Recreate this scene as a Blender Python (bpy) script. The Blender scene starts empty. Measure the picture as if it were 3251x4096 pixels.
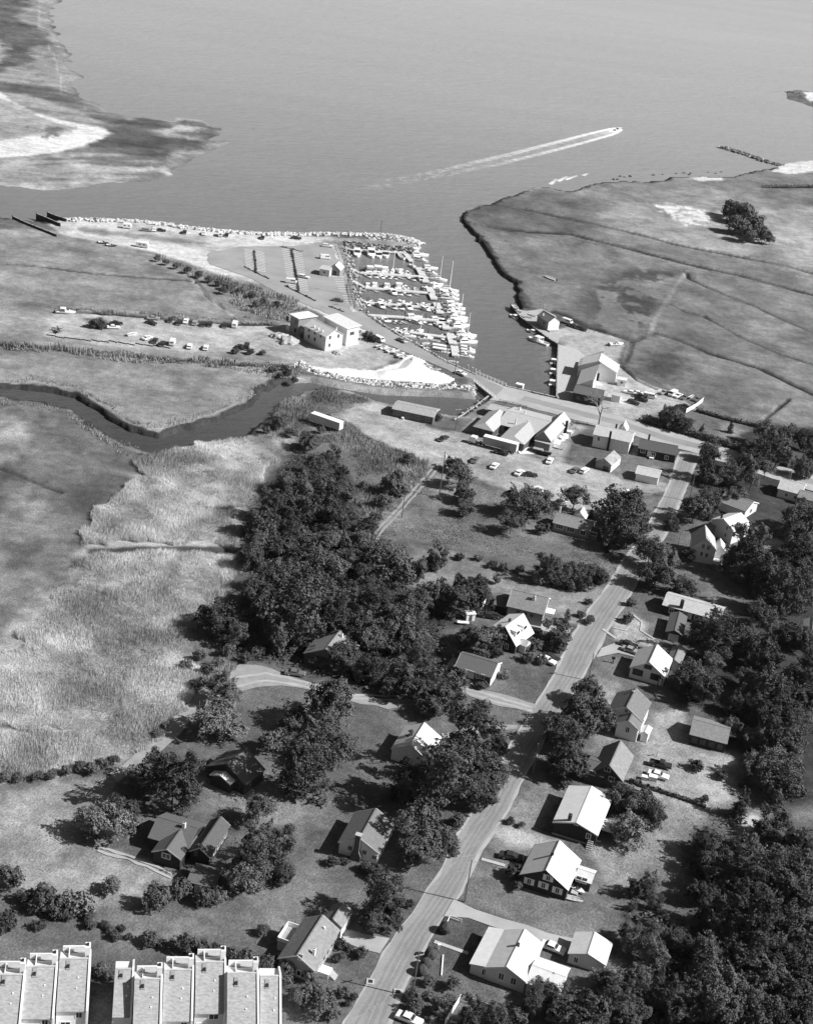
import bpy, bmesh, math, random
import numpy as np
from mathutils import Vector, Matrix
from mathutils.geometry import tessellate_polygon
random.seed(7); rng = np.random.default_rng(11)
S = bpy.context.scene; COL = S.collection
# ---------------------------------------------------------------- camera
PW, PH = 3251.0, 4096.0
FPX, PITCH, ROLL, ALT = 3200*1.9001, 0.445, 0.132, 200.0
UPX, UPY = math.sin(ROLL), -math.cos(ROLL)
RTX, RTY = math.cos(ROLL), math.sin(ROLL)
cam_d = bpy.data.cameras.new('camera'); cam = bpy.data.objects.new('camera', cam_d); COL.objects.link(cam)
cam_d.sensor_fit = 'VERTICAL'; cam_d.sensor_height = 24.0; cam_d.lens = 24.0*FPX/PH
cam_d.clip_start = 1.0; cam_d.clip_end = 30000.0
_r0 = Vector((1, 0, 0)); _u0 = Vector((0, math.sin(PITCH), math.cos(PITCH))); _f0 = Vector((0, math.cos(PITCH), -math.sin(PITCH)))
# the frame is tilted: the picture's own axes against the level camera axes
_xr = _r0*math.cos(ROLL) + _u0*math.sin(ROLL)
_yu = _u0*math.cos(ROLL) - _r0*math.sin(ROLL)
M = Matrix((( _xr.x, _yu.x, -_f0.x, 0), (_xr.y, _yu.y, -_f0.y, 0), (_xr.z, _yu.z, -_f0.z, ALT), (0, 0, 0, 1)))
cam.matrix_world = M
S.camera = cam
# ---------------------------------------------------------------- sky, sun, exposure
SUN_EL = math.radians(39.0); SUN_H = (0.989, -0.149)
world = bpy.data.worlds.new('World'); S.world = world; world.use_nodes = True
wn = world.node_tree; wn.nodes.clear()
sky = wn.nodes.new('ShaderNodeTexSky'); sky.sky_type = 'NISHITA'; sky.sun_disc = False
sky.sun_elevation = SUN_EL; sky.sun_rotation = math.atan2(SUN_H[0], SUN_H[1]); sky.dust_density = 1.6
# black and white film behind a yellow-red filter: the blue sky records dark
sep = wn.nodes.new('ShaderNodeSeparateColor'); bw = wn.nodes.new('ShaderNodeMath'); bw.operation = 'MULTIPLY_ADD'; bw.inputs[1].default_value = 0.0; m2 = wn.nodes.new('ShaderNodeMath'); m2.operation = 'MULTIPLY'; m2.inputs[1].default_value = 1.0; bg = wn.nodes.new('ShaderNodeBackground'); wo = wn.nodes.new('ShaderNodeOutputWorld')
bg.inputs[1].default_value = 0.05
wn.links.new(sky.outputs[0], sep.inputs[0]); wn.links.new(sep.outputs[0], m2.inputs[0]); wn.links.new(sep.outputs[1], bw.inputs[0]); wn.links.new(m2.outputs[0], bw.inputs[2]); wn.links.new(bw.outputs[0], bg.inputs[0]); wn.links.new(bg.outputs[0], wo.inputs[0])
sun_d = bpy.data.lights.new('sun', 'SUN'); sun_d.energy = 5.0; sun_d.angle = math.radians(0.5); sun_d.color = (1, 1, 1)
sun = bpy.data.objects.new('sun', sun_d); COL.objects.link(sun)
sd = Vector((SUN_H[0]*math.cos(SUN_EL), SUN_H[1]*math.cos(SUN_EL), math.sin(SUN_EL)))
sun.rotation_euler = sd.to_track_quat('Z', 'Y').to_euler()
S.view_settings.view_transform = 'Standard'; S.view_settings.look = 'None'
S.view_settings.exposure = 0.5; S.view_settings.gamma = 1.0; S.view_settings.use_curve_mapping = False
# ---------------------------------------------------------------- survey: photograph measurements to ground metres
FR = dict(A=(0,800,1711/1100),B=(1000,850,1.711),C=(1800,900,1711/900),Dd=(2400,600,1711/851),E=(0,0,1.711),F=(1800,1500,1711/900),
 G=(2400,1600,1711/851),H=(2400,2300,1711/851),I=(2400,3000,1674/851),J=(1600,2000,1711/900),K=(1600,2700,1711/900),L=(1600,3400,1711/900),
 M=(800,2400,1711/900),N=(800,3150,1711/900),O=(0,3000,1711/900),P=(0,1500,1.711),Q=(0,2200,1.711),R=(900,1500,1711/900),S=(2200,300,1711/1051),
 a1=(1350,950,4.2775),a2=(1600,950,4.2775),a3=(1400,1180,4.2775),a4=(1600,1200,4.2775),a5=(1100,1200,4.2775),a6=(1850,1550,3.422),
 a7=(2000,1200,3.422),a8=(2150,1600,2.8517),b1=(0,3700,2.4443),b2=(600,3600,2.8517),b3=(2950,1850,5.389),b4=(2000,2450,4.2775),
 b5=(1900,2300,4.2775),b6=(500,3250,3.8022),b7=(2550,2900,4.2775),b8=(2500,1500,3.422),D=(0,0,1711/3251))
def nat(f, x, y):
    a = FR[f]; return a[0]+x/a[2], a[1]+y/a[2]
def toD(f, x, y):
    nx, ny = nat(f, x, y); k = FR['D'][2]; return nx*k, ny*k
def ray(nx, ny):
    qx, qy = nx-PW/2, ny-PH/2
    a = qx*RTX+qy*RTY; b = qx*UPX+qy*UPY
    return a, FPX*math.cos(PITCH)+b*math.sin(PITCH), -FPX*math.sin(PITCH)+b*math.cos(PITCH)
def P(f, x, y, z=0.0):
    d = ray(*nat(f, x, y)); t = (z-ALT)/d[2]
    return Vector((d[0]*t, d[1]*t, z))
def zat(g, f, x, y):
    "height above ground point g at which the sight line to (x, y) passes closest"
    d = ray(*nat(f, x, y)); k = (d[0]*g[0]+d[1]*g[1])/(d[0]**2+d[1]**2)
    return ALT+k*d[2]
def ppm(g, z=0):
    "photo pixels (D scale) per metre at a ground point"
    r = math.sqrt(g[0]**2+g[1]**2+(ALT-z)**2)
    return FPX*FR['D'][2]/r
# ---------------------------------------------------------------- materials (black and white film: neutral greys)
def nodes_new(name):
    m = bpy.data.materials.new(name); m.use_nodes = True
    nt = m.node_tree; b = nt.nodes['Principled BSDF']; return m, nt, b
def grey(name, g, rough=0.75, var=0.15, scale=1.2, spec=0.25, metal=0.0, bump=0.0, stretch=None):
    m, nt, b = nodes_new(name)
    b.inputs['Roughness'].default_value = rough; b.inputs['Specular IOR Level'].default_value = spec; b.inputs['Metallic'].default_value = metal
    geo = nt.nodes.new('ShaderNodeNewGeometry'); no = nt.nodes.new('ShaderNodeTexNoise')
    no.inputs['Scale'].default_value = scale; no.inputs['Detail'].default_value = 5; no.inputs['Roughness'].default_value = 0.65
    if stretch:
        mp = nt.nodes.new('ShaderNodeMapping'); mp.inputs['Scale'].default_value = stretch
        nt.links.new(geo.outputs['Position'], mp.inputs[0]); nt.links.new(mp.outputs[0], no.inputs['Vector'])
    else: nt.links.new(geo.outputs['Position'], no.inputs['Vector'])
    mr = nt.nodes.new('ShaderNodeMapRange'); mr.inputs[1].default_value = 0.25; mr.inputs[2].default_value = 0.75
    mr.inputs[3].default_value = g*(1-var); mr.inputs[4].default_value = g*(1+var)
    nt.links.new(no.outputs['Fac'], mr.inputs[0]); nt.links.new(mr.outputs[0], b.inputs['Base Color'])
    if bump:
        bp = nt.nodes.new('ShaderNodeBump'); bp.inputs['Strength'].default_value = bump; bp.inputs['Distance'].default_value = 0.1
        nt.links.new(no.outputs['Fac'], bp.inputs['Height']); nt.links.new(bp.outputs[0], b.inputs['Normal'])
    return m
MT = dict(
 white=grey('white_paint', 0.80, 0.6, 0.05), offwhite=grey('offwhite_paint', 0.80, 0.7, 0.08), lightgrey=grey('light_grey_siding', 0.60, 0.75, 0.08),
 midgrey=grey('grey_shingle_siding', 0.26, 0.8, 0.14, 2.0), darkwall=grey('dark_stained_siding', 0.035, 0.8, 0.25, 1.5), brownwall=grey('brown_siding', 0.085, 0.8, 0.2, 1.5),
 roof_white=grey('pale_roof', 0.64, 0.75, 0.12, 0.9), roof_light=grey('light_shingle_roof', 0.46, 0.85, 0.20, 1.3), roof_tex=grey('weathered_shingle_roof', 0.33, 0.85, 0.38, 1.3, stretch=(1,2.2,3)),
 roof_mid=grey('grey_shingle_roof', 0.22, 0.85, 0.26, 1.4), roof_dark=grey('dark_shingle_roof', 0.09, 0.85, 0.2, 2.0), roof_brown=grey('brown_shingle_roof', 0.12, 0.85, 0.18, 2.0),
 roof_pale=grey('pale_grey_shingle_roof', 0.42, 0.85, 0.18, 1.4), roof_slate=grey('slate_roof', 0.16, 0.85, 0.22, 1.4), roof_patch=grey('patched_roof', 0.30, 0.85, 0.55, 0.55),
 glass=grey('window_glass', 0.03, 0.15, 0.1, spec=0.5), stone=grey('chimney_stone', 0.12, 0.9, 0.4, 3), brick=grey('chimney_brick', 0.10, 0.9, 0.3, 3), wood=grey('weathered_wood', 0.30, 0.85, 0.25, 1.5),
 darkwood=grey('creosoted_wood', 0.05, 0.85, 0.3, 1.5), pole=grey('pole_wood', 0.13, 0.9, 0.3, 2), plank=grey('dock_planks', 0.55, 0.85, 0.18, 1.2), steel=grey('galvanised_steel', 0.45, 0.5, 0.1, spec=0.5),
 concrete=grey('concrete', 0.42, 0.85, 0.15, 0.8), rubber=grey('tyre_rubber', 0.02, 0.8, 0.1), chrome=grey('chrome', 0.6, 0.3, 0.05, metal=0.7),
 paint_w=grey('white_car_paint', 0.75, 0.35, 0.03, spec=0.5), paint_g=grey('grey_car_paint', 0.30, 0.35, 0.05, spec=0.5), paint_d=grey('dark_car_paint', 0.035, 0.3, 0.1, spec=0.5), paint_m=grey('mid_grey_car_paint', 0.14, 0.35, 0.05, spec=0.5),
 hull=grey('white_gelcoat', 0.80, 0.4, 0.03, spec=0.5), hull_g=grey('grey_gelcoat', 0.40, 0.5, 0.06, spec=0.5), hull_d=grey('dark_gelcoat', 0.06, 0.5, 0.08, spec=0.5), canvas=grey('canvas_cover', 0.72, 0.9, 0.08), dark=grey('dark_recess', 0.025, 0.8, 0.1), trailer=grey('trailer_side', 0.33, 0.6, 0.06), foam=grey('foam', 0.85, 0.8, 0.1),
 bark=grey('bark', 0.07, 0.95, 0.35, 3), palebark=grey('pale_bark', 0.33, 0.95, 0.3, 3), rock=grey('riprap_stone', 0.50, 0.9, 0.35, 0.9), rockd=grey('weedy_stone', 0.13, 0.9, 0.5, 0.9),
 gravel=grey('gravel', 0.36, 0.95, 0.22, 0.12, bump=0.3), sand=grey('sand', 0.5, 0.95, 0.10, 0.15), shell=grey('crushed_shell', 0.74, 0.95, 0.12, 0.6, bump=0.4),
 dirt=grey('dirt_track', 0.27, 0.95, 0.22, 0.5), paint_line=grey('painted_line', 0.75, 0.8, 0.2, 1.0), topiary=grey('clipped_leaves', 0.055, 0.9, 0.5, 5))
def asphalt(name, g):
    m, nt, b = nodes_new(name); b.inputs['Roughness'].default_value = 0.9; b.inputs['Specular IOR Level'].default_value = 0.2
    geo = nt.nodes.new('ShaderNodeNewGeometry')
    n1 = nt.nodes.new('ShaderNodeTexNoise'); n1.inputs['Scale'].default_value = 0.09; n1.inputs['Detail'].default_value = 6
    n2 = nt.nodes.new('ShaderNodeTexNoise'); n2.inputs['Scale'].default_value = 1.4; n2.inputs['Detail'].default_value = 5; n2.inputs['Roughness'].default_value = 0.75
    for n in (n1, n2): nt.links.new(geo.outputs['Position'], n.inputs['Vector'])
    a = nt.nodes.new('ShaderNodeMath'); a.operation = 'ADD'; nt.links.new(n1.outputs[0], a.inputs[0]); nt.links.new(n2.outputs[0], a.inputs[1])
    mr = nt.nodes.new('ShaderNodeMapRange'); mr.inputs[1].default_value = 0.6; mr.inputs[2].default_value = 1.4; mr.inputs[3].default_value = g*0.72; mr.inputs[4].default_value = g*1.28
    nt.links.new(a.outputs[0], mr.inputs[0]); nt.links.new(mr.outputs[0], b.inputs['Base Color']); return m
MT['asphalt'] = asphalt('asphalt', 0.29); MT['oldroad'] = asphalt('worn_road', 0.26)
MT['wear'] = asphalt('tyre_worn_road', 0.215)
def leafmat(name, lo, hi, scale=0.5):
    m, nt, b = nodes_new(name); b.inputs['Roughness'].default_value = 0.85; b.inputs['Specular IOR Level'].default_value = 0.15
    oi = nt.nodes.new('ShaderNodeObjectInfo'); geo = nt.nodes.new('ShaderNodeNewGeometry'); no = nt.nodes.new('ShaderNodeTexNoise')
    no.inputs['Scale'].default_value = scale; no.inputs['Detail'].default_value = 4; nt.links.new(geo.outputs['Position'], no.inputs['Vector'])
    ad = nt.nodes.new('ShaderNodeMath'); ad.operation = 'MULTIPLY_ADD'; ad.inputs[1].default_value = 0.5; nt.links.new(oi.outputs['Random'], ad.inputs[0]); nt.links.new(no.outputs['Fac'], ad.inputs[2])
    mr = nt.nodes.new('ShaderNodeMapRange'); mr.inputs[1].default_value = 0.3; mr.inputs[2].default_value = 1.2; mr.inputs[3].default_value = lo; mr.inputs[4].default_value = hi
    nt.links.new(ad.outputs[0], mr.inputs[0]); nt.links.new(mr.outputs[0], b.inputs['Base Color']); return m
MT['leaf'] = leafmat('dark_leaves', 0.034, 0.142, .9); MT['leafpale'] = leafmat('pale_leaves', 0.13, 0.26); MT['leafmid'] = leafmat('mid_leaves', 0.07, 0.17); MT['needle'] = leafmat('needles', 0.04, 0.075)
def attrmat(name, attr, nz, rough=0.95, bump=0.4):
    m, nt, b = nodes_new(name); b.inputs['Roughness'].default_value = rough; b.inputs['Specular IOR Level'].default_value = 0.1
    at = nt.nodes.new('ShaderNodeAttribute'); at.attribute_name = attr
    geo = nt.nodes.new('ShaderNodeNewGeometry'); last = at.outputs['Fac']; hs = None
    for sc, amt, st in nz:
        no = nt.nodes.new('ShaderNodeTexNoise'); no.inputs['Scale'].default_value = sc; no.inputs['Detail'].default_value = 6; no.inputs['Roughness'].default_value = 0.7
        mp = nt.nodes.new('ShaderNodeMapping'); mp.inputs['Scale'].default_value = st; mp.inputs['Rotation'].default_value = (0, 0, sc*3)
        nt.links.new(geo.outputs['Position'], mp.inputs[0]); nt.links.new(mp.outputs[0], no.inputs['Vector'])
        mr = nt.nodes.new('ShaderNodeMapRange'); mr.inputs[1].default_value = 0.25; mr.inputs[2].default_value = 0.75; mr.inputs[3].default_value = 1-amt; mr.inputs[4].default_value = 1+amt
        nt.links.new(no.outputs['Fac'], mr.inputs[0]); mu = nt.nodes.new('ShaderNodeMath'); mu.operation = 'MULTIPLY'
        nt.links.new(last, mu.inputs[0]); nt.links.new(mr.outputs[0], mu.inputs[1]); last = mu.outputs[0]; hs = no
    nt.links.new(last, b.inputs['Base Color'])
    if bump:
        bp = nt.nodes.new('ShaderNodeBump'); bp.inputs['Strength'].default_value = bump; bp.inputs['Distance'].default_value = 0.35
        nt.links.new(hs.outputs['Fac'], bp.inputs['Height']); nt.links.new(bp.outputs[0], b.inputs['Normal'])
    return m
MT['ground'] = attrmat('ground_cover', 'cover', ((0.03, 0.24, (1,1,1)), (0.10, 0.34, (1,1.8,1)), (0.42, 0.34, (1,1,1)), (1.8, 0.5, (1,1,1))), bump=0.8)
MT['reed'] = attrmat('reed_stalks', 'cover', ((0.06, 0.15, (1,1,1)),), bump=0)
# ---------------------------------------------------------------- object helpers
def mesh(name, v, f, m=None, smooth=False):
    me = bpy.data.meshes.new(name); me.from_pydata([tuple(p) for p in v], [], f); 
    if m is not None:
        for mm in (m if isinstance(m, (list, tuple)) else [m]): me.materials.append(MT[mm] if isinstance(mm, str) else mm)
    if smooth: me.polygons.foreach_set('use_smooth', [True]*len(me.polygons))
    me.update(); return me
def link(name, me, parent=None, loc=(0,0,0), rz=0.0, sc=(1,1,1)):
    o = bpy.data.objects.new(name, me); COL.objects.link(o); o.location = loc; o.rotation_euler = (0,0,rz); o.scale = sc
    if parent is not None: o.parent = parent
    return o
def tag(o, label, cat, group=None, kind=None):
    if label: o['label'] = label
    if cat: o['category'] = cat
    if group: o['group'] = group
    if kind: o['kind'] = kind
    return o
def thing(name, label, cat, loc=(0,0,0), rz=0.0, group=None, sc=1.0):
    o = bpy.data.objects.new(name, None); COL.objects.link(o); o.empty_display_size = 0.5
    o.location = loc; o.rotation_euler = (0,0,rz); o.scale = (sc,)*3
    return tag(o, label, cat, group)
def structure(o): o['kind'] = 'structure'; return o
def copy_tree(src, parent=None):
    o = src.copy(); COL.objects.link(o)
    if parent is not None: o.parent = parent
    for ch in list(src.children): copy_tree(ch, o)
    return o
class MB:
    "collects simple solids into one mesh"
    def __init__(s): s.v, s.f = [], []
    def box(s, x0, x1, y0, y1, z0, z1):
        n = len(s.v); s.v += [(x0,y0,z0),(x1,y0,z0),(x1,y1,z0),(x0,y1,z0),(x0,y0,z1),(x1,y0,z1),(x1,y1,z1),(x0,y1,z1)]
        s.f += [tuple(n+i for i in q) for q in ((0,3,2,1),(4,5,6,7),(0,1,5,4),(1,2,6,5),(2,3,7,6),(3,0,4,7))]; return s
    def prism(s, poly, y0, y1):
        "polygon given in (x, z), extruded along y"
        n = len(s.v); k = len(poly)
        s.v += [(x,y0,z) for x,z in poly]+[(x,y1,z) for x,z in poly]
        s.f.append(tuple(n+i for i in range(k))); s.f.append(tuple(n+k+i for i in reversed(range(k))))
        s.f += [(n+i, n+k+i, n+k+(i+1)%k, n+(i+1)%k) for i in range(k)]; return s
    def plan(s, poly, z0, z1):
        n = len(s.v); k = len(poly)
        s.v += [(x,y,z0) for x,y in poly]+[(x,y,z1) for x,y in poly]
        s.f.append(tuple(n+i for i in reversed(range(k)))); s.f.append(tuple(n+k+i for i in range(k)))
        s.f += [(n+i, n+(i+1)%k, n+k+(i+1)%k, n+k+i) for i in range(k)]; return s
    def tube(s, p, q, r0, r1, k=6):
        p, q = Vector(p), Vector(q); d = (q-p).normalized(); a = d.orthogonal().normalized(); b = d.cross(a); n = len(s.v)
        for c, r in ((p,r0),(q,r1)):
            for i in range(k):
                t = 2*math.pi*i/k; s.v.append(tuple(c+(a*math.cos(t)+b*math.sin(t))*r))
        s.f += [(n+i, n+(i+1)%k, n+k+(i+1)%k, n+k+i) for i in range(k)]
        s.f.append(tuple(n+i for i in reversed(range(k)))); s.f.append(tuple(n+k+i for i in range(k))); return s
    def me(s, name, m): return mesh(name, s.v, s.f, m)
    def obj(s, name, m, parent=None, loc=(0,0,0), rz=0.0): return link(name, s.me(name, m), parent, loc, rz)
ORD = ['first','second','third','fourth','fifth','sixth','seventh','eighth','ninth','tenth','eleventh','twelfth','thirteenth','fourteenth','fifteenth']
# value noise on arrays
_tab = rng.random((256, 256))
def vnoise(x, y):
    xi = np.floor(x).astype(int); yi = np.floor(y).astype(int); fx = x-xi; fy = y-yi
    fx = fx*fx*(3-2*fx); fy = fy*fy*(3-2*fy)
    a = _tab[xi & 255, yi & 255]; b = _tab[(xi+1) & 255, yi & 255]; c = _tab[xi & 255, (yi+1) & 255]; d = _tab[(xi+1) & 255, (yi+1) & 255]
    return (a*(1-fx)+b*fx)*(1-fy)+(c*(1-fx)+d*fx)*fy
def fbm(x, y, o=4):
    r = 0; s = 0; a = 1.0
    for i in range(o): r = r+a*vnoise(x*2**i+17.3*i, y*2**i+9.1*i); s += a; a *= 0.55
    return r/s*2-1
# ---------------------------------------------------------------- the ground: marsh, lawns and flats as one sheet, water as another
WATER_Z = -1.5
BAY = [(-900,455),(0,455),(20,458),(60,464),(110,466),(130,458),(200,458),(270,461),(330,465),(430,480),(560,490),(690,490),(800,490),(850,496),(880,506),(886,516),(872,526),(840,524),(800,520),(760,513),(723,513),
 (735,537),(738,558),(741,583),(751,607),(755,632),(763,653),(781,667),(834,699),(880,724),(911,742),(942,761),(972,773),(1003,789),(1003,802),(998,829),(1022,838),(1062,815),(1120,825),(1173,836),(1175,724),(1154,712),(1127,693),(1106,672),(1100,660),
 (1097,651),(1091,623),(1086,593),(1050,568),(1041,546),(1017,515),(1000,493),(988,479),(977,468),(972,455),(980,443),(1030,425),(1080,410),(1130,392),(1160,394),(1190,402),(1215,398),(1245,387),(1280,382),(1320,380),(1360,381),(1400,379),(1410,370),(1450,371),(1500,370),(1540,372),(1570,362),(1610,355),(1640,345),(1660,338),(1711,333),(2500,300),(2500,-130),(-900,-130)]
SPIT = [(-900,-130),(123,-130),(123,0),(106,18),(108,40),(112,61),(129,83),(140,106),(157,126),(145,138),(172,160),(152,168),(157,185),(152,197),(172,206),(203,212),(234,231),(277,241),(292,238),(357,246),(363,240),(434,246),(464,266),(455,277),(420,287),(440,296),(492,292),(458,308),(415,326),(378,344),(344,354),(363,363),(308,374),(215,384),(148,392),(92,400),(62,394),(0,381),(-900,330)]
ISLE = [(1655,190),(1675,186),(1720,190),(1900,185),(1900,240),(1720,226),(1690,214),(1660,205)]
SPIT2 = [(1640,345),(1660,335),(1711,331),(2500,300),(2500,320),(1711,345)]
CREEK = [(-900,800),(0,809),(83,814),(123,822),(166,832),(190,850),(215,866),(274,903),(335,914),(384,900),(458,879),(498,860),(526,848),(535,836),(554,820),(579,805),(607,799),(654,797),(690,804),(723,811),(806,823),(889,826),(947,828),(1000,832),(1010,815),(1030,815),(1030,838),(1027,840),(1000,856),(975,874),(947,872),(900,862),(828,849),(792,842),(767,831),(731,820),(681,816),(640,821),(623,834),(604,850),(593,867),(570,881),(548,892),(526,912),(501,917),(474,922),(430,931),(363,952),(323,954),(295,946),(261,931),(215,906),(185,882),(148,857),(108,846),(46,839),(0,831),(-900,800)]
xs = np.concatenate([np.arange(-900,-40,36.0), np.arange(-40,1752,2.7), np.arange(1760,2500,36.0)])
ys = np.concatenate([np.arange(-90,-8,8.0), np.arange(-8,2180,2.7), np.arange(2190,2900,40.0)])
def unproj(X, Y, z=0.0):
    k = 1/FR['D'][2]; qx = X*k-PW/2; qy = Y*k-PH/2
    a = qx*RTX+qy*RTY; b = qx*UPX+qy*UPY
    dy = FPX*math.cos(PITCH)+b*math.sin(PITCH); dz = -FPX*math.sin(PITCH)+b*math.cos(PITCH); t = (z-ALT)/dz
    return a*t, dy*t
XX, YY = np.meshgrid(xs, ys); GX, GY = unproj(XX, YY)
def sdf(poly, margin=24.0):
    "signed distance in metres (positive inside), in a window of the sheet round the polygon"
    pts = np.array(poly, float)
    i0, i1 = np.searchsorted(xs, [pts[:,0].min()-margin, pts[:,0].max()+margin]); j0, j1 = np.searchsorted(ys, [pts[:,1].min()-margin, pts[:,1].max()+margin])
    if i1 <= i0 or j1 <= j0: return None
    sl = (slice(j0, j1), slice(i0, i1)); d = np.full((j1-j0, i1-i0), 1e3); ins = np.zeros(d.shape, bool)
    gx, gy = GX[sl], GY[sl]; X = XX[sl]; ylo = ys[j0:j1]; xlo = xs[i0:i1]
    n = len(pts)
    for k in range(n):
        p, q = pts[k], pts[(k+1) % n]
        a0, a1 = np.searchsorted(xlo, [min(p[0],q[0])-margin, max(p[0],q[0])+margin]); b0, b1 = np.searchsorted(ylo, [min(p[1],q[1])-margin, max(p[1],q[1])+margin])
        if a1 > a0 and b1 > b0:
            (px, qx), (py, qy) = unproj(np.array([p[0],q[0]]), np.array([p[1],q[1]]))
            ex, ey = qx-px, qy-py; L2 = ex*ex+ey*ey+1e-9; w = (slice(b0,b1), slice(a0,a1))
            t = np.clip(((gx[w]-px)*ex+(gy[w]-py)*ey)/L2, 0, 1)
            d[w] = np.minimum(d[w], np.hypot(gx[w]-px-t*ex, gy[w]-py-t*ey))
        if p[1] != q[1]:
            lo, hi = sorted((p[1], q[1])); b0, b1 = np.searchsorted(ylo, [lo, hi])
            if b1 > b0:
                xc = p[0]+(ylo[b0:b1]-p[1])/(q[1]-p[1])*(q[0]-p[0]); ins[b0:b1] ^= (X[b0:b1] < xc[:, None])
    return sl, np.where(ins, d, -d)
def full(poly):
    r = sdf(poly); o = np.full(XX.shape, -1e3)
    if r is not None: o[r[0]] = r[1]
    return o
n_fine = fbm(GX/6, GY/6, 4); n_mid = fbm(GX/25, GY/25, 5); n_big = fbm(GX/110+3, GY/110, 5); n_str = fbm(GX/60, GY/9, 4)
wat = np.maximum(full(BAY), full(CREEK)); natural = (YY < 470) | (XX > 960) & (YY < 660) | (YY > 795) & (XX < 620)
spit = np.maximum(np.maximum(full(SPIT), full(ISLE)), full(SPIT2)); 
spit = spit + np.where((spit > -40) & (spit < 60), n_mid*9+n_fine*2.5, 0); wat = np.minimum(wat, -spit)
wat = wat + np.where(natural & (np.abs(wat) < 12), n_fine*2.0, 0)
alb = np.full(XX.shape, 0.145)
def sm(d, s): t = np.clip(d/(2*s)+0.5, 0, 1); return t*t*(3-2*t)
def cover(poly, val, soft=1.5, amp=2.0, tex=None, noise=None, frame=None):
    if frame: poly = [toD(frame, *p) for p in poly]
    r = sdf(poly)
    if r is None: return
    sl, d = r; nz = (n_fine if noise is None else noise)[sl]; w = sm(d+amp*nz, soft); v = val
    if tex is not None: v = val+tex[1]*tex[0][sl]
    alb[sl] = alb[sl]*(1-w)+v*w
# marshes
cover([(-900,455),(600,500),(640,640),(640,790),(560,830),(330,930),(100,830),(-900,820)], 0.27, 2, 2, (n_str, 0.10))
cover([(-900,800),(90,830),(330,970),(300,1010),(220,1060),(140,1140),(160,1180),(120,1240),(60,1330),(-30,1400),(-900,1500)], 0.17, 3, 5, (n_mid, 0.14))
cover([(-900,1080),(0,1060),(60,1000),(130,1040),(120,1090),(70,1170),(-900,1300)], 0.27, 6, 6, (n_str, 0.06))
cover([(-900,880),(40,880),(75,905),(70,930),(110,940),(170,960),(250,990),(180,1000),(60,985),(-900,980)], 0.33, 5, 6, (n_mid, 0.05))
cover([(-900,905),(30,890),(70,905),(60,925),(-900,940)], 0.42, 3, 3)
cover([(972,455),(1140,390),(1711,340),(2500,300),(2500,1000),(1711,930),(1480,860),(1310,760),(1310,720),(1210,670),(1130,650),(1060,570)], 0.235, 1, 2, (n_mid, 0.07))
cover([(1254,500),(1290,470),(1560,440),(1711,440),(2500,430),(2500,650),(1711,600),(1600,540),(1400,520)], 0.33, 6, 8, (n_mid, 0.10))
cover([(1600,500),(1711,480),(2500,450),(2500,640),(1711,560)], 0.42, 8, 8, (n_mid, 0.06))
cover([(1250,440),(1330,400),(1500,395),(1560,420),(1400,470),(1290,480)], 0.30, 6, 8, (n_mid, 0.08))
cover([(1540,390),(1640,395),(1711,420),(2500,450),(2500,380),(1711,385)], 0.23, 2, 2)
cover([(1370,430),(1440,432),(1510,450),(1515,468),(1440,475),(1410,455)], 0.50, 6, 9, (n_fine, 0.3))
cover([(1020,425),(980,445),(975,460),(1100,500),(1250,480),(1240,440),(1150,400)], 0.17, 4, 5, (n_mid, 0.07))
# darker sward in ragged patches on the right marsh
n_pat = fbm(GX/17+2.3, GY/26+7, 4)+.35*fbm(GX/4.5, GY/6, 3)
def patches(poly, val, thr, soft, k=1.0):
    r = sdf(poly)
    if r is None: return
    sl, d = r; w = sm(d+10*n_mid[sl], 12)*np.clip((n_pat[sl]-thr)/soft, 0, 1)*k; alb[sl] = alb[sl]*(1-w)+val*w
patches([(1235,590),(1300,572),(1400,570),(1440,575),(1420,640),(1390,690),(1330,715),(1260,700),(1220,650)], 0.085, -.10, .14)
patches([(1000,480),(1240,500),(1430,560),(1200,600),(1100,600)], 0.14, .18, .2, .7); patches([(1340,735),(1440,730),(1600,830),(1560,880),(1420,820)], 0.10, -.02, .25, .8); patches([(1440,600),(1711,690),(2400,800),(2400,900),(1711,860),(1400,700)], 0.14, .16, .25, .6)
patches([(-900,815),(0,840),(110,850),(220,930),(290,1000),(220,1060),(140,1130),(120,1230),(60,1320),(-900,1500)], 0.10, -.05, .30, .6)
cover([(1350,740),(1420,735),(1450,775),(1400,800),(1350,780)], 0.10, 5, 6)
cover([(1440,790),(1560,800),(1590,870),(1500,860)], 0.16, 6, 8)
# wide shore
cover(SPIT, 0.30, 3, 0, (n_str, 0.10)); cover([(-900,335),(0,338),(120,328),(250,320),(330,330),(360,362),(230,382),(90,398),(-900,380)], 0.38, 4, 8, (n_str, 0.12)); cover([(-900,160),(0,170),(100,180),(170,210),(280,245),(250,268),(60,200),(-900,180)], 0.15, 4, 12, (n_str, 0.1), n_mid)
cover([(40,40),(100,70),(105,100),(60,130),(0,150),(-900,160),(-900,-100),(90,-60)], 0.13, 5, 16, (n_str, 0.08), n_mid)
cover([(-900,75),(2,85),(12,100),(4,120),(0,130),(-900,150)], 0.4, 4, 8)
cover([(215,268),(290,243),(360,248),(370,265),(335,275),(345,290),(420,296),(430,310),(330,335),(250,320),(160,300)], 0.105, 4, 12, (n_str, 0.05), n_mid)
cover([(360,250),(434,250),(462,268),(440,280),(390,283),(360,275)], 0.15, 3, 8, (n_str, 0.1), n_mid)
cover([(345,272),(380,262),(430,268),(400,277),(340,282)], 0.36, 2, 6)
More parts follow.
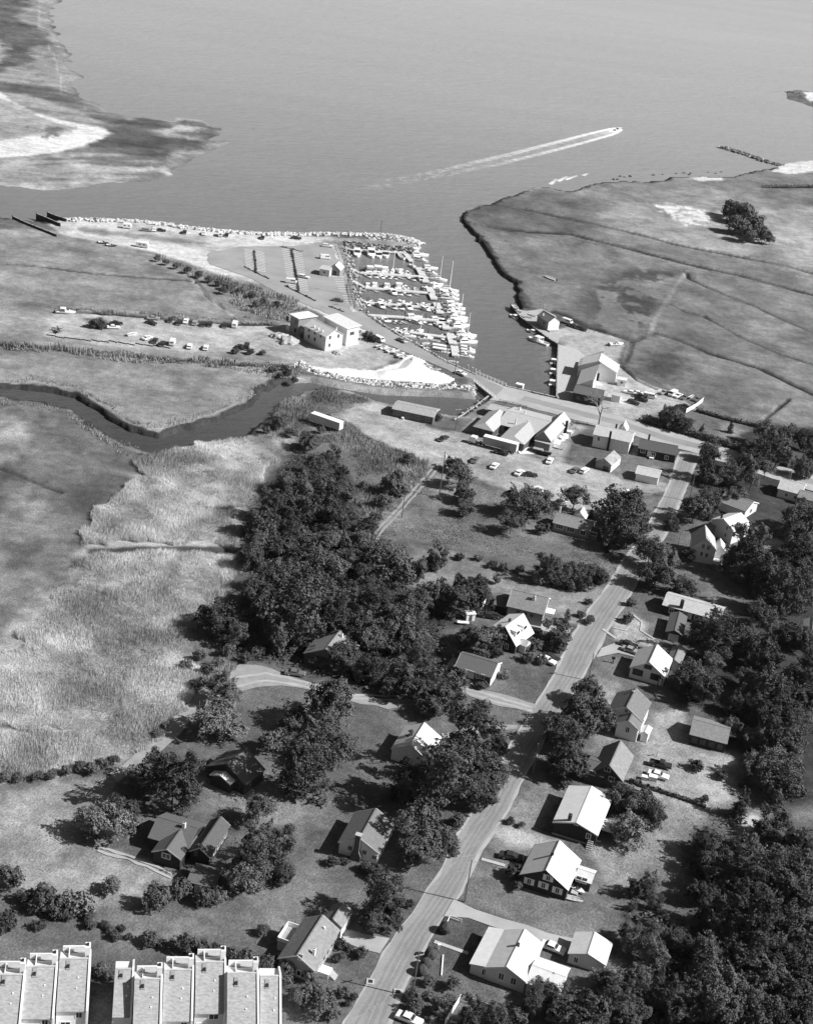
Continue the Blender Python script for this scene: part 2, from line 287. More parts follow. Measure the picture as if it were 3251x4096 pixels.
for y0 in (318, 334, 345, 366, 376): cover([(60,y0),(200,y0-6),(340,y0-2),(330,y0+2),(180,y0+1),(60,y0+4)], 0.17, 3, 10, None, n_mid)
cover([(-900,380),(60,386),(110,396),(95,402),(0,386)], 0.42, 2, 4)
cover([(-900,190),(0,193),(32,215),(78,238),(140,255),(210,267),(236,280),(215,291),(172,308),(92,324),(0,333),(-900,350)], 0.58, 2, 3)
cover([(-900,210),(0,206),(60,237),(100,252),(160,268),(160,272),(120,283),(50,288),(0,297),(-900,305)], 0.36, 3, 8, (n_mid, 0.1), n_mid)
cover([(70,270),(125,266),(150,272),(100,286)], 0.16, 3, 12, None, n_fine)
cover(ISLE, 0.17, 2, 0); cover([(1690,192),(1760,192),(1760,215),(1700,212)], 0.6, 2, 3)
cover([(1600,352),(1640,340),(1711,333),(2500,300),(2500,350),(1711,362),(1660,366),(1625,360)], 0.58, 3, 3)
cover([(1440,371),(1500,368),(1526,372),(1520,379),(1470,380)], 0.55, 2, 3); cover([(1190,402),(1240,392),(1300,398),(1230,410)], 0.3, 3, 6)
# made ground of the harbour
cover([(100,466),(130,460),(330,467),(560,492),(880,510),(870,524),(760,514),(738,560),(763,655),(1000,790),(1000,802),(649,650),(560,600),(474,583),(406,556),(321,530),(203,508),(125,492)], 0.50, 1.2, 1.5, (n_mid, 0.08))
cover([(165,480),(300,492),(440,512),(420,516),(280,500),(180,490)], 0.24, 2.5, 4)
cover([(640,517),(700,508),(800,505),(880,512),(870,524),(760,514)], 0.3, 2, 3, (n_fine, .1))
cover([(98,671),(122,658),(162,656),(288,663),(365,670),(491,680),(585,680),(640,740),(560,742),(440,741),(338,737),(203,725),(101,709)], 0.44, 1.5, 2, (n_mid, 0.08))
cover([(185,672),(215,668),(235,680),(205,692)], 0.14, 2, 3)
cover([(585,680),(780,710),(868,752),(775,780),(690,782),(640,770),(560,745)], 0.42, 2, 3, (n_mid, 0.1))
cover([(640,771),(700,775),(790,780),(868,750),(893,758),(905,775),(935,785),(950,797),(940,805),(865,803),(760,796),(680,790)], 0.82, 1, 1.5)
cover([(715,864),(751,845),(828,850),(900,866),(889,895),(928,911),(960,905),(975,908),(1020,931),(1099,953),(1196,978),(1254,989),(1330,1015),(1404,1019),(1400,1035),(1332,1036),(1300,1062),(1230,1082),(1150,1062),(1085,1039),(1005,1011),(960,985),(930,985),(906,980),(861,955),(806,933),(751,911),(728,895)], 0.40, 2, 3, (n_mid, 0.10))
cover([(1020,850),(1090,870),(1200,890),(1230,900),(1180,975),(1090,950),(1000,925),(975,905)], 0.36, 1.5, 2)
cover([(1215,905),(1270,920),(1330,950),(1400,1000),(1330,1010),(1250,985),(1195,975)], 0.17, 2, 3, (n_mid, 0.05))
cover([(1177,726),(1152,700),(1205,684),(1246,695),(1302,712),(1313,726),(1302,764),(1310,780),(1329,789),(1390,819),(1430,836),(1454,857),(1423,858),(1402,863),(1346,888),(1300,880),(1180,845)], 0.44, 1.2, 1.5, (n_mid, 0.06))
cover([(1350,880),(1400,868),(1450,862),(1480,850),(1600,890),(1600,960),(1480,925),(1400,905)], 0.16, 2, 2)
cover([(1520,895),(1600,905),(1620,925),(1560,935),(1510,915)], 0.27, 2, 4)
# houses, lawns, fields
cover([(790,1110),(860,1030),(905,1000),(990,1015),(1090,1045),(1170,1075),(1300,1110),(1345,1130),(1290,1220),(1170,1170),(1020,1165),(880,1140)], 0.18, 1.5, 3, (n_mid, 0.05))
cover([(905,1005),(1000,1018),(1080,1045),(1060,1060),(980,1070),(900,1035)], 0.24, 2, 4)
cover([(860,1145),(960,1165),(1050,1200),(1120,1230),(1270,1240),(1220,1320),(1100,1270),(1000,1230),(850,1235)], 0.26, 2, 4, (n_mid, 0.06))
cover([(1050,1370),(1160,1385),(1125,1478),(1010,1450),(960,1440),(1000,1400)], 0.15, 1.5, 2, (n_mid, 0.06))
cover([(500,1455),(590,1445),(680,1455),(720,1480),(640,1520),(540,1510)], 0.18, 2, 4, (n_mid, 0.05)); cover([(560,1500),(640,1490),(650,1530),(560,1530)], 0.3, 3, 5)
cover([(0,1660),(150,1645),(250,1630),(240,1700),(160,1780),(60,1870),(-900,1900),(-900,1660)], 0.29, 2, 4, (n_mid, 0.10))
cover([(60,1860),(200,1780),(340,1800),(360,1850),(290,1900),(200,1900)], 0.31, 3, 5, (n_mid, 0.10))
cover([(420,1640),(560,1650),(660,1680),(720,1690),(640,1760),(480,1720)], 0.23, 3, 5, (n_mid, 0.07))
cover([(0,1960),(170,1930),(340,1960),(480,1900),(640,1830),(740,1880),(640,1940),(560,2020),(400,1990),(200,1985),(0,2020)], 0.17, 3, 5, (n_str, 0.07))
cover([(360,1950),(560,1880),(680,1850),(700,1880),(560,1960)], 0.22, 4, 6, (n_str, 0.08))
cover([(1060,1700),(1140,1640),(1190,1660),(1110,1790),(1040,1800)], 0.24, 2, 3, (n_mid, 0.06)); cover([(1040,1745),(1070,1738),(1180,1772),(1140,1790),(1040,1772)], 0.37, 2, 2, (n_mid, 0.05))
cover([(990,1830),(1080,1815),(1250,1880),(1300,1900),(1250,1990),(1110,1955),(985,1900)], 0.18, 1.5, 2, (n_mid, 0.05))
cover([(1250,1790),(1400,1700),(1480,1700),(1440,1800),(1340,1870),(1260,1880)], 0.29, 4, 6, (n_mid, 0.1))
cover([(1335,1560),(1430,1545),(1560,1590),(1550,1690),(1440,1710),(1350,1680),(1310,1640)], 0.34, 3, 4, (n_mid, 0.10))
cover([(1380,1500),(1450,1490),(1440,1560),(1360,1570)], 0.36, 2, 3); cover([(1240,1540),(1320,1530),(1300,1580),(1250,1580)], 0.3, 2, 3)
cover([(1250,1370),(1330,1380),(1310,1440),(1240,1440)], 0.2, 2, 3, (n_mid, 0.05)); cover([(1250,1440),(1300,1440),(1290,1500),(1240,1480)], 0.33, 2, 3)
cover([(1290,1310),(1330,1290),(1360,1310),(1350,1340),(1400,1350),(1370,1365),(1300,1345)], 0.42, 1.5, 1)
cover([(1400,1250),(1560,1225),(1570,1260),(1420,1300)], 0.2, 2, 3); cover([(1560,1120),(1650,1140),(1660,1155),(1560,1140)], 0.36, 1.5, 1)
cover([(1430,1130),(1480,1190),(1560,1210),(1540,1225),(1420,1200)], 0.19, 2, 3)
cover([(720,1990),(830,1990),(790,2050),(740,2060)], 0.13, 2, 2); cover([(960,1950),(1040,1955),(1000,2060),(900,2060)], 0.12, 2, 2)
cover([(1550,1720),(1590,1700),(1600,1740),(1560,1770)], 0.5, 2, 3)
# reed bed floor, tall-grass strips
cover([(170,1180),(290,1010),(520,925),(610,920),(500,1100),(500,1200),(390,1360),(430,1470),(250,1610),(0,1650),(-900,1650),(-900,1400),(0,1350)], 0.40, 4, 6, (n_mid, 0.08))
cover([(185,1156),(300,1150),(461,1150),(520,1165),(461,1166),(300,1165),(190,1166)], 0.07, 1, 1)
cover([(0,1521),(100,1536),(170,1556),(100,1546),(0,1531)], 0.12, 0.7, .5)
cover([(610,830),(700,818),(780,845),(700,870),(720,900),(860,960),(900,985),(800,1100),(740,1080),(700,950),(600,900)], 0.2, 3, 6, (n_mid, 0.08))
cover([(310,530),(340,540),(480,590),(620,640),(640,670),(560,660),(470,600),(380,565)], 0.2, 2, 4)
# leaf litter under the woods, with the trees' shade painted into its tone
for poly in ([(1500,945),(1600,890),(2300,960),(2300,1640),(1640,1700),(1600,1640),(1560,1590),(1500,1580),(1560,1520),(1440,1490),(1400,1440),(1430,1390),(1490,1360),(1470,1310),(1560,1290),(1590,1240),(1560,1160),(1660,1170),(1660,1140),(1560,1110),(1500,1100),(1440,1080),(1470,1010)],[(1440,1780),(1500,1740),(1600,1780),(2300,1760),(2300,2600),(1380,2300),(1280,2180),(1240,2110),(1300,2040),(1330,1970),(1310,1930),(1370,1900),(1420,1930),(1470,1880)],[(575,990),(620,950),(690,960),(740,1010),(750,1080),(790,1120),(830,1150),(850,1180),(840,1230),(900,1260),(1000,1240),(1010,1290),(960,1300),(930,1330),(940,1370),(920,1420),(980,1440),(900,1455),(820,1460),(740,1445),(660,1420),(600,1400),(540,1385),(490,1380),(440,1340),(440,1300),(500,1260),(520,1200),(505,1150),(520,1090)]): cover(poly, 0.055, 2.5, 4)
edge_ = sm(3.0-np.abs(wat), 1.0)*np.where(natural | (spit > -30), 0, 1); alb = alb*(1-edge_)+.30*edge_
# wet dark mud plus painted bank shade where banks meet the water, ditches across the marsh
mud_shade = sm(wat+2.6+1.6*n_fine, 0.9)*np.where(natural & (spit < -6), 1, 0)*sm(wat+0.0+1e-6+3.4, .1); alb = alb*(1-mud_shade)+0.05*mud_shade
bankl = sm(wat+3, 1.0)*np.where((YY > 795) & (XX < 560), 1, 0)*(1-mud_shade); alb = alb*(1-0.5*bankl)+0.36*0.5*bankl
def ditch(pts, w, val=0.04, dep=0.8):
    "a narrow drainage cut"
    r = None; pts = [tuple(map(float, p)) for p in pts]; dd = np.full(XX.shape, 1e3)
    for p, q in zip(pts, pts[1:]):
        a0, a1 = np.searchsorted(xs, [min(p[0],q[0])-14, max(p[0],q[0])+14]); b0, b1 = np.searchsorted(ys, [min(p[1],q[1])-14, max(p[1],q[1])+14]); k = (slice(b0,b1), slice(a0,a1))
        (px, qx), (py, qy) = unproj(np.array([p[0],q[0]]), np.array([p[1],q[1]])); ex, ey = qx-px, qy-py
        t = np.clip(((GX[k]-px)*ex+(GY[k]-py)*ey)/(ex*ex+ey*ey+1e-9), 0, 1); dd[k] = np.minimum(dd[k], np.hypot(GX[k]-px-t*ex, GY[k]-py-t*ey))
    m = sm(w*.95-dd+.6*w*n_fine, 0.3*w+.25)*np.clip(.85+1.0*n_mid, .4, 1); global alb, zz
    alb = alb*(1-m)+val*m; zz = zz-dep*m
zz = np.zeros(XX.shape)
for pts, w in (([(977,468),(1070,484),(1165,490),(1200,492),(1254,506),(1340,527),(1450,556),(1560,580),(1711,620),(1900,660)],2.2),([(1020,427),(1100,440),(1254,472),(1350,494),(1420,514),(1530,535),(1640,556),(1711,575),(1900,620)],2.0),([(1440,570),(1448,585),(1490,605),(1530,622),(1590,645),(1640,670),(1711,700)],1.0),([(1410,640),(1440,655),(1484,665)],1.0),([(1480,665),(1560,710),(1640,745),(1720,770)],0.8),
 ([(1165,655),(1190,662),(1230,685),(1290,703),(1330,717),(1345,713),(1375,700),(1420,712),(1500,745),(1600,775),(1711,830)],1.8),([(1316,760),(1325,740),(1330,718)],1.2),([(1306,770),(1340,800),(1380,818)],.8),([(1600,890),(1660,840)],.7),
 ([(0,555),(80,560),(170,572),(300,584),(380,588),(410,592)],1.0),([(410,590),(440,625),(470,650)],1.0),([(130,655),(240,660),(370,672),(500,681),(580,683)],1.6),([(0,723),(70,728),(200,740),(330,752),(480,765),(620,770)],1.6),([(0,985),(40,1000),(75,1016),(130,1036)],.9),([(205,862),(255,880),(290,890)],.9),([(1625,393),(1711,394),(1900,395)],2.2)):
    ditch(pts, w)
ditch([(1445,570),(1420,605),(1380,670),(1365,710)], 1.1, 0.34, 0.0); ditch([(410,590),(470,650),(490,665)], .9, 0.40, 0.0)
ditch([(0,800),(83,804),(166,821),(220,855),(277,891),(335,903),(384,889),(458,868),(526,837)], .7, 0.36, 0.0)
for pts in ([(1110,400),(1140,392)],[(980,442),(1060,412),(1120,393)]): ditch(pts, 1.6, 0.6, 0)
bank = np.where(natural, sm(wat-0.2, .8), sm(wat-.3, 1.3)); zz = np.where(spit > -30, np.where(wat > 0, -1.5-np.clip(wat*0.12, 0, 1.5), -1.5+np.clip(-wat*0.09, 0, 1.4)), np.where(wat > -2.5, zz-2.8*bank, zz))
far_ = (spit > -3) | ((wat < 0) & (YY < 470) & (XX > 960)) ; alb = np.where(alb < 0.5, alb*np.where(XX > 0, .84, .84), alb); alb = np.where((spit <= -3) & (XX > 965) & (YY < 840) & (YY > 380) & (alb < .45), alb*np.where(alb < .25, .88, .98), alb)
mot = fbm(GX/13+9, GY/13, 5); mot2 = fbm(GX/5.5, GY/8.5, 4); mot3 = np.clip(fbm(GX/21+40, GY/30, 5)-.12, 0, 1); alb = np.where(alb < .5, alb*(1+.30*mot+.30*mot2)*(1-.5*mot3), alb); alb = np.clip(alb, 0.03, 0.9)
H_, W_ = XX.shape; idx = np.arange(H_*W_).reshape(H_, W_)
keep = (np.minimum.reduce([-wat[:-1,:-1], -wat[1:,:-1], -wat[:-1,1:], -wat[1:,1:]]) * 0 + np.maximum.reduce([-wat[:-1,:-1], -wat[1:,:-1], -wat[:-1,1:], -wat[1:,1:]])) > -6
quads = np.stack([idx[:-1,:-1], idx[1:,:-1], idx[1:,1:], idx[:-1,1:]], -1)[keep]
used = np.unique(quads); remap = np.full(H_*W_, -1); remap[used] = np.arange(len(used)); quads = remap[quads]
def bigmesh(name, co, fc, m, k=4):
    me = bpy.data.meshes.new(name); me.vertices.add(len(co)); me.vertices.foreach_set('co', co.astype(np.float32).ravel())
    me.loops.add(fc.size); me.loops.foreach_set('vertex_index', fc.astype(np.int32).ravel())
    me.polygons.add(len(fc)); me.polygons.foreach_set('loop_start', np.arange(0, fc.size, k, dtype=np.int32)); me.polygons.foreach_set('loop_total', np.full(len(fc), k, np.int32))
    me.materials.append(MT[m] if isinstance(m, str) else m); me.update(calc_edges=True); return me
co = np.stack([GX.ravel(), GY.ravel(), zz.ravel()], 1)[used]
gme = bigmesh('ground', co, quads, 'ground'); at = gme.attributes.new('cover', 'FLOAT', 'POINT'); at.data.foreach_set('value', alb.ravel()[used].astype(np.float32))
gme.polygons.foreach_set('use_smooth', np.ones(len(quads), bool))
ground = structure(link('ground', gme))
# water
wm, nt, b = nodes_new('water'); b.inputs['Roughness'].default_value = 0.25; b.inputs['IOR'].default_value = 1.33
geo = nt.nodes.new('ShaderNodeNewGeometry'); last = None
for sc, di, st in ((0.10, 1.5, (1, 2.4, 1)), (0.35, 0.7, (1, 2.6, 1)), (1.3, 0.12, (1, 1.8, 1))):
    mp = nt.nodes.new('ShaderNodeMapping'); mp.inputs['Scale'].default_value = st; mp.inputs['Rotation'].default_value = (0, 0, -0.5)
    no = nt.nodes.new('ShaderNodeTexNoise'); no.inputs['Scale'].default_value = sc; no.inputs['Detail'].default_value = 3
    bp = nt.nodes.new('ShaderNodeBump'); bp.inputs['Strength'].default_value = 0.55; bp.inputs['Distance'].default_value = di
    nt.links.new(geo.outputs['Position'], mp.inputs[0]); nt.links.new(mp.outputs[0], no.inputs['Vector']); nt.links.new(no.outputs['Fac'], bp.inputs['Height'])
    if last is not None: nt.links.new(last, bp.inputs['Normal'])
    last = bp.outputs[0]
nt.links.new(last, b.inputs['Normal']); MT['water'] = wm
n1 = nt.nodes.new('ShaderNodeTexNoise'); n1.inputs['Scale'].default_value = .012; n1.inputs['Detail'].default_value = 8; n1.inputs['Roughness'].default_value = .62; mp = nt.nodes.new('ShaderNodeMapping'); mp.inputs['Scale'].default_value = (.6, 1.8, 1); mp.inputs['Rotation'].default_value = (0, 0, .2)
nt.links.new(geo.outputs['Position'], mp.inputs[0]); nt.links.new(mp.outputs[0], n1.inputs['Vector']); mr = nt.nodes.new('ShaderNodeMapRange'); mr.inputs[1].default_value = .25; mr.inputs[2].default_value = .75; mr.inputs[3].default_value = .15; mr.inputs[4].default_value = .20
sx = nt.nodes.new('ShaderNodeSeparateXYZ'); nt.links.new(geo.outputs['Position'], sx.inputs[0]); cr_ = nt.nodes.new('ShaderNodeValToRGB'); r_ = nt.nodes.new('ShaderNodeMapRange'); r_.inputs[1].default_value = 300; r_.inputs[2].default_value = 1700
# base colour pales from creek to bay, painting in the sky's grazing reflection
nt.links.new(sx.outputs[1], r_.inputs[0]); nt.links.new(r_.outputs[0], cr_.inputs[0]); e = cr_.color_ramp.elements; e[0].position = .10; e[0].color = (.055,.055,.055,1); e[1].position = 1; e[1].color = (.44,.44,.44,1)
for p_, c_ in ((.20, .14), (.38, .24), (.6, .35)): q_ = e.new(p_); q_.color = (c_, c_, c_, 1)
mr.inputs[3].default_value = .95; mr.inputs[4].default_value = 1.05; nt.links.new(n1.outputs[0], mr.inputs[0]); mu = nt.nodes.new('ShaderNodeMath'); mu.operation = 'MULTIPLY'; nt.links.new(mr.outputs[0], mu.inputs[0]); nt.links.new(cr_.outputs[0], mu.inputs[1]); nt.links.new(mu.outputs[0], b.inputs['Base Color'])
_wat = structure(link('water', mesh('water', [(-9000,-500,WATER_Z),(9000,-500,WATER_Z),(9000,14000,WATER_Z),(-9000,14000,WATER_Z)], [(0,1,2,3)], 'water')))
# haze over the whole place
hz_ = MB().box(-9200, 9200, -700, 14200, -5.2, 203.0).me('haze', None); hm = bpy.data.materials.new('haze'); hm.use_nodes = True; nt = hm.node_tree; nt.nodes.clear(); pv = nt.nodes.new('ShaderNodeVolumePrincipled'); mo = nt.nodes.new('ShaderNodeOutputMaterial')
pv.inputs['Color'].default_value = (.92, .92, .92, 1); pv.inputs['Density'].default_value = 0.000014; pv.inputs['Anisotropy'].default_value = 0.2; nt.links.new(pv.outputs[0], mo.inputs['Volume']); hz_.materials.append(hm); ho = link('haze', hz_); ho['kind'] = 'stuff'
# ---------------------------------------------------------------- flush sheets: roads, lots, tracks
_layer = [0]
def sheet(name, poly, m, z=None, jag=0.0, sub=2.5, frame='D'):
    _layer[0] += 1; z = 0.02+0.0022*_layer[0] if z is None else z
    g = [P(frame, x, y) for x, y in poly]; pts = []
    for p, q in zip(g, g[1:]+g[:1]):
        n = max(1, int((q-p).length/sub)); nrm = Vector((-(q-p).y, (q-p).x, 0)).normalized()
        for k in range(n):
            o = random.uniform(-jag, jag) if jag else 0; c = p.lerp(q, k/n)+nrm*o; pts.append(Vector((c.x, c.y, z)))
    return structure(link(name, mesh(name, pts, [tuple(t) for t in tessellate_polygon([pts])], m)))
def ribbon(name, left, right, m, z=None, jag=0.3, sub=3.0):
    return sheet(name, list(left)+list(reversed(right)), m, z, jag, sub)
def track(name, pts, w, m, z=None, jag=0.15, frame='D'):
    "a path of constant width along a centre line"
    _layer[0] += 1; z = 0.02+0.0022*_layer[0] if z is None else z; g = [P(frame, *p) for p in pts]; c = []
    for p, q in zip(g, g[1:]):
        n = max(1, int((q-p).length/2.0)); c += [p.lerp(q, k/n) for k in range(n)]
    c.append(g[-1]); v = []; f = []
    for i, p in enumerate(c):
        t = (c[min(i+1, len(c)-1)]-c[max(i-1, 0)]).normalized(); nn = Vector((-t.y, t.x, 0))
        for s in (1, -1): q = p+nn*(s*w/2+random.uniform(-jag, jag)); v.append((q.x, q.y, z))
    f = [(2*i+1, 2*i+3, 2*i+2, 2*i) for i in range(len(c)-1)]
    return structure(link(name, mesh(name, v, f, m)))
MS_L = [(700,2215),(728,2151),(778,2068),(810,2004),(842,1958),(870,1922),(903,1870),(925,1845),(961,1764),(997,1712),(1040,1635),(1085,1555),(1128,1487),(1169,1421),(1199,1352),(1243,1282),(1285,1230),(1315,1177),(1349,1138),(1378,1083),(1399,1044),(1412,1015),(1422,985),(1436,950)]
MS_R = [(800,2215),(818,2151),(840,2090),(872,2035),(898,1985),(925,1940),(968,1880),(1008,1790),(1058,1720),(1098,1640),(1131,1575),(1165,1520),(1202,1462),(1227,1420),(1258,1360),(1277,1325),(1296,1296),(1316,1265),(1334,1235),(1355,1190),(1389,1140),(1415,1090),(1430,1050),(1444,1020),(1455,990),(1470,955)]
k_ = 6
ribbon('road_shoulder', [(x-k_, y) for x, y in MS_L], [(x+k_, y) for x, y in MS_R], 'gravel', jag=0.3)
ribbon('road', MS_L, MS_R, 'oldroad', jag=0.15)
def along(t): 
    k = 1 if False else 0
    return [(a[0]*(1-t)+b_[0]*t, a[1]*(1-t)+b_[1]*t) for a, b_ in zip(MS_L2, MS_R2)]
def resample(pts, n=40):
    c = [0]
    for p, q in zip(pts, pts[1:]): c.append(c[-1]+math.hypot(q[0]-p[0], q[1]-p[1]))
    return [(float(np.interp(c[-1]*k/n, c, [p[0] for p in pts])), float(np.interp(c[-1]*k/n, c, [p[1] for p in pts]))) for k in range(n+1)]
MS_L2, MS_R2 = resample(MS_L), resample(MS_R)
for t, w in ((.27, .7), (.46, .7), (.60, .7), (.80, .7)): track('tyre_wear', along(t), w, 'wear', jag=.22)
track('centre_seam', along(.53), .16, 'asphalt', jag=.08)
for k in range(34):
    i = random.randint(1, 37); t0, t1 = sorted((random.uniform(.05, .9), random.uniform(.05, .95))); a, b_ = along(t0)[i], along(t1)[min(40, i+random.choice((0, 0, 1)))]
    track('tar_seam', [a, ((a[0]+b_[0])/2+random.uniform(-2, 2), (a[1]+b_[1])/2+random.uniform(-1, 1)), b_], .14, 'asphalt', z=.055, jag=.1)
UP_C = [(1005,797),(1034,806),(1060,822),(1100,838),(1168,856),(1238,875),(1315,894),(1394,921),(1472,941),(1551,968),(1640,995),(1760,1030),(1900,1070)]
sheet('harbor_road', [(1062,812),(1120,828),(1172,840),(1250,862),(1340,888),(1400,905),(1472,925),(1551,950),(1640,975),(1760,1010),(1900,1050),(1900,1095),(1760,1050),(1640,1012),(1551,984),(1450,950),(1394,936),(1315,912),(1238,893),(1168,872),(1100,855),(1060,846),(1030,842)], 'gravel', jag=0.4)
track('harbor_road_lane', UP_C[3:], 5.0, 'oldroad')
sheet('marina_road', [(1003,789),(985,780),(942,763),(911,745),(880,727),(834,702),(781,670),(763,656),(741,657),(736,640),(723,591),(711,548),(700,521),(674,515),(588,519),(508,519),(437,533),(440,556),(526,585),(588,619),(649,644),(686,659),(769,695),(803,720),(889,757),(972,792),(1000,802)], 'asphalt', jag=0.45)
sheet('gravel_drive', [(585,690),(610,683),(640,690),(600,700)], 'gravel', jag=.2)
# painted stalls and the kerbed strips between them
stall = MB()
for (x0,y0,x1,y1,n) in ((535,527,539,571,14),(614,526,629,612,22)):
    for k in range(n):
        t = (k+.5)/n; cx, cy = x0+(x1-x0)*t, y0+(y1-y0)*t
        for s in (-1, 1):
            a = P('D', cx+s*2, cy); b_ = P('D', cx+s*21, cy-4 if s < 0 else cy+3.5); d = (b_-a).normalized(); nn = Vector((-d.y, d.x, 0))*0.2; i = len(stall.v)
            stall.v += [(q.x, q.y, 0.16) for q in (a-nn, b_-nn, b_+nn, a+nn)]; stall.f.append((i, i+1, i+2, i+3))
for k in range(12):
    cx, cy = 700+k*2.6, 583+k*5; a = P('D', cx, cy); b_ = P('D', cx+24, cy+1); d = (b_-a).normalized(); nn = Vector((-d.y, d.x, 0))*0.2; i = len(stall.v)
    stall.v += [(q.x, q.y, 0.16) for q in (a-nn, b_-nn, b_+nn, a+nn)]; stall.f.append((i, i+1, i+2, i+3))
structure(stall.obj('parking_markings', 'paint_line'))
# tracks and drives
ribbon('lane', [(1130,1484),(1050,1462),(985,1443),(900,1462),(815,1477),(735,1458),(659,1437),(600,1420),(546,1402),(505,1400),(480,1420),(420,1455),(385,1493),(300,1578),(235,1628)], [(1122,1503),(1050,1486),(985,1466),(900,1483),(815,1492),(735,1476),(659,1452),(590,1443),(540,1450),(505,1456),(470,1470),(430,1490),(395,1530),(320,1595),(250,1650)], 'dirt', jag=0.5)
for o in (-5, 5): track('lane_rut', [(1120,1494+o*.6),(1050,1474+o),(985,1455+o),(900,1473+o),(735,1467+o*.7),(640,1440+o),(560,1425+o*1.5),(490,1438+o*2)], 0.8, 'gravel', jag=0.3)
for o in (-6, 6): track('wheel_rut', [(925+o,975),(895+o,1010),(865+o,1045),(830+o,1085),(800+o,1115),(780+o,1150)], 0.9, 'dirt', jag=0.2)
for o in (-4, 4): track('wheel_rut', [(205,1788+o),(270,1805+o),(330,1830+o),(362,1845+o)], 0.7, 'gravel', jag=0.25)
ribbon('driveway', [(955,1893),(1000,1915),(1060,1935),(1110,1950),(1150,1965),(1215,1978)], [(935,1930),(985,1932),(1040,1952),(1100,1972),(1145,1985),(1200,2000)], 'gravel', jag=0.2)
ribbon('driveway', [(820,1975),(770,1968),(723,1955)], [(800,2008),(760,2000),(712,1978)], 'gravel', jag=0.2)
ribbon('driveway', [(1205,1322),(1170,1312),(1110,1300),(1060,1290)], [(1190,1345),(1150,1330),(1100,1318),(1050,1308)], 'gravel', jag=0.2)
ribbon('driveway', [(1265,1365),(1300,1352),(1345,1368)], [(1255,1385),(1300,1375),(1340,1385)], 'gravel', jag=0.2)
ribbon('driveway', [(1090,1526),(1040,1524),(1000,1530),(930,1545)], [(1090,1536),(1040,1540),(1000,1545),(935,1560)], 'dirt', jag=0.4)
for a, b_ in (((1013,1809),(1063,1823)),((914,1983),(985,2008)),((1268,1325),(1296,1345))): track('footpath', [a, b_], 0.9, 'concrete', jag=0.02)
track('footpath', [(1290,1322),(1315,1327),(1326,1318)], 0.6, 'concrete', jag=0.02); track('footpath', [(1332,1295),(1350,1310),(1348,1328),(1375,1345)], 0.6, 'concrete', jag=0.02)
sheet('wharf', [(1175,726),(1171,838),(1205,846),(1235,850),(1240,760),(1215,735)], 'concrete', jag=0.05)
sheet('wharf_yard', [(1076,642),(1092,652),(1110,655),(1140,650),(1170,665),(1178,700),(1175,726),(1154,713),(1127,693),(1094,668)], 'gravel', z=0.06, jag=.1)
# crushed shell heap
poly = [toD('B', *p) for p in ((1075,1000),(1110,985),(1170,1010),(1205,1062),(1300,1100),(1385,1140),(1350,1162),(1280,1172),(1100,1152),(900,1128),(860,1095),(1000,1072))]
r = sdf(poly, 10); sl, d = r; hz = np.clip(d, 0, 4)*0.42+np.where(d > 0, n_fine[sl]*0.25, 0)-0.05
jj, ii = np.where(d > -1.5); h_, w_ = d.shape; id2 = np.arange(h_*w_).reshape(h_, w_); ok = (d[:-1,:-1] > -1.5)&(d[1:,1:] > -1.5)&(d[1:,:-1] > -1.5)&(d[:-1,1:] > -1.5)
q2 = np.stack([id2[:-1,:-1], id2[1:,:-1], id2[1:,1:], id2[:-1,1:]], -1)[ok]; us = np.unique(q2); rm = np.full(h_*w_, -1); rm[us] = np.arange(len(us))
o = link('shell_heap', bigmesh('shell_heap', np.stack([GX[sl].ravel(), GY[sl].ravel(), (hz+0.15).ravel()], 1)[us], rm[q2], 'shell')); tag(o, 'bright white heap of crushed shell beside the marina road', 'shell heap')
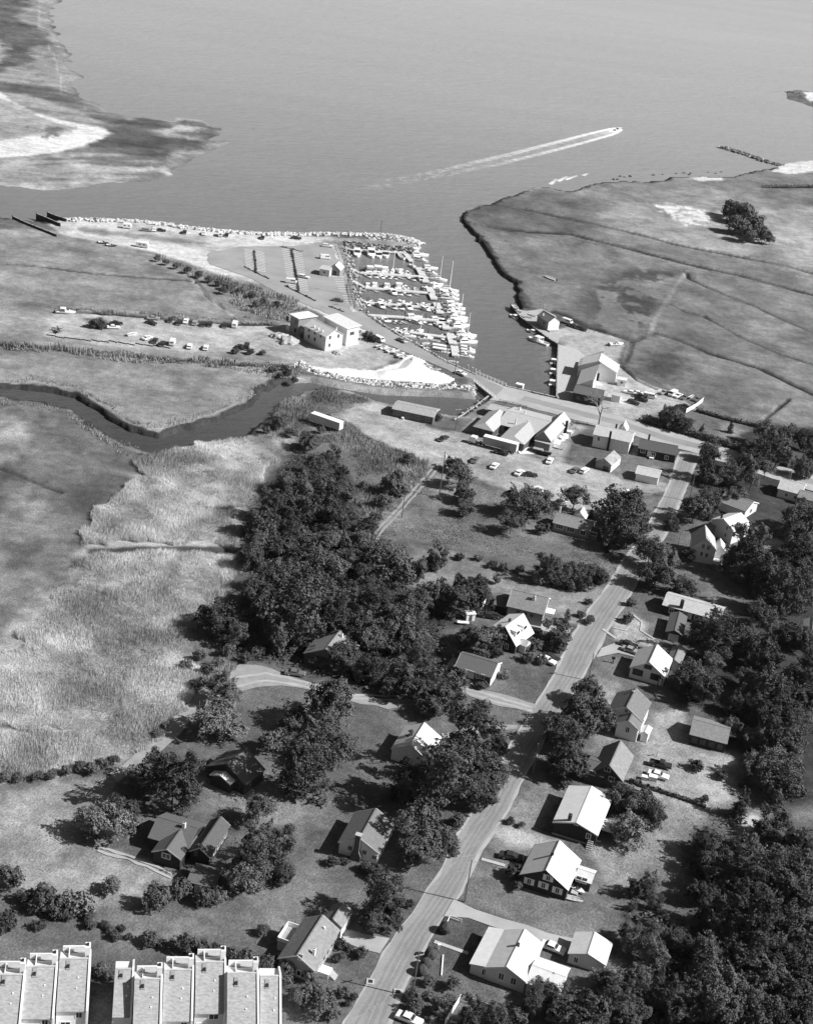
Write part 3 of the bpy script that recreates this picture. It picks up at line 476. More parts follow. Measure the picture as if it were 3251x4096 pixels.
# ---------------------------------------------------------------- buildings
class House:
    def __init__(s, name, label, cat='house', group=None):
        s.name, s.label, s.cat, s.group = name, label, cat, group; s.root = None; s.blocks = []
    def start(s, A, B, z):
        ux = (B-A); ux.z = 0; s.ux = ux.normalized(); s.uy = Vector((-s.ux.y, s.ux.x, 0)); s.o = Vector((A.x, A.y, 0)); s.rz = math.atan2(s.ux.y, s.ux.x)
        s.root = thing(s.name, s.label, s.cat, s.o, s.rz, s.group)
    def loc(s, g): d = Vector((g.x-s.o.x, g.y-s.o.y, 0)); return d.dot(s.ux), d.dot(s.uy)
    def wld(s, x, y): p = s.o+s.ux*x+s.uy*y; return (p.x, p.y)
    def block(s, f, A, B, C=None, depth=None, eave=2.8, peak=None, rise=None, ridge='y', wall='offwhite', roof='roof_mid', ov=0.3, hip=0, prof=None, z0=-0.4, trim=None, peakat=None):
        a, b = P(f, *A, eave), P(f, *B, eave)
        if s.root is None: s.start(a, b, eave)
        x0, y0 = s.loc(a); x1, y1b = s.loc(b); yf = (y0+y1b)/2
        if C is not None: c = P(f, *C, eave); depth = s.loc(c)[1]-y0
        y1 = yf+depth
        bl = dict(x0=x0, x1=x1, y0=yf, y1=y1, eave=eave); s.blocks.append(bl)
        xm = (x0+x1)/2; ym = (yf+y1)/2
        if prof is None:
            if peak is not None:
                g = s.wld(xm, yf) if ridge == 'y' else s.wld((x0+x1)/2, ym)
                rise = max(0.3, zat(g, f, *peak)-eave) if ridge == 'y' else rise
            if ridge == 'y': prof = [(x0, eave), (xm, eave+rise), (x1, eave)]
            else: prof = [(yf, eave), (ym, eave+rise), (y1, eave)]
        if callable(prof): prof = prof(x0, x1)
        bl['prof'] = prof; bl['ridge'] = ridge; bl['top'] = max(z for _, z in prof)
        w = MB(); base = [(prof[-1][0], z0), (prof[0][0], z0)]
        lo, hi = (yf, y1) if ridge == 'y' else (x0, x1)
        wp = [(u, z-0.02) for u, z in prof]
        if hip: wp = [(prof[0][0], eave-.02), (prof[-1][0], eave-.02)]
        w.prism(base[::-1]+wp[::-1] if False else base+wp, lo, hi)
        # roof: a chevron slab with overhang
        def ext(p): 
            (ua, za), (ub, zb) = p[0], p[1]; k0 = (zb-za)/(ub-ua) if ub != ua else 0; (uc, zc), (ud, zd) = p[-2], p[-1]; k1 = (zd-zc)/(ud-uc) if ud != uc else 0
            return [(ua-ov, za-ov*k0)]+list(p[1:-1])+[(ud+ov, zd+ov*k1)]
        e = ext(prof); th = 0.16; top = [(u, z+th) for u, z in e]; bot = [(u, z+0.0) for u, z in e]
        r = MB(); n = len(e); l2, h2 = lo-ov, hi+ov
        v = [(u, l2, z) for u, z in top]+[(u, l2, z) for u, z in bot]+[(u, h2, z) for u, z in top]+[(u, h2, z) for u, z in bot]
        if hip:
            for k in (n//2, n+n//2): v[k] = (v[k][0], l2+hip, v[k][2])
        fc = []
        for i in range(n-1): fc += [(i, i+1, 2*n+i+1, 2*n+i), (n+i+1, n+i, 3*n+i, 3*n+i+1)]
        if hip: fc += [(0, n-1, n//2)] + [(n, n+n//2, 2*n-1), (0, n, 2*n-1, n-1)]; 
        else: fc += [(i, n+i, n+i+1, i+1) for i in range(n-1)]
        fc += [(2*n+i+1, 3*n+i+1, 3*n+i, 2*n+i) for i in range(n-1)]
        fc += [(0, 2*n, 3*n, n), (n-1, 2*n-1, 4*n-1, 3*n-1)]
        r.v, r.f = v, fc
        if ridge == 'x':
            w.v = [(y, x, z) for x, y, z in w.v]; w.f = [q[::-1] for q in w.f]; r.v = [(y, x, z) for x, y, z in r.v]; r.f = [q[::-1] for q in r.f]
        bl['wall'] = w.obj('wall', wall, s.root); bl['roof'] = r.obj('roof', roof, s.root)
        # ridge cap board
        cap = MB(); k = max(range(len(prof)), key=lambda i: prof[i][1]); u = prof[k][0]
        if 0 < k < len(prof)-1:
            if ridge == 'y': cap.box(u-.14, u+.14, lo-ov+hip+.02, hi+ov-.02, prof[k][1]+.10, prof[k][1]+.2)
            else: cap.box(lo-ov+.02, hi+ov-.02, u-.14, u+.14, prof[k][1]+.10, prof[k][1]+.2)
            cap.obj('ridge_cap', roof, bl['roof'])
        if trim:
            t = MB(); i = len(e)
            for side in (0, 1):
                uu = lo-ov-.05 if side == 0 else hi+ov; pl = [(u, z+th+.03) for u, z in e]+[(u, z-.12) for u, z in reversed(e)]
                tt = MB(); tt.prism(pl, uu, uu+.05)
                if ridge == 'x': tt.v = [(y, x, z) for x, y, z in tt.v]
                tt.obj('rake_board', trim, bl['roof'])
        return bl
    def hit(s, bl, side, f, x, y):
        d = Vector(ray(*nat(f, x, y))); dx, dy = d.dot(s.ux), d.dot(s.uy); o = Vector((-s.o.x, -s.o.y, 0)); ox, oy = o.dot(s.ux), o.dot(s.uy)
        if side in 'SN': c = bl['y0'] if side == 'S' else bl['y1']; t = (c-oy)/dy; return ox+dx*t, ALT+d.z*t
        c = bl['x1'] if side == 'E' else bl['x0']; t = (c-ox)/dx; return oy+dy*t, ALT+d.z*t
    def put(s, mb, bl, side, u, z):
        "place a solid modelled against a wall (x along it, -y outwards)"
        out = []
        for x, y, zz in mb.v:
            if side == 'S': q = (u+x, bl['y0']+y, z+zz)
            elif side == 'N': q = (u-x, bl['y1']-y, z+zz)
            elif side == 'E': q = (bl['x1']-y, u+x, z+zz)
            else: q = (bl['x0']+y, u-x, z+zz)
            out.append(q)
        mb.v = out; return mb
    def window(s, bl, side, w, h, f=None, x=0, y=0, u=None, z=None, frame='white', shutters=None, panes=2, door=False):
        if f is not None: u, z = s.hit(bl, side, f, x, y)
        fr = MB().box(-w/2-.12, w/2+.12, -.07, 0.02, -h/2-.12, h/2+.12); fo = s.put(fr, bl, side, u, z).obj('door' if door else 'window', frame, s.root)
        pw = w/panes
        if not door:
            for k in range(panes):
                x0 = -w/2+k*pw+.05; g = MB().box(x0, x0+pw-.10, -.085, -.05, -h/2+.05, h/2-.05); s.put(g, bl, side, u, z).obj('pane', 'glass', fo)
        else:
            g = MB().box(-w/2+.08, w/2-.08, -.10, -.05, -h/2, h/2-.08); s.put(g, bl, side, u, z).obj('door_leaf', 'lightgrey', fo)
        if shutters:
            for k in (-1, 1):
                c = k*(w/2+.42); g = MB().box(c-.26, c+.26, -.10, 0.0, -h/2-.1, h/2+.1); s.put(g, bl, side, u, z).obj('shutter', shutters, fo)
    def box(s, name, m, x0, x1, y0, y1, z0, z1, parent=None): return MB().box(x0, x1, y0, y1, z0, z1).obj(name, m, parent or s.root)
    def at(s, f, x, y, z): return s.loc(P(f, x, y, z))
    def chimney(s, f, x, y, z, w=.7, d=.7, h=1.4, m='brick', down=1.5):
        cx, cy = s.at(f, x, y, z); c = s.box('chimney', m, cx-w/2, cx+w/2, cy-d/2, cy+d/2, z-down, z+h)
        s.box('flue', 'dark', cx-w/2+.15, cx+w/2-.15, cy-d/2+.15, cy+d/2-.15, z+h+.002, z+h+.12, c); return c
    def vent(s, f, x, y, z):
        cx, cy = s.at(f, x, y, z); s.box('roof_vent', 'white', cx-.18, cx+.18, cy-.18, cy+.18, z-.6, z+.35)
h = House('house', 'dark sided house with white shuttered windows and a bright white roof half')
b1 = h.block('L', (920,185), (1270,300), (1025,-31), eave=3.0, peak=(1135,160), wall='darkwall', roof='roof_white', trim='darkwall')
for x, y in ((980,238),(1088,268),(1194,308)): h.window(b1, 'S', .8, 1.3, 'L', x, y, shutters='white')
h.window(b1, 'S', .8, 1.2, 'L', 1125, 213, shutters='white'); h.chimney('L', 1152, 50, 5.6, .6, .6, .9, 'dark')
b2 = h.block('L', (1335,215), (1445,250), depth=4.2, eave=2.4, rise=.9, ridge='x', wall='darkwall', roof='roof_white')
for x in (1356, 1400): h.window(b2, 'S', .9, 1.3, 'L', x, 220+(x-1356)*.3)
pb = h.block('L', (925,180), (965,195), depth=9.0, eave=2.6, prof=None, rise=.3, wall='darkwall', roof='roof_white', ov=.5)
x, y = h.at('L', 1250, 340, 0); h.box('bulkhead_door', 'concrete', x+1, x+2.4, y+.6, y+2.4, -.2, .5)
h = House('house', 'white roofed cottage with a flat rear wing and grey walls beside the driveway')
b1 = h.block('L', (655,888), (950,995), (795,621), eave=3.0, peak=(815,885), wall='lightgrey', roof='roof_white', trim='white')
for x, y in ((768,960), (860,996)): h.window(b1, 'S', 1.0, 1.5, 'L', x, y)
h.chimney('L', 893, 735, 4.7, .6, .6, .8, 'brick')
e0 = b1['x0']; b2 = h.block('L', (555,868), (655,890), (695,600), eave=2.6, wall='lightgrey', roof='roof_white', prof=[(e0-3.0, 2.35), (e0, 2.96)]); h.window(b2, 'S', .9, 1.4, 'L', 640, 928)
b3 = h.block('L', (960,1012), (1200,1092), depth=7.5, eave=2.7, rise=1.1, ridge='x', wall='lightgrey', roof='roof_white'); h.chimney('L', 1165, 945, 3.6, .5, .5, .3, 'concrete')
h.window(b3, 'S', .9, 1.2, u=b3['x0']+1.5, z=1.5)
h = House('garage', 'small white roofed garage standing behind the parked car', 'garage')
b1 = h.block('L', (1285,785), (1555,870), (1345,635), eave=2.4, peak=(1440,790), wall='lightgrey', roof='roof_white'); h.window(b1, 'S', .8, 1.3, 'L', 1335, 835); h.window(b1, 'E', 2.2, 2.0, u=(b1['y0']+b1['y1'])/2, z=1.0, door=True)
h = House('house', 'tall house with pale two tone roof, dark walls and a side deck')
b1 = h.block('K', (1170,1115), (1495,1215), (1300,855), eave=3.2, peak=(1340,1120), wall='darkwall', roof='roof_white', trim='white')
h.chimney('K', 1290, 1085, 5.0, .8, .8, .9, 'brick', 2); h.window(b1, 'S', .8, .5, u=(b1['x0']+b1['x1'])/2, z=4.3)
dx = b1['x1']; ym = (b1['y0']+b1['y1'])/2; dk = h.box('deck', 'white', dx+.05, dx+3.2, ym-2.2, ym+2.0, 1.2, 1.4)
for q in ((dx+3.0, ym-2.1), (dx+3.0, ym+1.9)): h.box('deck_post', 'wood', q[0]-.08, q[0]+.08, q[1]-.08, q[1]+.08, -.2, 1.2, dk)
for k in range(5): h.box('step', 'wood', b1['x1']-1.6, b1['x1']-.4, b1['y0']-.35*(k+1), b1['y0']-.35*k-.01, -.2, 1.3-.28*k)
h.box('sill_course', 'concrete', b1['x0'], b1['x1'], b1['y0']-.12, b1['y0']-.004, -.3, .35)
h.window(b1, 'S', .9, 1.2, 'K', 1430, 1225)
h = House('house', 'brown gabled house with pale right roof slope beside the yard of parked cars')
b1 = h.block('H', (-59,1581), (175,1653), depth=11.0, eave=3.0, rise=2.9, wall='brownwall', roof='roof_mid', trim='brownwall')
for x, y in ((1575,718), (1605,790)): h.window(b1, 'S', 1.2, 1.0, 'K', x, y)
b2 = h.block('K', (1405,735), (1540,770), depth=6.5, eave=2.8, rise=1.3, ridge='x', wall='brownwall', roof='roof_brown'); h.window(b2, 'S', 1.3, 1.0, 'K', 1458, 745)
h = House('house', 'white house with dark slate left roof slopes and a front wing')
b1 = h.block('H', (65,1090), (330,1172), (135,950), eave=4.2, peak=(220,1060), wall='offwhite', roof='roof_slate', trim='white')
b2 = h.block('H', (135,1190), (305,1240), depth=4.5, eave=3.8, peak=(240,1173), wall='offwhite', roof='roof_slate', trim='white')
h.window(b2, 'S', .9, 1.4, 'H', 218, 1245); h.window(b1, 'S', .9, 1.4, 'H', 115, 1140); h.window(b1, 'S', .7, .9, 'H', 208, 1092); h.chimney('H', 262, 952, 6.2, .6, .6, .8, 'white')
px_ = b2['x1']; h.block('H', (330,1265), (385,1280), depth=3.0, eave=2.5, rise=.3, wall='white', roof='roof_white')
h = House('house', 'white gable fronted house with dark arched windows and a dazzling right roof')
b1 = h.block('H', (245,738), (515,815), (315,605), eave=3.1, peak=(390,700), wall='lightgrey', roof='roof_white', trim='white')
for x, y in ((300,783), (443,822)): h.window(b1, 'S', 1.3, 1.6, 'H', x, y, frame='darkwall', shutters='darkwall')
h.window(b1, 'S', 1.8, 1.0, 'H', 383, 740, frame='darkwall'); h.window(b1, 'S', .9, 2.0, 'H', 480, 860, frame='darkwall', door=True)
b2 = h.block('H', (540,690), (640,715), depth=8, eave=2.4, rise=.9, wall='midgrey', roof='roof_mid'); h.chimney('H', 428, 648, 5.2, .35, .35, .5, 'dark')
h = House('house', 'long ranch house with pale roof and a big dark chimney below the hedge')
b1 = h.block('H', (505,240), (955,365), depth=8.5, eave=2.7, rise=1.5, ridge='x', wall='darkwall', roof='roof_light')
h.chimney('H', 650, 258, 3.2, 1.0, .9, 2.2, 'stone', 3); h.chimney('H', 900, 218, 4.1, .6, .6, .8, 'brick')
for k in range(4): h.window(b1, 'S', 1.2, 1.2, u=b1['x0']+(k+.7)*(b1['x1']-b1['x0'])/4.4, z=1.5)
h.window(b1, 'S', 1.0, 2.0, 'H', 716, 325, door=True)
h = House('garage', 'low grey roofed garage half hidden by trees beside the ranch house', 'garage')
b1 = h.block('H', (530,455), (655,485), (575,310), eave=2.4, rise=.9, wall='brownwall', roof='roof_brown'); h.window(b1, 'S', 2.4, 2.0, u=(b1['x0']+b1['x1'])/2, z=.95, door=True)
h = House('house', 'dark walled house with grey roof under the backyard trees')
b1 = h.block('H', (725,1280), (1010,1355), depth=8.5, eave=2.8, rise=1.6, ridge='x', wall='darkwall', roof='roof_mid')
for k in range(4): h.window(b1, 'S', 1.1, 1.3, u=b1['x0']+(k+.6)*(b1['x1']-b1['x0'])/4.2, z=1.5, frame='brownwall')
h = House('house', 'large grey shingled house with two chimneys and three small windows')
b1 = h.block('b5', (560,530), (1160,672), depth=9.5, eave=4.0, wall='midgrey', roof='roof_mid', ridge='x', trim='white', rise=2.6)
for x, y in ((733,625), (855,662), (962,693)): h.window(b1, 'S', .9, .9, 'b5', x, y, frame='midgrey')
h.chimney('b5', 995, 440, 5.6, .8, .8, 1.6, 'white'); h.chimney('b5', 908, 425, 5.4, .8, .6, .6, 'offwhite')
b2 = h.block('b5', (325,500), (545,560), depth=7, eave=2.6, rise=1.0, ridge='x', wall='darkwall', roof='roof_brown')
pe = b1['x1']; ym = (b1['y0']+b1['y1'])/2; pc = h.box('porch', 'white', pe+.1, pe+2.4, ym-.5, ym+2.5, 2.2, 2.4)
for k in (-.4, 2.3): h.box('porch_post', 'white', pe+2.1, pe+2.3, ym+k, ym+k+.15, -.2, 2.2, pc)
for k in (-2.5, 0.8): h.window(b1, 'E', 1.0, 1.5, u=ym+k, z=1.6)
for k in (-2.0, 1.5): h.window(b1, 'E', .9, 1.3, u=ym+k, z=4.2)
h.window(b1, 'W', .9, 1.2, u=ym, z=4.2)
h = House('house', 'white roofed cape house with two dormers and dark gable')
bx = h.block('b5', (300,1030), (695,1200), depth=9.0, eave=2.7, wall='darkwall', roof='roof_white', trim='white', prof=lambda a, b: [(a-.6, 4.9), ((a+b)/2-.2, 6.7), (b, 2.7)])
for x, y in ((400,1027), (512,1062)): h.window(bx, 'S', .9, 1.0, 'b5', x, y)
h.window(bx, 'S', 1.0, 1.4, 'b5', 532, 1218); h.chimney('b5', 588, 800, 6.4, .6, .6, .9, 'brick')
xm = (bx['x0']+bx['x1'])/2; hw = (bx['x1']-bx['x0'])/2; rz_ = bx['top']; sl_ = (rz_-2.7)/hw
for k in (.24, .66):
    yc = bx['y0']+(bx['y1']-bx['y0'])*k; x1 = xm+hw*.72; zt = rz_-.35
    dm = h.box('dormer', 'white', xm+.2, x1, yc-1.2, yc+1.2, zt-sl_*hw*.72-.2, zt-.5); h.box('dormer_roof', 'roof_white', xm+.2, x1+.25, yc-1.45, yc+1.45, zt-.498, zt-.36, dm)
    h.box('dormer_window', 'glass', x1+.003, x1+.06, yc-.8, yc+.8, zt-1.7, zt-.8, dm)
pp = h.block('b5', (745,1140), (860,1110), depth=2.6, eave=2.5, rise=1.2, wall='white', roof='roof_white', z0=1.8) if False else None
yc = bx['y0']+3.0; en = MB().prism([(yc-1.3, 2.3), (yc+1.3, 2.3), (yc, 3.6)], bx['x1']+.0, bx['x1']+2.2); en.v = [(y, x, z) for x, y, z in en.v]; en.f = [q[::-1] for q in en.f]; eo = en.obj('entry_roof', 'roof_white', h.root)
for yy in (yc-1.2, yc+1.1): h.box('entry_wall', 'white', bx['x1']+.02, bx['x1']+2.0, yy, yy+.12, -.2, 2.298, eo)
h.box('entry_opening', 'dark', bx['x1']+.02, bx['x1']+.10, yc-.9, yc+.9, 0, 2.2, eo)
h = House('house', 'small brown ranch with sunlit white gable end and side deck')
b1 = h.block('J', (425,1268), (690,1348), depth=8.0, eave=3.0, rise=1.9, ridge='x', wall='brownwall', roof='roof_brown', trim='white')
for x, y in ((588,1335), (628,1345)): h.window(b1, 'S', .8, 1.3, 'J', x, y)
h.window(b1, 'S', 2.2, 1.9, 'J', 525, 1322, door=True)
for k in range(5): h.box('step', 'wood', b1['x0']+2.6+.5*k, b1['x0']+3.06+.5*k, b1['y0']-1.3, b1['y0']-.12, -.2, 1.2-.22*k)
dk = h.box('deck', 'wood', b1['x0']-3.0, b1['x0']-.1, b1['y0']+2, b1['y0']+6.5, 1.2, 1.35)
for q in (2.2, 6.3): h.box('deck_post', 'wood', b1['x0']-2.9, b1['x0']-2.75, b1['y0']+q-.08, b1['y0']+q+.08, -.2, 2.3, dk)
MT['gable_white'] = MT['white']; gw = MB(); p_ = b1['prof']; gw.prism([(p_[0][0]+.02, 0.2), (p_[2][0]-.02, .2), (p_[2][0]-.02, p_[2][1]-.1), (p_[1][0], p_[1][1]-.1), (p_[0][0]+.02, p_[0][1]-.1)], b1['x1']+.003, b1['x1']+.05); gw.v = [(y, x, z) for x, y, z in gw.v]; gw.f = [q[::-1] for q in gw.f]; gw.obj('gable_end', 'white', h.root)
h = House('house', 'low grey cottage with white framed windows on the big lawn')
b1 = h.block('J', (1165,172), (1438,242), depth=8.0, eave=2.8, rise=1.7, ridge='x', wall='midgrey', roof='roof_mid')
for x, y, n in ((1210,200,3), (1295,225,3), (1388,250,2)): h.window(b1, 'S', .75*n, 1.5, 'J', x, y, panes=n)
b2 = h.block('J', (1440,245), (1500,262), depth=4, eave=2.2, rise=.5, ridge='x', wall='midgrey', roof='roof_dark'); h.window(b2, 'S', 1.8, 1.0, 'J', 1470, 258, panes=3)
b3 = h.block('J', (1320,118), (1405,140), depth=4, eave=3.0, rise=1.6, wall='white', roof='roof_white'); h.chimney('J', 1215, 72, 4.4, .5, .5, .9, 'white')
h = House('house', 'white walled house with broad stone chimney on its gable end')
b1 = h.block('N', (1062,410), (1355,495), (1185,195), eave=3.0, peak=(1215,383), wall='offwhite', roof='roof_slate', trim='white')
for x, y in ((1142,460), (1250,492)): h.window(b1, 'S', .9, 1.1, 'N', x, y)
xm = (b1['x0']+b1['x1'])/2-.25; st = MB().prism([(xm-1.1, -.3), (xm+1.1, -.3), (xm+1.1, 1.2), (xm+.55, 2.4), (xm+.55, b1['top']+1.1), (xm-.55, b1['top']+1.1), (xm-.55, 2.4), (xm-1.1, 1.2)], b1['y0']-1.0, b1['y0']-.003).obj('chimney', 'stone', h.root)
h.box('chimney_cap', 'concrete', xm-.65, xm+.65, b1['y0']-1.1, b1['y0']+.05, b1['top']+1.102, b1['top']+1.25, st)
for k in (.25, .5, .75): h.window(b1, 'E', 1.0, 1.3, u=b1['y0']+(b1['y1']-b1['y0'])*k, z=1.6)
h.window(b1, 'S', .9, .9, 'N', 1325, 530)
h = House('house', 'grey roofed house with white railed rear deck and front steps by the street')
b1 = h.block('N', (606,1292), (868,1385), (794,1002), eave=3.2, rise=2.1, wall='midgrey', roof='roof_mid', trim='white')
y0, y1 = b1['y0'], b1['y1']; x0 = b1['x0']; L_ = y1-y0; dk = h.box('deck', 'wood', x0-2.6, x0-.1, y0+L_*.42, y0+L_*.85, 2.0, 2.2)
for q in ((x0-2.65, x0-2.5, y0+L_*.42, y0+L_*.85), (x0-2.6, x0-.3, y0+L_*.42, y0+L_*.42+.15), (x0-2.6, x0-.3, y0+L_*.85-.15, y0+L_*.85)): h.box('deck_rail', 'white', *q, 2.202, 3.1, dk)
h.box('deck_skirt', 'lightgrey', x0-2.55, x0-.2, y0+L_*.43, y0+L_*.43+.1, -.2, 1.998, dk)
h.chimney('N', 868, 1255, 4.6, .5, .5, .9, 'white'); h.vent('N', 945, 1070, 4.8); h.window(b1, 'S', .7, 1.3, 'N', 765, 1290); h.window(b1, 'S', 1.6, 1.2, u=(b1['x0']+b1['x1'])/2+1, z=1.2)
x1 = b1['x1']; st = h.box('stoop', 'white', x1+.05, x1+2.2, y0+L_*.18, y0+L_*.36, -.2, 1.1)
for k in range(4): h.box('step', 'concrete', x1+2.2+.32*k, x1+2.52+.32*k, y0+L_*.2, y0+L_*.34, -.2, .9-.24*k, st)
for k in (.15, .42, .58, .75): h.window(b1, 'E', 1.2, 1.3, u=y0+L_*k, z=2.0)
b2 = h.block('N', (945,1010), (1075,1062), depth=5.0, eave=3.15, rise=1.2, wall='white', roof='roof_mid')
h = House('house', 'dark brown rambling house with white trimmed dormer windows and paired gable window')
b1 = h.block('b6', (375,375), (960,545), depth=8.5, eave=2.9, rise=2.0, ridge='x', wall='darkwall', roof='roof_brown')
b2 = h.block('b6', (445,572), (835,715), depth=7.5, eave=2.9, peak=(632,550), wall='darkwall', roof='roof_brown', trim='lightgrey')
h.window(b2, 'S', 1.7, 1.1, 'b6', 630, 662); h.chimney('b6', 900, 235, 4.6, .6, .6, 1.3, 'white')
b3 = h.block('b6', (1000,575), (1275,655), depth=10.5, eave=3.0, rise=1.4, wall='darkwall', roof='roof_dark', trim='lightgrey')
for k in range(5): h.window(b3, 'E', 1.1, 1.4, u=b3['y0']+1.2+k*2.0, z=1.8)
h.chimney('b6', 1090, 560, 3.6, .8, .6, 1.4, 'stone')
h = House('shed', 'low flat roofed dark shed in front of the rambling brown house', 'shed')
b1 = h.block('b6', (960,1050), (1352,1142), depth=5.5, eave=2.2, rise=.6, ridge='x', wall='darkwall', roof='roof_brown'); h.window(b1, 'S', 2.2, 1.7, u=(b1['x0']+b1['x1'])/2, z=.9, door=True)
h = House('cottage', 'dark cottage with hipped grey roof and a small sunlit white porch roof', 'house')
b1 = h.block('M', (60,1262), (342,1398), (150,1128), eave=2.9, peak=(216,1248), wall='darkwall', roof='roof_brown')
b2 = h.block('M', (92,1322), (225,1398), depth=3.2, eave=2.6, peak=(140,1330), wall='darkwall', roof='roof_white', trim='white'); h.chimney('M', 280, 1345, 3.4, .5, .5, 1.1, 'white'); h.window(b1, 'S', 1, 1.2, u=b1['x1']-1.8, z=1.6, frame='brownwall')
h = House('garage', 'bright white roofed building among the big dark trees', 'garage')
b1 = h.block('K', (-61,560), (204,640), (34,395), eave=2.9, peak=(86,532), wall='offwhite', roof='roof_white'); h.window(b1, 'S', 2.4, 2.1, u=(b1['x0']+b1['x1'])/2, z=1.0, door=True)
h = House('house', 'grey roofed house nearly hidden by trees beside the turning circle')
b1 = h.block('M', (795,405), (1100,490), (905,265), eave=3.0, peak=(965,375), wall='brownwall', roof='roof_mid'); h.chimney('M', 1075, 290, 5.0, .6, .6, 1.3, 'white'); h.window(b1, 'S', 1.0, 1.2, u=b1['x0']+2, z=1.6)
# east side of the street
h = House('house', 'white two storey house with steep cross gables, nearest the street')
b1 = h.block('G', (745,1180), (925,1210), depth=9, eave=4.8, peak=(855,1115), wall='offwhite', roof='roof_light', trim='lightgrey')
for x, y in ((827,1175), (868,1188), (812,1237), (853,1248)): h.window(b1, 'S', .8, 1.4, 'G', x, y)
b2 = h.block('G', (930,1195), (1000,1215), depth=5, eave=3.0, rise=1.2, wall='white', roof='roof_white'); h.window(b2, 'E', 1, 1.2, u=b2['y0']+2.5, z=1.5)
h.box('stoop', 'white', b1['x1']+.2, b1['x1']+2.4, b1['y0']+.5, b1['y0']+2.6, -.2, 1.0)
h = House('house', 'taller white two storey house behind the cross gabled one, with a dark flue')
b1 = h.block('G', (900,960), (1070,1045), depth=8.5, eave=5.0, peak=(985,955), wall='lightgrey', roof='roof_white', trim='white')
for x, y in ((1018,1028), (1005,1085), (1073,1080)): h.window(b1, 'S', .8, 1.4, 'G', x, y)
h.chimney('G', 968, 965, 5.8, .5, .5, 2.2, 'dark', 3); b2 = h.block('G', (825,1025), (900,1040), depth=5, eave=2.6, rise=.8, ridge='x', wall='midgrey', roof='roof_mid')
h = House('house', 'grey roofed house half in tree shade with a white right gable end')
b1 = h.block('G', (955,815), (1165,895), depth=9.5, eave=2.9, rise=1.9, ridge='x', wall='lightgrey', roof='roof_mid', trim='white'); h.window(b1, 'E', 1.4, 1.4, u=(b1['y0']+b1['y1'])/2, z=1.6)
h.window(b1, 'S', 1.2, 1.3, u=b1['x1']-1.5, z=1.5)
h = House('house', 'pale roofed house deep in the trees at the right with a white gable')
b1 = h.block('b3', (870,560), (1350,690), depth=9, eave=3.0, rise=2.0, ridge='x', wall='lightgrey', roof='roof_light', trim='white')
b2 = h.block('b3', (1300,740), (1680,860), depth=7, eave=2.6, rise=1.2, ridge='x', wall='lightgrey', roof='roof_mid'); h.chimney('b3', 1110, 300, 5.0, .9, .9, 1.6, 'stone'); h.window(b1, 'S', 1, 1.2, u=b1['x0']+3, z=1.5); h.window(b1, 'S', 1, 1.2, u=b1['x0']+6, z=1.5)
h = House('shed', 'narrow flat topped shed deep in shade beside the end of the gravel drive', 'shed')
b1 = h.block('b3', (575,1935), (1040,2050), depth=3.4, eave=2.2, rise=.5, ridge='x', wall='darkwall', roof='roof_mid')
h = House('house', 'white building with shaded columns glimpsed through the trees at the right edge')
b1 = h.block('G', (1515,470), (1640,500), depth=7, eave=3.4, rise=1.6, ridge='x', wall='lightgrey', roof='roof_dark')
for k in range(3): h.window(b1, 'S', 1.0, 1.6, u=b1['x0']+1.4+2*k, z=1.8, frame='offwhite')
h = House('house', 'light roofed house cut by the right edge of the picture')
b1 = h.block('H', (1630,530), (1760,560), (1680,370), eave=2.8, rise=1.4, wall='lightgrey', roof='roof_light'); h.window(b1, 'S', 1, 1.2, u=b1['x0']+2, z=1.5)
h = House('shed', 'tiny gabled shed below the big tree at the right', 'shed')
b1 = h.block('G', (1470,1345), (1570,1375), depth=4.5, eave=2.1, rise=1.1, wall='midgrey', roof='roof_brown'); h.window(b1, 'S', 1.2, 1.5, 'G', 1530, 1350, door=True)
# houses on the upper street
h = House('house', 'white two storey house with dark stove pipe and a projecting sun porch')
b1 = h.block('a8', (640,392), (1050,485), depth=9.5, eave=4.6, rise=1.9, ridge='x', wall='offwhite', roof='roof_light', trim='white')
b2 = h.block('a8', (868,470), (1040,512), depth=4.5, eave=3.2, rise=.8, ridge='x', wall='offwhite', roof='roof_light')
for x in (935, 968, 993): h.window(b2, 'S', .7, .9, 'a8', x, 525+(x-935)*.2, panes=1)
h.window(b1, 'S', .8, 1.5, 'a8', 693, 442); x, y = h.at('a8', 822, 520, 0); h.box('stove_pipe', 'dark', x-.35, x+.35, b1['y0']-.75, b1['y0']-.05, -.2, 7.2)
h.chimney('a8', 893, 308, 6.2, .6, .6, 1.0, 'dark'); b3 = h.block('a8', (925,330), (1010,348), depth=4, eave=4.5, rise=1.9, wall='offwhite', roof='roof_white')
h = House('house', 'dark ranch house with white framed windows and dark roof on the upper street')
b1 = h.block('a8', (1150,548), (1570,632), depth=9, eave=2.9, rise=1.7, ridge='x', wall='darkwall', roof='roof_dark')
for x, y, w in ((1197,580,1.5), (1316,618,1.3), (1467,657,1.2)): h.window(b1, 'S', w, 1.3, 'a8', x, y)
h.window(b1, 'S', .9, 2.0, 'a8', 1265, 612, door=True); h.chimney('a8', 1268, 425, 4.2, .7, .7, 1.0, 'brick'); h.box('stoop', 'offwhite', b1['x0']+4.2, b1['x0']+5.8, b1['y0']-1.3, b1['y0']-.15, -.2, .7)
h = House('shed', 'little shed with blotchy patched roof and open dark door', 'shed')
b1 = h.block('a8', (668,690), (838,742), (770,600), eave=2.6, rise=1.5, wall='roof_patch', roof='roof_patch'); h.window(b1, 'S', 1.6, 1.6, 'a8', 770, 785, frame='dark', panes=1)
x1 = b1['x1']; h.box('lean_to_wall', 'white', x1+.05, x1+.25, b1['y0']-.5, b1['y1'], -.2, 2.3)
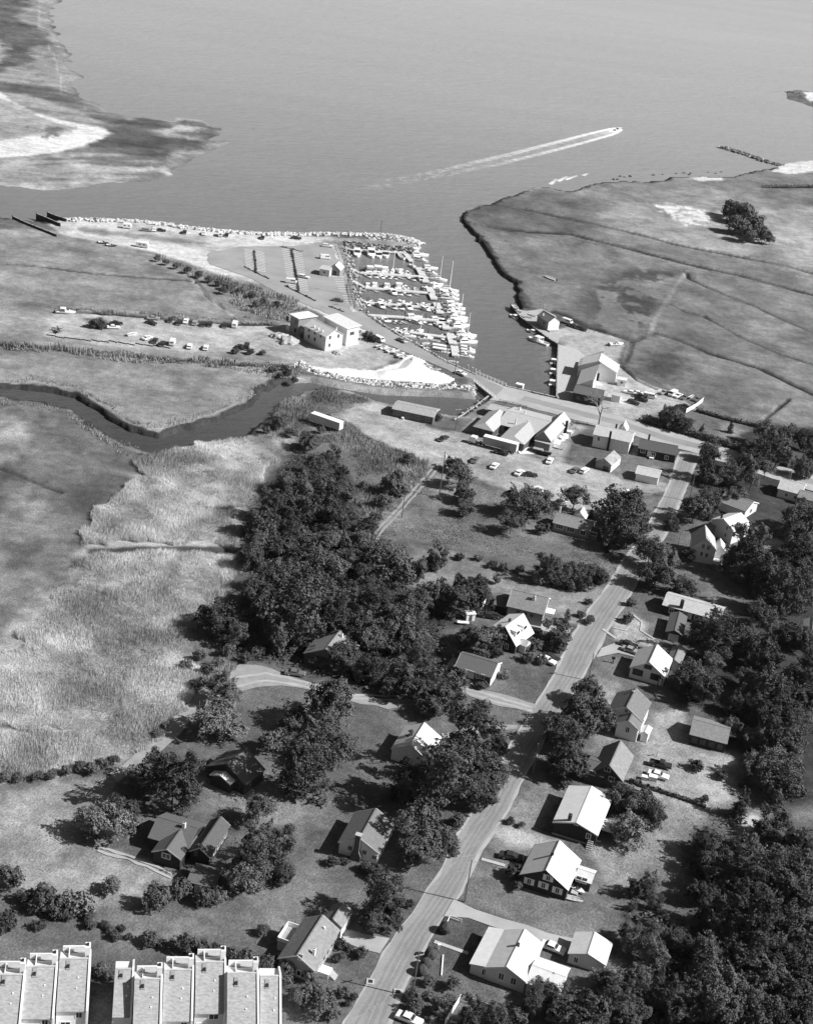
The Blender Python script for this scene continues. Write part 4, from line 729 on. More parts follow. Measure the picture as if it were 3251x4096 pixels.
h = House('garage', 'plain low garage with pale front wall below the dark ranch house', 'garage')
b1 = h.block('a8', (1122,838), (1372,893), depth=7, eave=2.6, rise=1.0, ridge='x', wall='offwhite', roof='roof_light', trim='white')
h.window(b1, 'E', 2.0, 1.9, u=(b1['y0']+b1['y1'])/2, z=.95, door=True)
# fish market
h = House('market', 'rambling market building of several joined gables with light grey roofs', 'building')
b1 = h.block('a6', (150,530), (412,600), (372,335), eave=3.0, peak=(300,505), wall='brownwall', roof='roof_pale', hip=1.6)
bm = h.block('a6', (520,690), (835,778), (735,470), eave=3.0, peak=(700,690), wall='brownwall', roof='roof_pale', hip=1.6)
br = h.block('a6', (985,685), (1212,725), (1265,410), eave=3.4, peak=(1118,612), wall='midgrey', roof='roof_pale', trim='midgrey')
bt = h.block('a6', (455,520), (1130,640), depth=19, eave=2.95, rise=1.9, ridge='x', wall='midgrey', roof='roof_pale')
bc = h.block('a6', (345,300), (560,345), depth=6, eave=2.7, rise=1.0, ridge='x', wall='midgrey', roof='roof_pale')
for x, y in ((238,585), (318,605)): h.window(b1, 'S', .9, 1.3, 'a6', x, y, frame='darkwall')
bs = h.block('a6', (998,722), (1190,785), depth=4, eave=2.5, rise=.7, ridge='x', wall='midgrey', roof='roof_pale')
h.vent('a6', 890, 460, 4.2); h.chimney('a6', 720, 500, 3.6, .4, .4, 2.0, 'white'); h.chimney('a6', 845, 370, 4.6, .4, .4, 1.5, 'white'); h.chimney('a6', 1415, 540, 3.2, .8, .8, 2.2, 'dark', 3); h.chimney('a6', 775, 305, 3.8, .7, .7, 1.0, 'white')
h.window(bt, 'S', 1.0, 1.2, u=bt['x0']+3.2, z=2.0, frame='dark'); h.window(br, 'E', 2.0, 2.2, u=br['y0']+6, z=1.2, door=True)
h = House('shed', 'long low stone sided shed with lean roof on the creek bank', 'shed')
b1 = h.block('R', (1277,258), (1582,322), depth=8.5, eave=2.8, rise=.9, ridge='x', wall='stone', roof='roof_tex', trim='lightgrey')
for k in range(4): h.window(b1, 'S', 1.0, 1.0, u=b1['x0']+2+k*3.6, z=1.5, frame='midgrey')
h.box('step', 'white', b1['x0']+3.6, b1['x0']+4.4, b1['y0']-1.2, b1['y0']-.2, -.1, .8)
# harbour buildings
h = House('boathouse', 'grey roofed boathouse with dazzling white gable at the channel mouth', 'boathouse')
b1 = h.block('a7', (662,302), (812,290), (500,215), eave=4.0, peak=(742,236), wall='midgrey', roof='roof_mid')
g_ = b1['prof']; MB().prism([(g_[0][0]+.02, -.1), (g_[2][0]-.02, -.1), (g_[2][0]-.02, g_[2][1]-.05), (g_[1][0], g_[1][1]-.05), (g_[0][0]+.02, g_[0][1]-.05)], b1['y0']-.06, b1['y0']-.004).obj('gable_end', 'white', h.root)
h.window(b1, 'W', 1.0, 1.0, u=b1['y0']+3, z=2.5, frame='midgrey'); h.vent('a7', 590, 195, 5.5); h.box('ramp', 'wood', b1['x0'], b1['x1']-1, b1['y0']-1.8, b1['y0']-.1, -.1, .5)
h = House('boatyard_shed', 'big white boatyard building with broad roof and courtyard notch', 'building')
b1 = h.block('a7', (1050,1150), (1262,1190), (1098,745), eave=3.6, wall='offwhite', roof='roof_white', prof=lambda a, b: [(a, 3.2), (b, 6.6)])
w_ = b1['x1']-b1['x0']; b2 = h.block('a7', (1088,850), (1578,1040), depth=9, eave=4.65, peak=(1335,832), wall='lightgrey', roof='roof_white', trim='white')
h.window(b1, 'W', 1.2, .9, u=b1['y0']+5, z=2.6, frame='lightgrey')
for k in range(3):
    for q in range(2): h.box('skylight', 'midgrey', b2['x0']+.6+q*2.6, b2['x0']+2.4+q*2.6, b2['y0']+1.6+k*2.2, b2['y0']+2.3+k*2.2, 4.7, 5.15+.28*(.6+q*2.6))
h.box('workshop_door', 'dark', b2['x0']+w_+1, b2['x0']+w_+2.6, b2['y0']-.08, b2['y0']-.003, 0, 3.0); h.window(b1, 'E', 1.2, 1.2, u=b1['y0']+9, z=3.0, frame='lightgrey'); h.window(b1, 'E', 1.4, 2.4, u=b1['y0']+4, z=1.2, door=True)
h = House('boatyard_store', 'dark weathered store standing in front of the white boatyard building', 'building')
b1 = h.block('a7', (1003,1265), (1368,1345), depth=9, eave=3.6, rise=1.6, ridge='x', wall='darkwall', roof='roof_brown')
for k in range(3): h.window(b1, 'S', 1.0, 1.1, u=b1['x0']+2+k*3, z=1.9, frame='brownwall')
b2 = h.block('a7', (1530,1290), (1640,1330), depth=4, eave=2.6, rise=.7, ridge='x', wall='offwhite', roof='roof_light')
h = House('trailer_office', 'small white cabin beside the harbor yard entrance', 'cabin')
b1 = h.block('a7', (1612,1085), (1720,1105), depth=3, eave=2.6, rise=.3, ridge='x', wall='offwhite', roof='roof_white'); h.window(b1, 'S', 1.0, .9, u=(b1['x0']+b1['x1'])/2, z=1.5)
# marina condominium under construction
h = House('restaurant', 'large unfinished three part building with white roofs between lot and marina', 'building')
a = P('a5', 875, 632, 5.8); c = P('a5', 500, 440, 5.8); b_ = P('a5', 1180, 600, 5.8)
h.block('a5', (875,632), (1165,585), (500,440), eave=5.8, peak=(1030,512), wall='lightgrey', roof='roof_white'); bb = h.blocks[0]
for x, y in ((943,640), (1085,615)): h.window(bb, 'S', .9, 1.5, 'a5', x, y, frame='lightgrey', panes=1)
h.window(bb, 'S', .9, 1.4, 'a5', 930, 772, frame='lightgrey', panes=1)
for x, y in ((585,515), (685,560), (787,612), (580,622), (682,672)): h.window(bb, 'W', .9, 1.3, 'a5', x, y, frame='midgrey', panes=1)
h.window(bb, 'W', 1.7, 2.4, 'a5', 825, 785, frame='white', door=True); h.window(bb, 'W', 2.0, 3.6, 'a5', 468, 580, frame='midgrey', panes=2)
for x, y in ((678,450), (745,490), (815,528)): h.vent('a5', x, y, 6.9)
h.chimney('a5', 1048, 500, 7.6, .6, .6, .9, 'concrete')
def flatbox(f, A, B, C, z, lift, wall, roof, band):
    a, b_, c = P(f, *A, z), P(f, *B, z), P(f, *C, z); x0, y0 = h.loc(a); x1, _ = h.loc(b_); _, y1 = h.loc(c); x0, x1 = sorted((x0, x1)); y0, y1 = sorted((y0, y1))
    bl = dict(x0=x0, x1=x1, y0=y0, y1=y1, eave=z); h.box('wall', wall, x0, x1, y0, y1, -.4, z-.02); r = MB(); o = .6
    r.v = [(x0-o,y0-o,z),(x1+o,y0-o,z+lift),(x1+o,y1+o,z+lift),(x0-o,y1+o,z),(x0-o,y0-o,z+.25),(x1+o,y0-o,z+lift+.25),(x1+o,y1+o,z+lift+.25),(x0-o,y1+o,z+.25)]; r.f = [(0,3,2,1),(4,5,6,7),(0,1,5,4),(1,2,6,5),(2,3,7,6),(3,0,4,7)]
    ro = r.obj('roof', roof, h.root)
    if lift > 0: MB().prism([(x0+.1, z-.02), (x1, z-.02), (x1, z+lift-.03)], y0, y1).obj('clerestory', wall, h.root)
    return bl
f1 = flatbox('a5', (412,322), (690,272), (185,262), 7.2, 0.0, 'midgrey', 'roof_white', 1)
for x, y in ((215,320), (360,390), (350,520)): h.window(f1, 'W', 1.6, 1.9, 'a5', x, y, frame='midgrey', panes=2)
h.window(f1, 'W', 1.8, 2.2, 'a5', 217, 475, frame='white', door=True)
f2 = flatbox('a5', (1238,492), (1475,470), (862,292), 7.0, .5, 'lightgrey', 'roof_white', 1)
h.window(f2, 'S', 2.0, 1.4, 'a5', 1318, 570, frame='lightgrey'); h.window(f2, 'S', 1.2, 1.3, 'a5', 1452, 540, frame='lightgrey'); h.window(f2, 'S', 1.2, 1.3, 'a5', 1440, 668, frame='lightgrey')
h.box('plinth', 'white', f2['x0'], f2['x1'], f2['y0']-.25, f2['y0']-.01, -.3, .8)
MB().box(f1['x0']+2, bb['x0']+3, bb['y1']-3, bb['y1']+1.2, -.3, 5.2).obj('link_wall', 'lightgrey', h.root)
h = House('harbormaster_hut', 'small hut with cross gable and white porch roof in the marina parking lot', 'hut')
b1 = h.block('B', (478,385), (545,398), depth=6, eave=3.0, rise=.5, ridge='x', wall='lightgrey', roof='roof_light')
b2 = h.block('B', (548,380), (615,395), depth=6, eave=3.0, rise=1.8, wall='midgrey', roof='roof_white'); h.window(b1, 'S', 1.2, 1.1, u=(b1['x0']+b1['x1'])/2, z=1.8); h.window(b2, 'S', 1.4, 1.8, u=(b2['x0']+b2['x1'])/2, z=1.2, frame='dark', panes=1)
# terraced townhouses at the lower left
def townhouse(name, label, f, A, B, T, zt, ze, depth=9.0, proj=0.0, side='white', windows=(), deck=True, wl='white'):
    "one terrace unit: long roof slope facing the viewer; A, B = lower roof corners, T = a point of its upper edge"
    h = House('townhouse', label, 'townhouse', None)
    a, b_ = P(f, *A, ze), P(f, *B, ze); h.start(a, b_, ze); w = h.loc(b_)[0]; d = h.loc(P(f, *T, zt))[1]
    h.box('wall', wl, 0, w, .3, d+3.5, -.5, ze-.05)
    MB().prism([(.3, ze-.05), (d, ze-.05), (d, zt-.1)], 0, w); s_ = MB().prism([(-.2, ze-.15), (d, zt-.0), (d, zt+.18), (-.2, ze+.05)], 0.0, w); s_.v = [(y, x, z) for x, y, z in s_.v]; s_.f = [q[::-1] for q in s_.f]; ro = s_.obj('roof', 'roof_tex', h.root)
    g_ = MB().prism([(.3, ze-.06), (d+3.4, ze-.06), (d+3.4, zt-1.3), (d, zt-.05)], .02, w-.02); g_.v = [(y, x, z) for x, y, z in g_.v]; g_.f = [q[::-1] for q in g_.f]; g_.obj('gable', wl, h.root)
    k = (zt-ze)/d
    fw = MB().prism([(-.3, -.5), (d+3.6, -.5), (d+3.6, zt-1.0), (d+.2, zt+.5), (-.3, ze+.3)], w-.32, w+.02); fw.v = [(y, x, z) for x, y, z in fw.v]; fw.f = [q[::-1] for q in fw.f]; fw.obj('party_wall', side, h.root)
    h.box('ridge_cap', 'roof_light', 0.05, w-.35, d-.25, d+.15, zt+.05, zt+.25, ro)
    if deck:
        rd = h.box('roof_deck', 'wood', .8, w-.5, d+.3, d+3.0, zt-1.2, zt-1.05)
        h.box('deck_rail', 'offwhite', .4, w-.4, d+3.05, d+3.3, zt-1.3, zt+.1, rd); h.box('deck_well', 'dark', w*.35, w-.9, d+.5, d+2.6, zt-1.048, zt-.95, rd); h.box('deck_divider', 'white', w*.28, w*.31, d+.3, d+3.0, zt-1.048, zt-.1, rd)
        ch = h.box('chimney', 'white', w-1.0, w-.1, d+.6, d+2.0, zt-1.5, zt+2.0)
        h.box('flue', 'dark', w-.75, w-.35, d+1.0, d+1.6, zt+2.003, zt+2.25, ch)
    sk = MB(); yk = d*.78; zk = ze+k*yk; sk.v = [(w*.22,yk-.1,zk+.05),(w*.22+.75,yk-.1,zk+.05),(w*.22+.75,yk+1.4,zk+.05+1.5*k),(w*.22,yk+1.4,zk+.05+1.5*k)]; sk.v += [(x, y, z+.22) for x, y, z in sk.v]; sk.f = [(0,3,2,1),(4,5,6,7),(0,1,5,4),(1,2,6,5),(2,3,7,6),(3,0,4,7)]
    so = sk.obj('skylight', 'midgrey', h.root); g2 = MB(); g2.v = [(x*1.0+(.14 if i in (0,3) else -.14), y+(.14 if i < 2 else -.14), z+.235+(.14 if i < 2 else -.14)*k) for i, (x, y, z) in enumerate(sk.v[:4])]; g2.f = [(0,1,2,3)]
    MB().box(w*.22+.14, w*.22+.61, yk+.1, yk+1.2, zk+.2+.3*k, zk+.3+.8*k).obj('skylight_pane', 'glass', so)
    for q in windows:
        bl = dict(x0=0, x1=w, y0=.3, y1=d); h.window(bl, 'S', q[2], q[3], u=w*q[0], z=ze-q[1])
    for yv in (.4, .6): zv = ze+k*d*yv; h.box('roof_vent', 'white', w*.5+yv, w*.5+yv+.25, d*yv, d*yv+.25, zv, zv+.4)
    return h, w, d
W2 = ((.72, 1.2, 1.0, 1.2), (.3, 3.4, 1.6, 1.3))
townhouse('townhouse', 'left townhouse cut off by the picture edge, first of the west terrace', 'b1', (-95,990), (203,990), (120,488), 9.3, 5.2)
townhouse('townhouse', 'middle townhouse of the west terrace with pale roof and skylight', 'b1', (215,915), (530,912), (400,408), 9.6, 5.6, windows=W2)
townhouse('townhouse', 'right end townhouse of the west terrace with tall white end wall', 'b1', (552,842), (862,838), (740,332), 10.0, 6.0, windows=W2)
townhouse('townhouse', 'low end unit of the east terrace with shaded white side wall', 'b2', (-428,1330), (-206,1330), (-300,790), 8.6, 5.2, deck=False)
townhouse('townhouse', 'pale townhouse of the east terrace beside the low end unit', 'b2', (-195,1480), (132,1475), (0,905), 9.2, 5.2)
townhouse('townhouse', 'second highest townhouse of the east terrace with paired roof vents', 'b2', (142,1380), (490,1378), (330,800), 9.6, 5.6, windows=W2)
townhouse('townhouse', 'tallest townhouse of the east terrace with tall white chimney', 'b2', (515,1292), (868,1288), (700,712), 10.0, 6.0, windows=((.62, 1.0, 1.6, 1.3), (.25, 3.2, 1.6, 1.2)), wl='lightgrey')
townhouse('townhouse', 'forward set townhouse of the east terrace with long unbroken roof', 'b2', (880,1560), (1248,1555), (1060,838), 10.0, 5.2)
townhouse('townhouse', 'white hipped end bay of the east terrace next to the garden trees', 'b2', (1256,1560), (1500,1560), (1360,870), 9.2, 4.6, deck=False)
# ---------------------------------------------------------------- docks
def heading(f, x0, y0, x1, y1, z):
    a, b_ = P(f, x0, y0, z), P(f, x1, y1, z); d = b_-a; return a, b_, math.atan2(d.y, d.x), d.length
def dock(label, spans, z=-0.75, w=2.2):
    first = P(*spans[0][0], z); root = thing('dock', label, 'dock', (first.x, first.y, 0), 0, 'floating docks of the marina')
    for (a, b_, w_) in spans:
        p, q = P(*a, z), P(*b_, z); d = q-p; L_ = d.length; rz = math.atan2(d.y, d.x); n = max(1, round(L_/4.0))
        for k in range(n):
            m = MB().box(0.03, L_/n-.03, -w_/2, w_/2, -.25, .25); c = p+d*(k/n); o = m.obj('dock_section', 'plank', root, (c.x-first.x, c.y-first.y, z), rz)
        for k in range(0, n+1, 2):
            c = p+d*(k/n); nn = Vector((-d.y, d.x, 0)).normalized()*(w_/2+.2); MB().tube((c.x-first.x+nn.x, c.y-first.y+nn.y, -3), (c.x-first.x+nn.x, c.y-first.y+nn.y, 1.6), .14, .12).obj('piling', 'darkwood', root)
    return root
dock('northernmost dock with a short ramp beside the riprap tip', [(('B',620,235),('B',690,254),1.8),(('B',690,257),('B',1090,276),2.4),(('B',1062,282),('B',1105,335),2.4)])
dock('second dock from the north with a wide T head', [(('B',650,372),('B',750,412),1.8),(('B',750,412),('B',1180,440),2.4),(('B',1152,378),('B',1205,478),3.2)])
dock('third dock from the north with its long gangway from the bank', [(('B',690,462),('B',785,513),1.8),(('B',785,515),('B',1230,552),2.4),(('a2',490,850),('a2',585,1060),3.2)])
dock('fourth dock from the north, lined on both sides with small boats', [(('B',720,585),('B',800,615),1.8),(('B',800,618),('B',1275,655),2.4),(('a2',620,1120),('a4',690,230),3.2)])
dock('fifth dock from the north, starting at the road wall', [(('B',800,703),('B',1060,718),2.4),(('B',1060,722),('B',1350,745),2.4),(('a4',720,340),('a4',800,500),3.4)])
dock('sixth dock from the north with a pale T head', [(('B',1090,820),('B',1340,855),2.4),(('a4',845,565),('a4',905,755),3.4)])
dock('short southern dock head beside the sightseeing boats', [(('a4',925,790),('a4',955,960),3.2)])
# ---------------------------------------------------------------- boats, one of each kind with its parts (length 1, bow along +x)
def hull_mesh(beam=.36, depth=.14, sheer=.05, transom=.85, name='hull', m='hull', sect=9):
    v = []; f = []; n = 5
    for i in range(sect):
        t = i/(sect-1); x = -.5+t; wv = beam/2*(transom+(1-transom)*min(1, t*2.2)) * (1 if t < .5 else math.cos((t-.5)/.5*math.pi/2)**.75 if t < 1 else 0.0)
        top = depth+sheer*t*t; wv = max(wv, .004)
        for q, (a, z) in enumerate(((-1,top),(-.82,depth*.15),(0,-.03),(.82,depth*.15),(1,top))): v.append((x, a*wv, z if i < sect-1 or q in (0,4) else z+.06))
    for i in range(sect-1):
        for q in range(n-1): a = i*n+q; f.append((a, a+1, a+n+1, a+n))
    f.append(tuple(reversed(range(n))))
    return v, f, n, sect
def add_boat_kind(kind):
    big = kind in ('yacht', 'cruiser', 'tour_boat', 'lobster_boat'); sail = kind == 'sailboat'
    beam = {'skiff':.36,'runabout':.37,'cabin_boat':.38,'cruiser':.34,'yacht':.33,'sailboat':.30,'lobster_boat':.34,'tour_boat':.28}[kind]; dep = .13 if not sail else .11
    r = bpy.data.objects.new(kind, None); COL.objects.link(r)
    v, f, n, s = hull_mesh(beam, dep, .05 if not sail else .03, .85 if not sail else .55)
    hull = link('hull', mesh('hull', v, f, 'hull'), r)
    def edge(i, k): return Vector(v[i*n+k])
    # deck forward, side decks, cockpit sole and its dark well
    c0 = {'skiff':8,'runabout':5,'cabin_boat':5,'cruiser':3,'yacht':2,'sailboat':3,'lobster_boat':5,'tour_boat':7}[kind]
    dv = []; df = []
    for i in range(s):
        a, b_ = edge(i, 0), edge(i, 4); dv += [(a.x, a.y, a.z-.006), (b_.x, b_.y, b_.z-.006)]
    for i in range(c0, s-1): df.append((2*i, 2*i+2, 2*i+3, 2*i+1))
    if df: link('foredeck', mesh('foredeck', dv, df, 'hull'), r)
    sv = []; sf = []
    for i in range(c0+1):
        a, b_ = edge(i, 0), edge(i, 4); z = a.z*.62; sv += [(a.x+.004, a.y*.9, z), (b_.x+.004, b_.y*.9, z)]
    for i in range(c0): sf.append((2*i, 2*i+2, 2*i+3, 2*i+1))
    if sf: link('cockpit_sole', mesh('cockpit_sole', sv, sf, 'hull_g' if kind in ('skiff', 'runabout', 'lobster_boat') else 'offwhite'), r)
    gv = []; gf = []
    for sd in (0, 1):
        b0 = len(gv)
        for i in range(c0+1):
            a = edge(i, 0 if sd == 0 else 4); gv += [(a.x, a.y, a.z), (a.x, a.y*.82, a.z), (a.x, a.y*.82, a.z*.62)]
        for i in range(c0): k = b0+3*i; gf += [(k, k+3, k+4, k+1), (k+1, k+4, k+5, k+2)]
    if gf: link('gunwale', mesh('gunwale', gv, gf, 'hull'), r)
    def bx(name, m, *q, parent=None): return MB().box(*q).obj(name, m, parent or r)
    if kind == 'skiff':
        for x in (-.3, 0, .22): bx('thwart', 'wood', x-.03, x+.03, -beam*.36, beam*.36, .085, .105)
        e = bx('outboard_motor', 'paint_d', -.58, -.51, -.035, .035, .02, .22)
    elif kind == 'runabout':
        w = MB().prism([(.06,dep+.01),(.09,dep+.01),(.0,dep+.13),(-.02,dep+.13)], -beam*.40, beam*.40).obj('windshield', 'glass', r)
        for y in (-.1, .1): bx('seat', 'offwhite', -.12, -.03, y-.05, y+.05, .085, .18)
        bx('engine_cover', 'offwhite', -.46, -.30, -.09, .09, .085, .15); bx('outboard_motor', 'paint_d', -.59, -.51, -.04, .04, .0, .20)
    elif kind == 'cabin_boat':
        c = MB().prism([(-.02,dep-.02),(.26,dep+.0),(.18,dep+.10),(.0,dep+.24),(-.06,dep+.24)], -beam*.38, beam*.38).obj('cabin', 'hull', r)
        MB().prism([(.012,dep+.21),(.165,dep+.11),(.175,dep+.115),(.02,dep+.225)], -beam*.34, beam*.34).obj('windshield', 'glass', c)
        bx('canopy', 'canvas', -.27, -.0, -beam*.38, beam*.38, dep+.245, dep+.265, parent=c); bx('engine_cover', 'offwhite', -.44, -.32, -.09, .09, .085, .15); bx('outboard_motor', 'paint_d', -.57, -.51, -.04, .04, .0, .18)
    elif kind in ('cruiser', 'yacht'):
        c = MB().prism([(-.30,dep-.02),(.30,dep+.02),(.18,dep+.13),(.02,dep+.20),(-.30,dep+.20)], -beam*.38, beam*.38).obj('cabin', 'hull', r)
        for y in (-beam*.383-.004, beam*.383): bx('side_window', 'glass', -.26, .02, y, y+.004, dep+.10, dep+.16, parent=c)
        MB().prism([(.03,dep+.185),(.165,dep+.13),(.175,dep+.137),(.04,dep+.196)], -beam*.32, beam*.32).obj('windshield', 'glass', c)
        if kind == 'yacht':
            fb = bx('flybridge', 'hull', -.24, -.02, -beam*.33, beam*.33, dep+.201, dep+.27, parent=c); bx('bridge_seat', 'offwhite', -.2, -.12, -beam*.2, beam*.2, dep+.27, dep+.32, parent=c)
            for y in (-beam*.3, beam*.3): MB().tube((-.22,y,dep+.27), (-.22,y,dep+.40), .006, .006, 5).obj('canopy_post', 'steel', c)
            bx('canopy', 'canvas', -.26, -.0, -beam*.36, beam*.36, dep+.40, dep+.415, parent=c)
        MB().tube((-.05,0,dep+.2), (-.08,0,dep+.55), .005, .003, 5).obj('aerial', 'steel', r)
        bx('swim_platform', 'wood', -.56, -.502, -beam*.4, beam*.4, .02, .035)
    elif kind == 'sailboat':
        c = MB().prism([(-.1,dep-.02),(.24,dep-.0),(.18,dep+.05),(-.1,dep+.07)], -beam*.27, beam*.27).obj('cabin', 'hull', r)
        for y in (-beam*.273-.004, beam*.273): bx('side_window', 'glass', -.05, .12, y, y+.004, dep+.015, dep+.04, parent=c)
        MB().tube((.12,0,dep), (.12,0,1.25), .019, .013).obj('mast', 'offwhite', r); MB().tube((.11,0,dep+.15), (-.34,0,dep+.14), .018, .014).obj('boom', 'canvas', r); MB().tube((.12,-.07,.75), (.12,.07,.75), .005, .005, 4).obj('spreader', 'steel', r)
    elif kind == 'lobster_boat':
        c = MB().prism([(.02,dep-.02),(.30,dep+.02),(.26,dep+.10),(.10,dep+.16),(.10,dep+.24),(.0,dep+.24)], -beam*.33, beam*.33).obj('wheelhouse', 'hull', r)
        bx('wheelhouse_roof', 'white', -.18, .14, -beam*.37, beam*.37, dep+.241, dep+.262, parent=c); bx('front_window', 'glass', .102, .108, -beam*.28, beam*.28, dep+.17, dep+.225, parent=c)
        for y in (-beam*.34, beam*.33): bx('roof_post', 'white', -.17, -.155, y, y+.012, dep*.6, dep+.24, parent=c)
        bx('engine_box', 'offwhite', -.2, -.04, -.06, .06, .08, .15)
    elif kind == 'tour_boat':
        for k in range(5): bx('bench', 'wood', -.38+.17*k, -.33+.17*k, -beam*.34, beam*.34, .085, .14)
        a = bx('awning', 'canvas', -.42, .26, -beam*.46, beam*.46, dep+.22, dep+.24)
        for x in (-.4, -.08, .24):
            for y in (-beam*.42, beam*.42): MB().tube((x,y,dep), (x,y,dep+.22), .006, .006, 5).obj('awning_post', 'white', a)
    return r
BK = {k: add_boat_kind(k) for k in ('skiff','runabout','cabin_boat','cruiser','yacht','sailboat','lobster_boat','tour_boat')}
KN = {'skiff':'open skiff','runabout':'white runabout','cabin_boat':'small white cabin boat','cruiser':'long white cabin cruiser','yacht':'white canopied yacht','sailboat':'white bare masted sailboat','lobster_boat':'white lobster boat','tour_boat':'white boat with an awning'}
used_b = set()
def boat(kind, f, x0, y0, x1, y1, label, group=None, z=WATER_Z, L_=None, hull=None):
    a, b_, hd, ln = heading(f, x0, y0, x1, y1, z+.5); ln = L_ or max(3.6, min(ln, 15.0)); c = (a+b_)/2
    if kind not in used_b: used_b.add(kind); r = BK[kind]
    else: r = copy_tree(BK[kind])
    r.name = kind; r.location = (c.x, c.y, z-.02*ln if z < -1 else z); r.rotation_euler = (0, 0, hd+random.uniform(-.05, .05)); ln *= 1.12; r.scale = (ln, ln, ln*(1.0 if kind == 'sailboat' else .66))
    tag(r, label, 'boat', group)
    if hull:
        for ch in r.children:
            if ch.name.split('.')[0] in ('hull', 'foredeck'): ch.material_slots[0].link = 'OBJECT'; ch.material_slots[0].material = MT[hull]
    return r
def boat_row(where, group, f, rows):
    for i, q in enumerate(rows):
        k = {'s':'skiff','r':'runabout','c':'cabin_boat','C':'cruiser','y':'yacht','m':'sailboat','l':'lobster_boat','t':'tour_boat'}[q[0]]; hull = None; nm = KN[k]
        if len(q) > 5 and q[5] == 'd': hull = 'hull_d'; nm = 'dark '+nm.replace('white ', '')
        if len(q) > 5 and q[5] == 'g': hull = 'hull_g'; nm = 'grey '+nm.replace('white ', '')
        ff = q[6] if len(q) > 6 else f
        boat(k, ff, *q[1:5], f'{nm}, {ORD[i]} from shore {where}', group, hull=hull)
GB = 'boats moored in the marina'
boat_row('along the northernmost dock', GB, 'a1', [('c',320,225,345,325),('c',560,230,590,340),('r',682,250,722,348),('r',800,240,840,340),('s',1090,258,1130,372),('y',1215,285,1540,300),('C',1250,350,1540,408)])
boat_row('on the north side of the second dock', GB, 'a1', [('s',330,560,385,590),('c',553,605,556,500,'d'),('c',690,610,680,495),('c',815,610,790,510),('m',925,610,955,545),('c',1120,620,1000,540),('r',1215,640,1195,570),('m',1360,540,1235,465),('C',1440,515,1700,520),('y',1450,580,1700,620)])
boat_row('on the south side of the second dock', GB, 'a1', [('s',310,610,390,668),('r',480,620,575,690),('r',590,620,690,700),('c',710,650,810,705),('r',825,650,925,712),('r',925,660,1020,718),('s',1060,670,1165,718),('r',1215,675,1340,745),('c',1390,680,1460,755),('m',480,695,790,735,'w','a2')])
boat_row('on the north side of the third dock', GB, 'a1', [('c',525,845,500,775),('c',640,850,620,770),('c',850,870,835,785),('c',1055,890,1045,785,'d'),('r',1185,895,1170,820),('s',1350,910,1330,850),('c',1530,905,1460,840),('C',1560,850,1790,800)])
boat_row('on the south side of the third dock', GB, 'a1', [('s',405,860,475,915),('s',620,890,720,940),('s',785,890,865,945),('c',870,900,1010,992),('r',1000,915,1115,995),('r',1145,930,1255,1005),('s',1310,940,1405,995),('m',590,880,980,925,'w','a2'),('C',610,940,990,985,'w','a2'),('y',640,1015,990,1050,'w','a2')])
boat_row('on the north side of the fourth dock', GB, 'a1', [('s',530,1110,600,1068),('c',690,1085,795,1060),('r',800,1120,915,1070),('c',1020,1125,1150,1085),('r',1170,1125,1275,1100),('r',1360,1135,1485,1110),('s',1510,1150,1585,1125),('C',740,65,1050,75,'w','a4'),('y',740,130,1095,150,'w','a4')])
boat_row('on the south side of the fourth dock', GB, 'a1', [('c',450,1115,575,1175),('c',675,1130,815,1220),('r',880,1145,1020,1235),('r',1010,1150,1135,1245),('c',1130,1155,1280,1250),('s',1295,1215,1390,1250),('C',1410,1185,1600,1265),('r',570,140,650,225,'w','a4'),('y',735,195,1095,225,'w','a4')])
boat_row('along the fifth dock', GB, 'a3', [('s',285,370,420,440),('r',400,385,520,465),('c',520,390,670,470),('r',670,430,790,490,'g'),('r',770,430,890,490,'g'),('s',890,440,990,490),('C',935,372,1225,372),('C',1045,430,1250,505),('r',1260,450,1405,515),('C',500,325,745,320,'w','a4'),('c',620,395,730,485,'w','a4'),('y',785,300,1140,310,'w','a4'),('m',810,370,1130,355,'w','a4'),('y',835,455,1165,430,'w','a4')])
boat_row('along the sixth dock', GB, 'a3', [('r',720,600,830,555),('r',850,625,975,570),('r',960,640,1085,600),('m',1110,645,1255,600),('C',885,685,1120,700),('l',1190,725,1420,720),('s',1580,680,1640,655),('r',1580,740,1700,810),('s',1420,760,1490,770),('y',890,580,1285,610,'w','a4'),('m',935,630,1260,645,'w','a4'),('y',950,715,1305,715,'w','a4')])
boat_row('around the short southern dock', GB, 'a4', [('t',540,800,850,850),('t',545,850,845,905),('C',990,805,1270,850),('C',990,860,1270,885),('y',1000,935,1255,970),('s',850,1030,975,1045),('s',265,710,330,775),('r',360,770,500,810),('s',385,738,495,722)])
GH = 'boats along the east side of the channel'
boat('cabin_boat', 'a7', 240, 255, 140, 195, 'small white cabin boat tied at the channel mouth wharf', GH)
boat('cabin_boat', 'a7', 490, 455, 365, 400, 'white cabin boat between the wharf and the larger lobster boat', GH)
boat('lobster_boat', 'a7', 645, 605, 395, 515, 'largest white lobster boat moored along the wharf', GH)
for k, (x0, y0, x1, y1) in enumerate(((730,870,728,805), (718,1005,716,940), (705,1165,712,1090))): boat('cabin_boat', 'a7', x0, y0, x1, y1, f'small white boat, {ORD[k]} from the north in the file along the long pier', GH, L_=6.5)
for k, (x0, y0, x1, y1) in enumerate(((180,70,240,130), (230,120,290,160), (270,190,350,230), (350,205,430,235), (400,180,480,215))): boat('skiff', 'a7', x0, y0, x1, y1, f'white skiff laid up on the wharf tip, {ORD[k]} from the water', 'skiffs laid up on the wharf', z=.15)
boat('skiff', 'C', 800, 415, 718, 388, 'white rowing boat stranded alone on the right marsh', None, z=-.02)
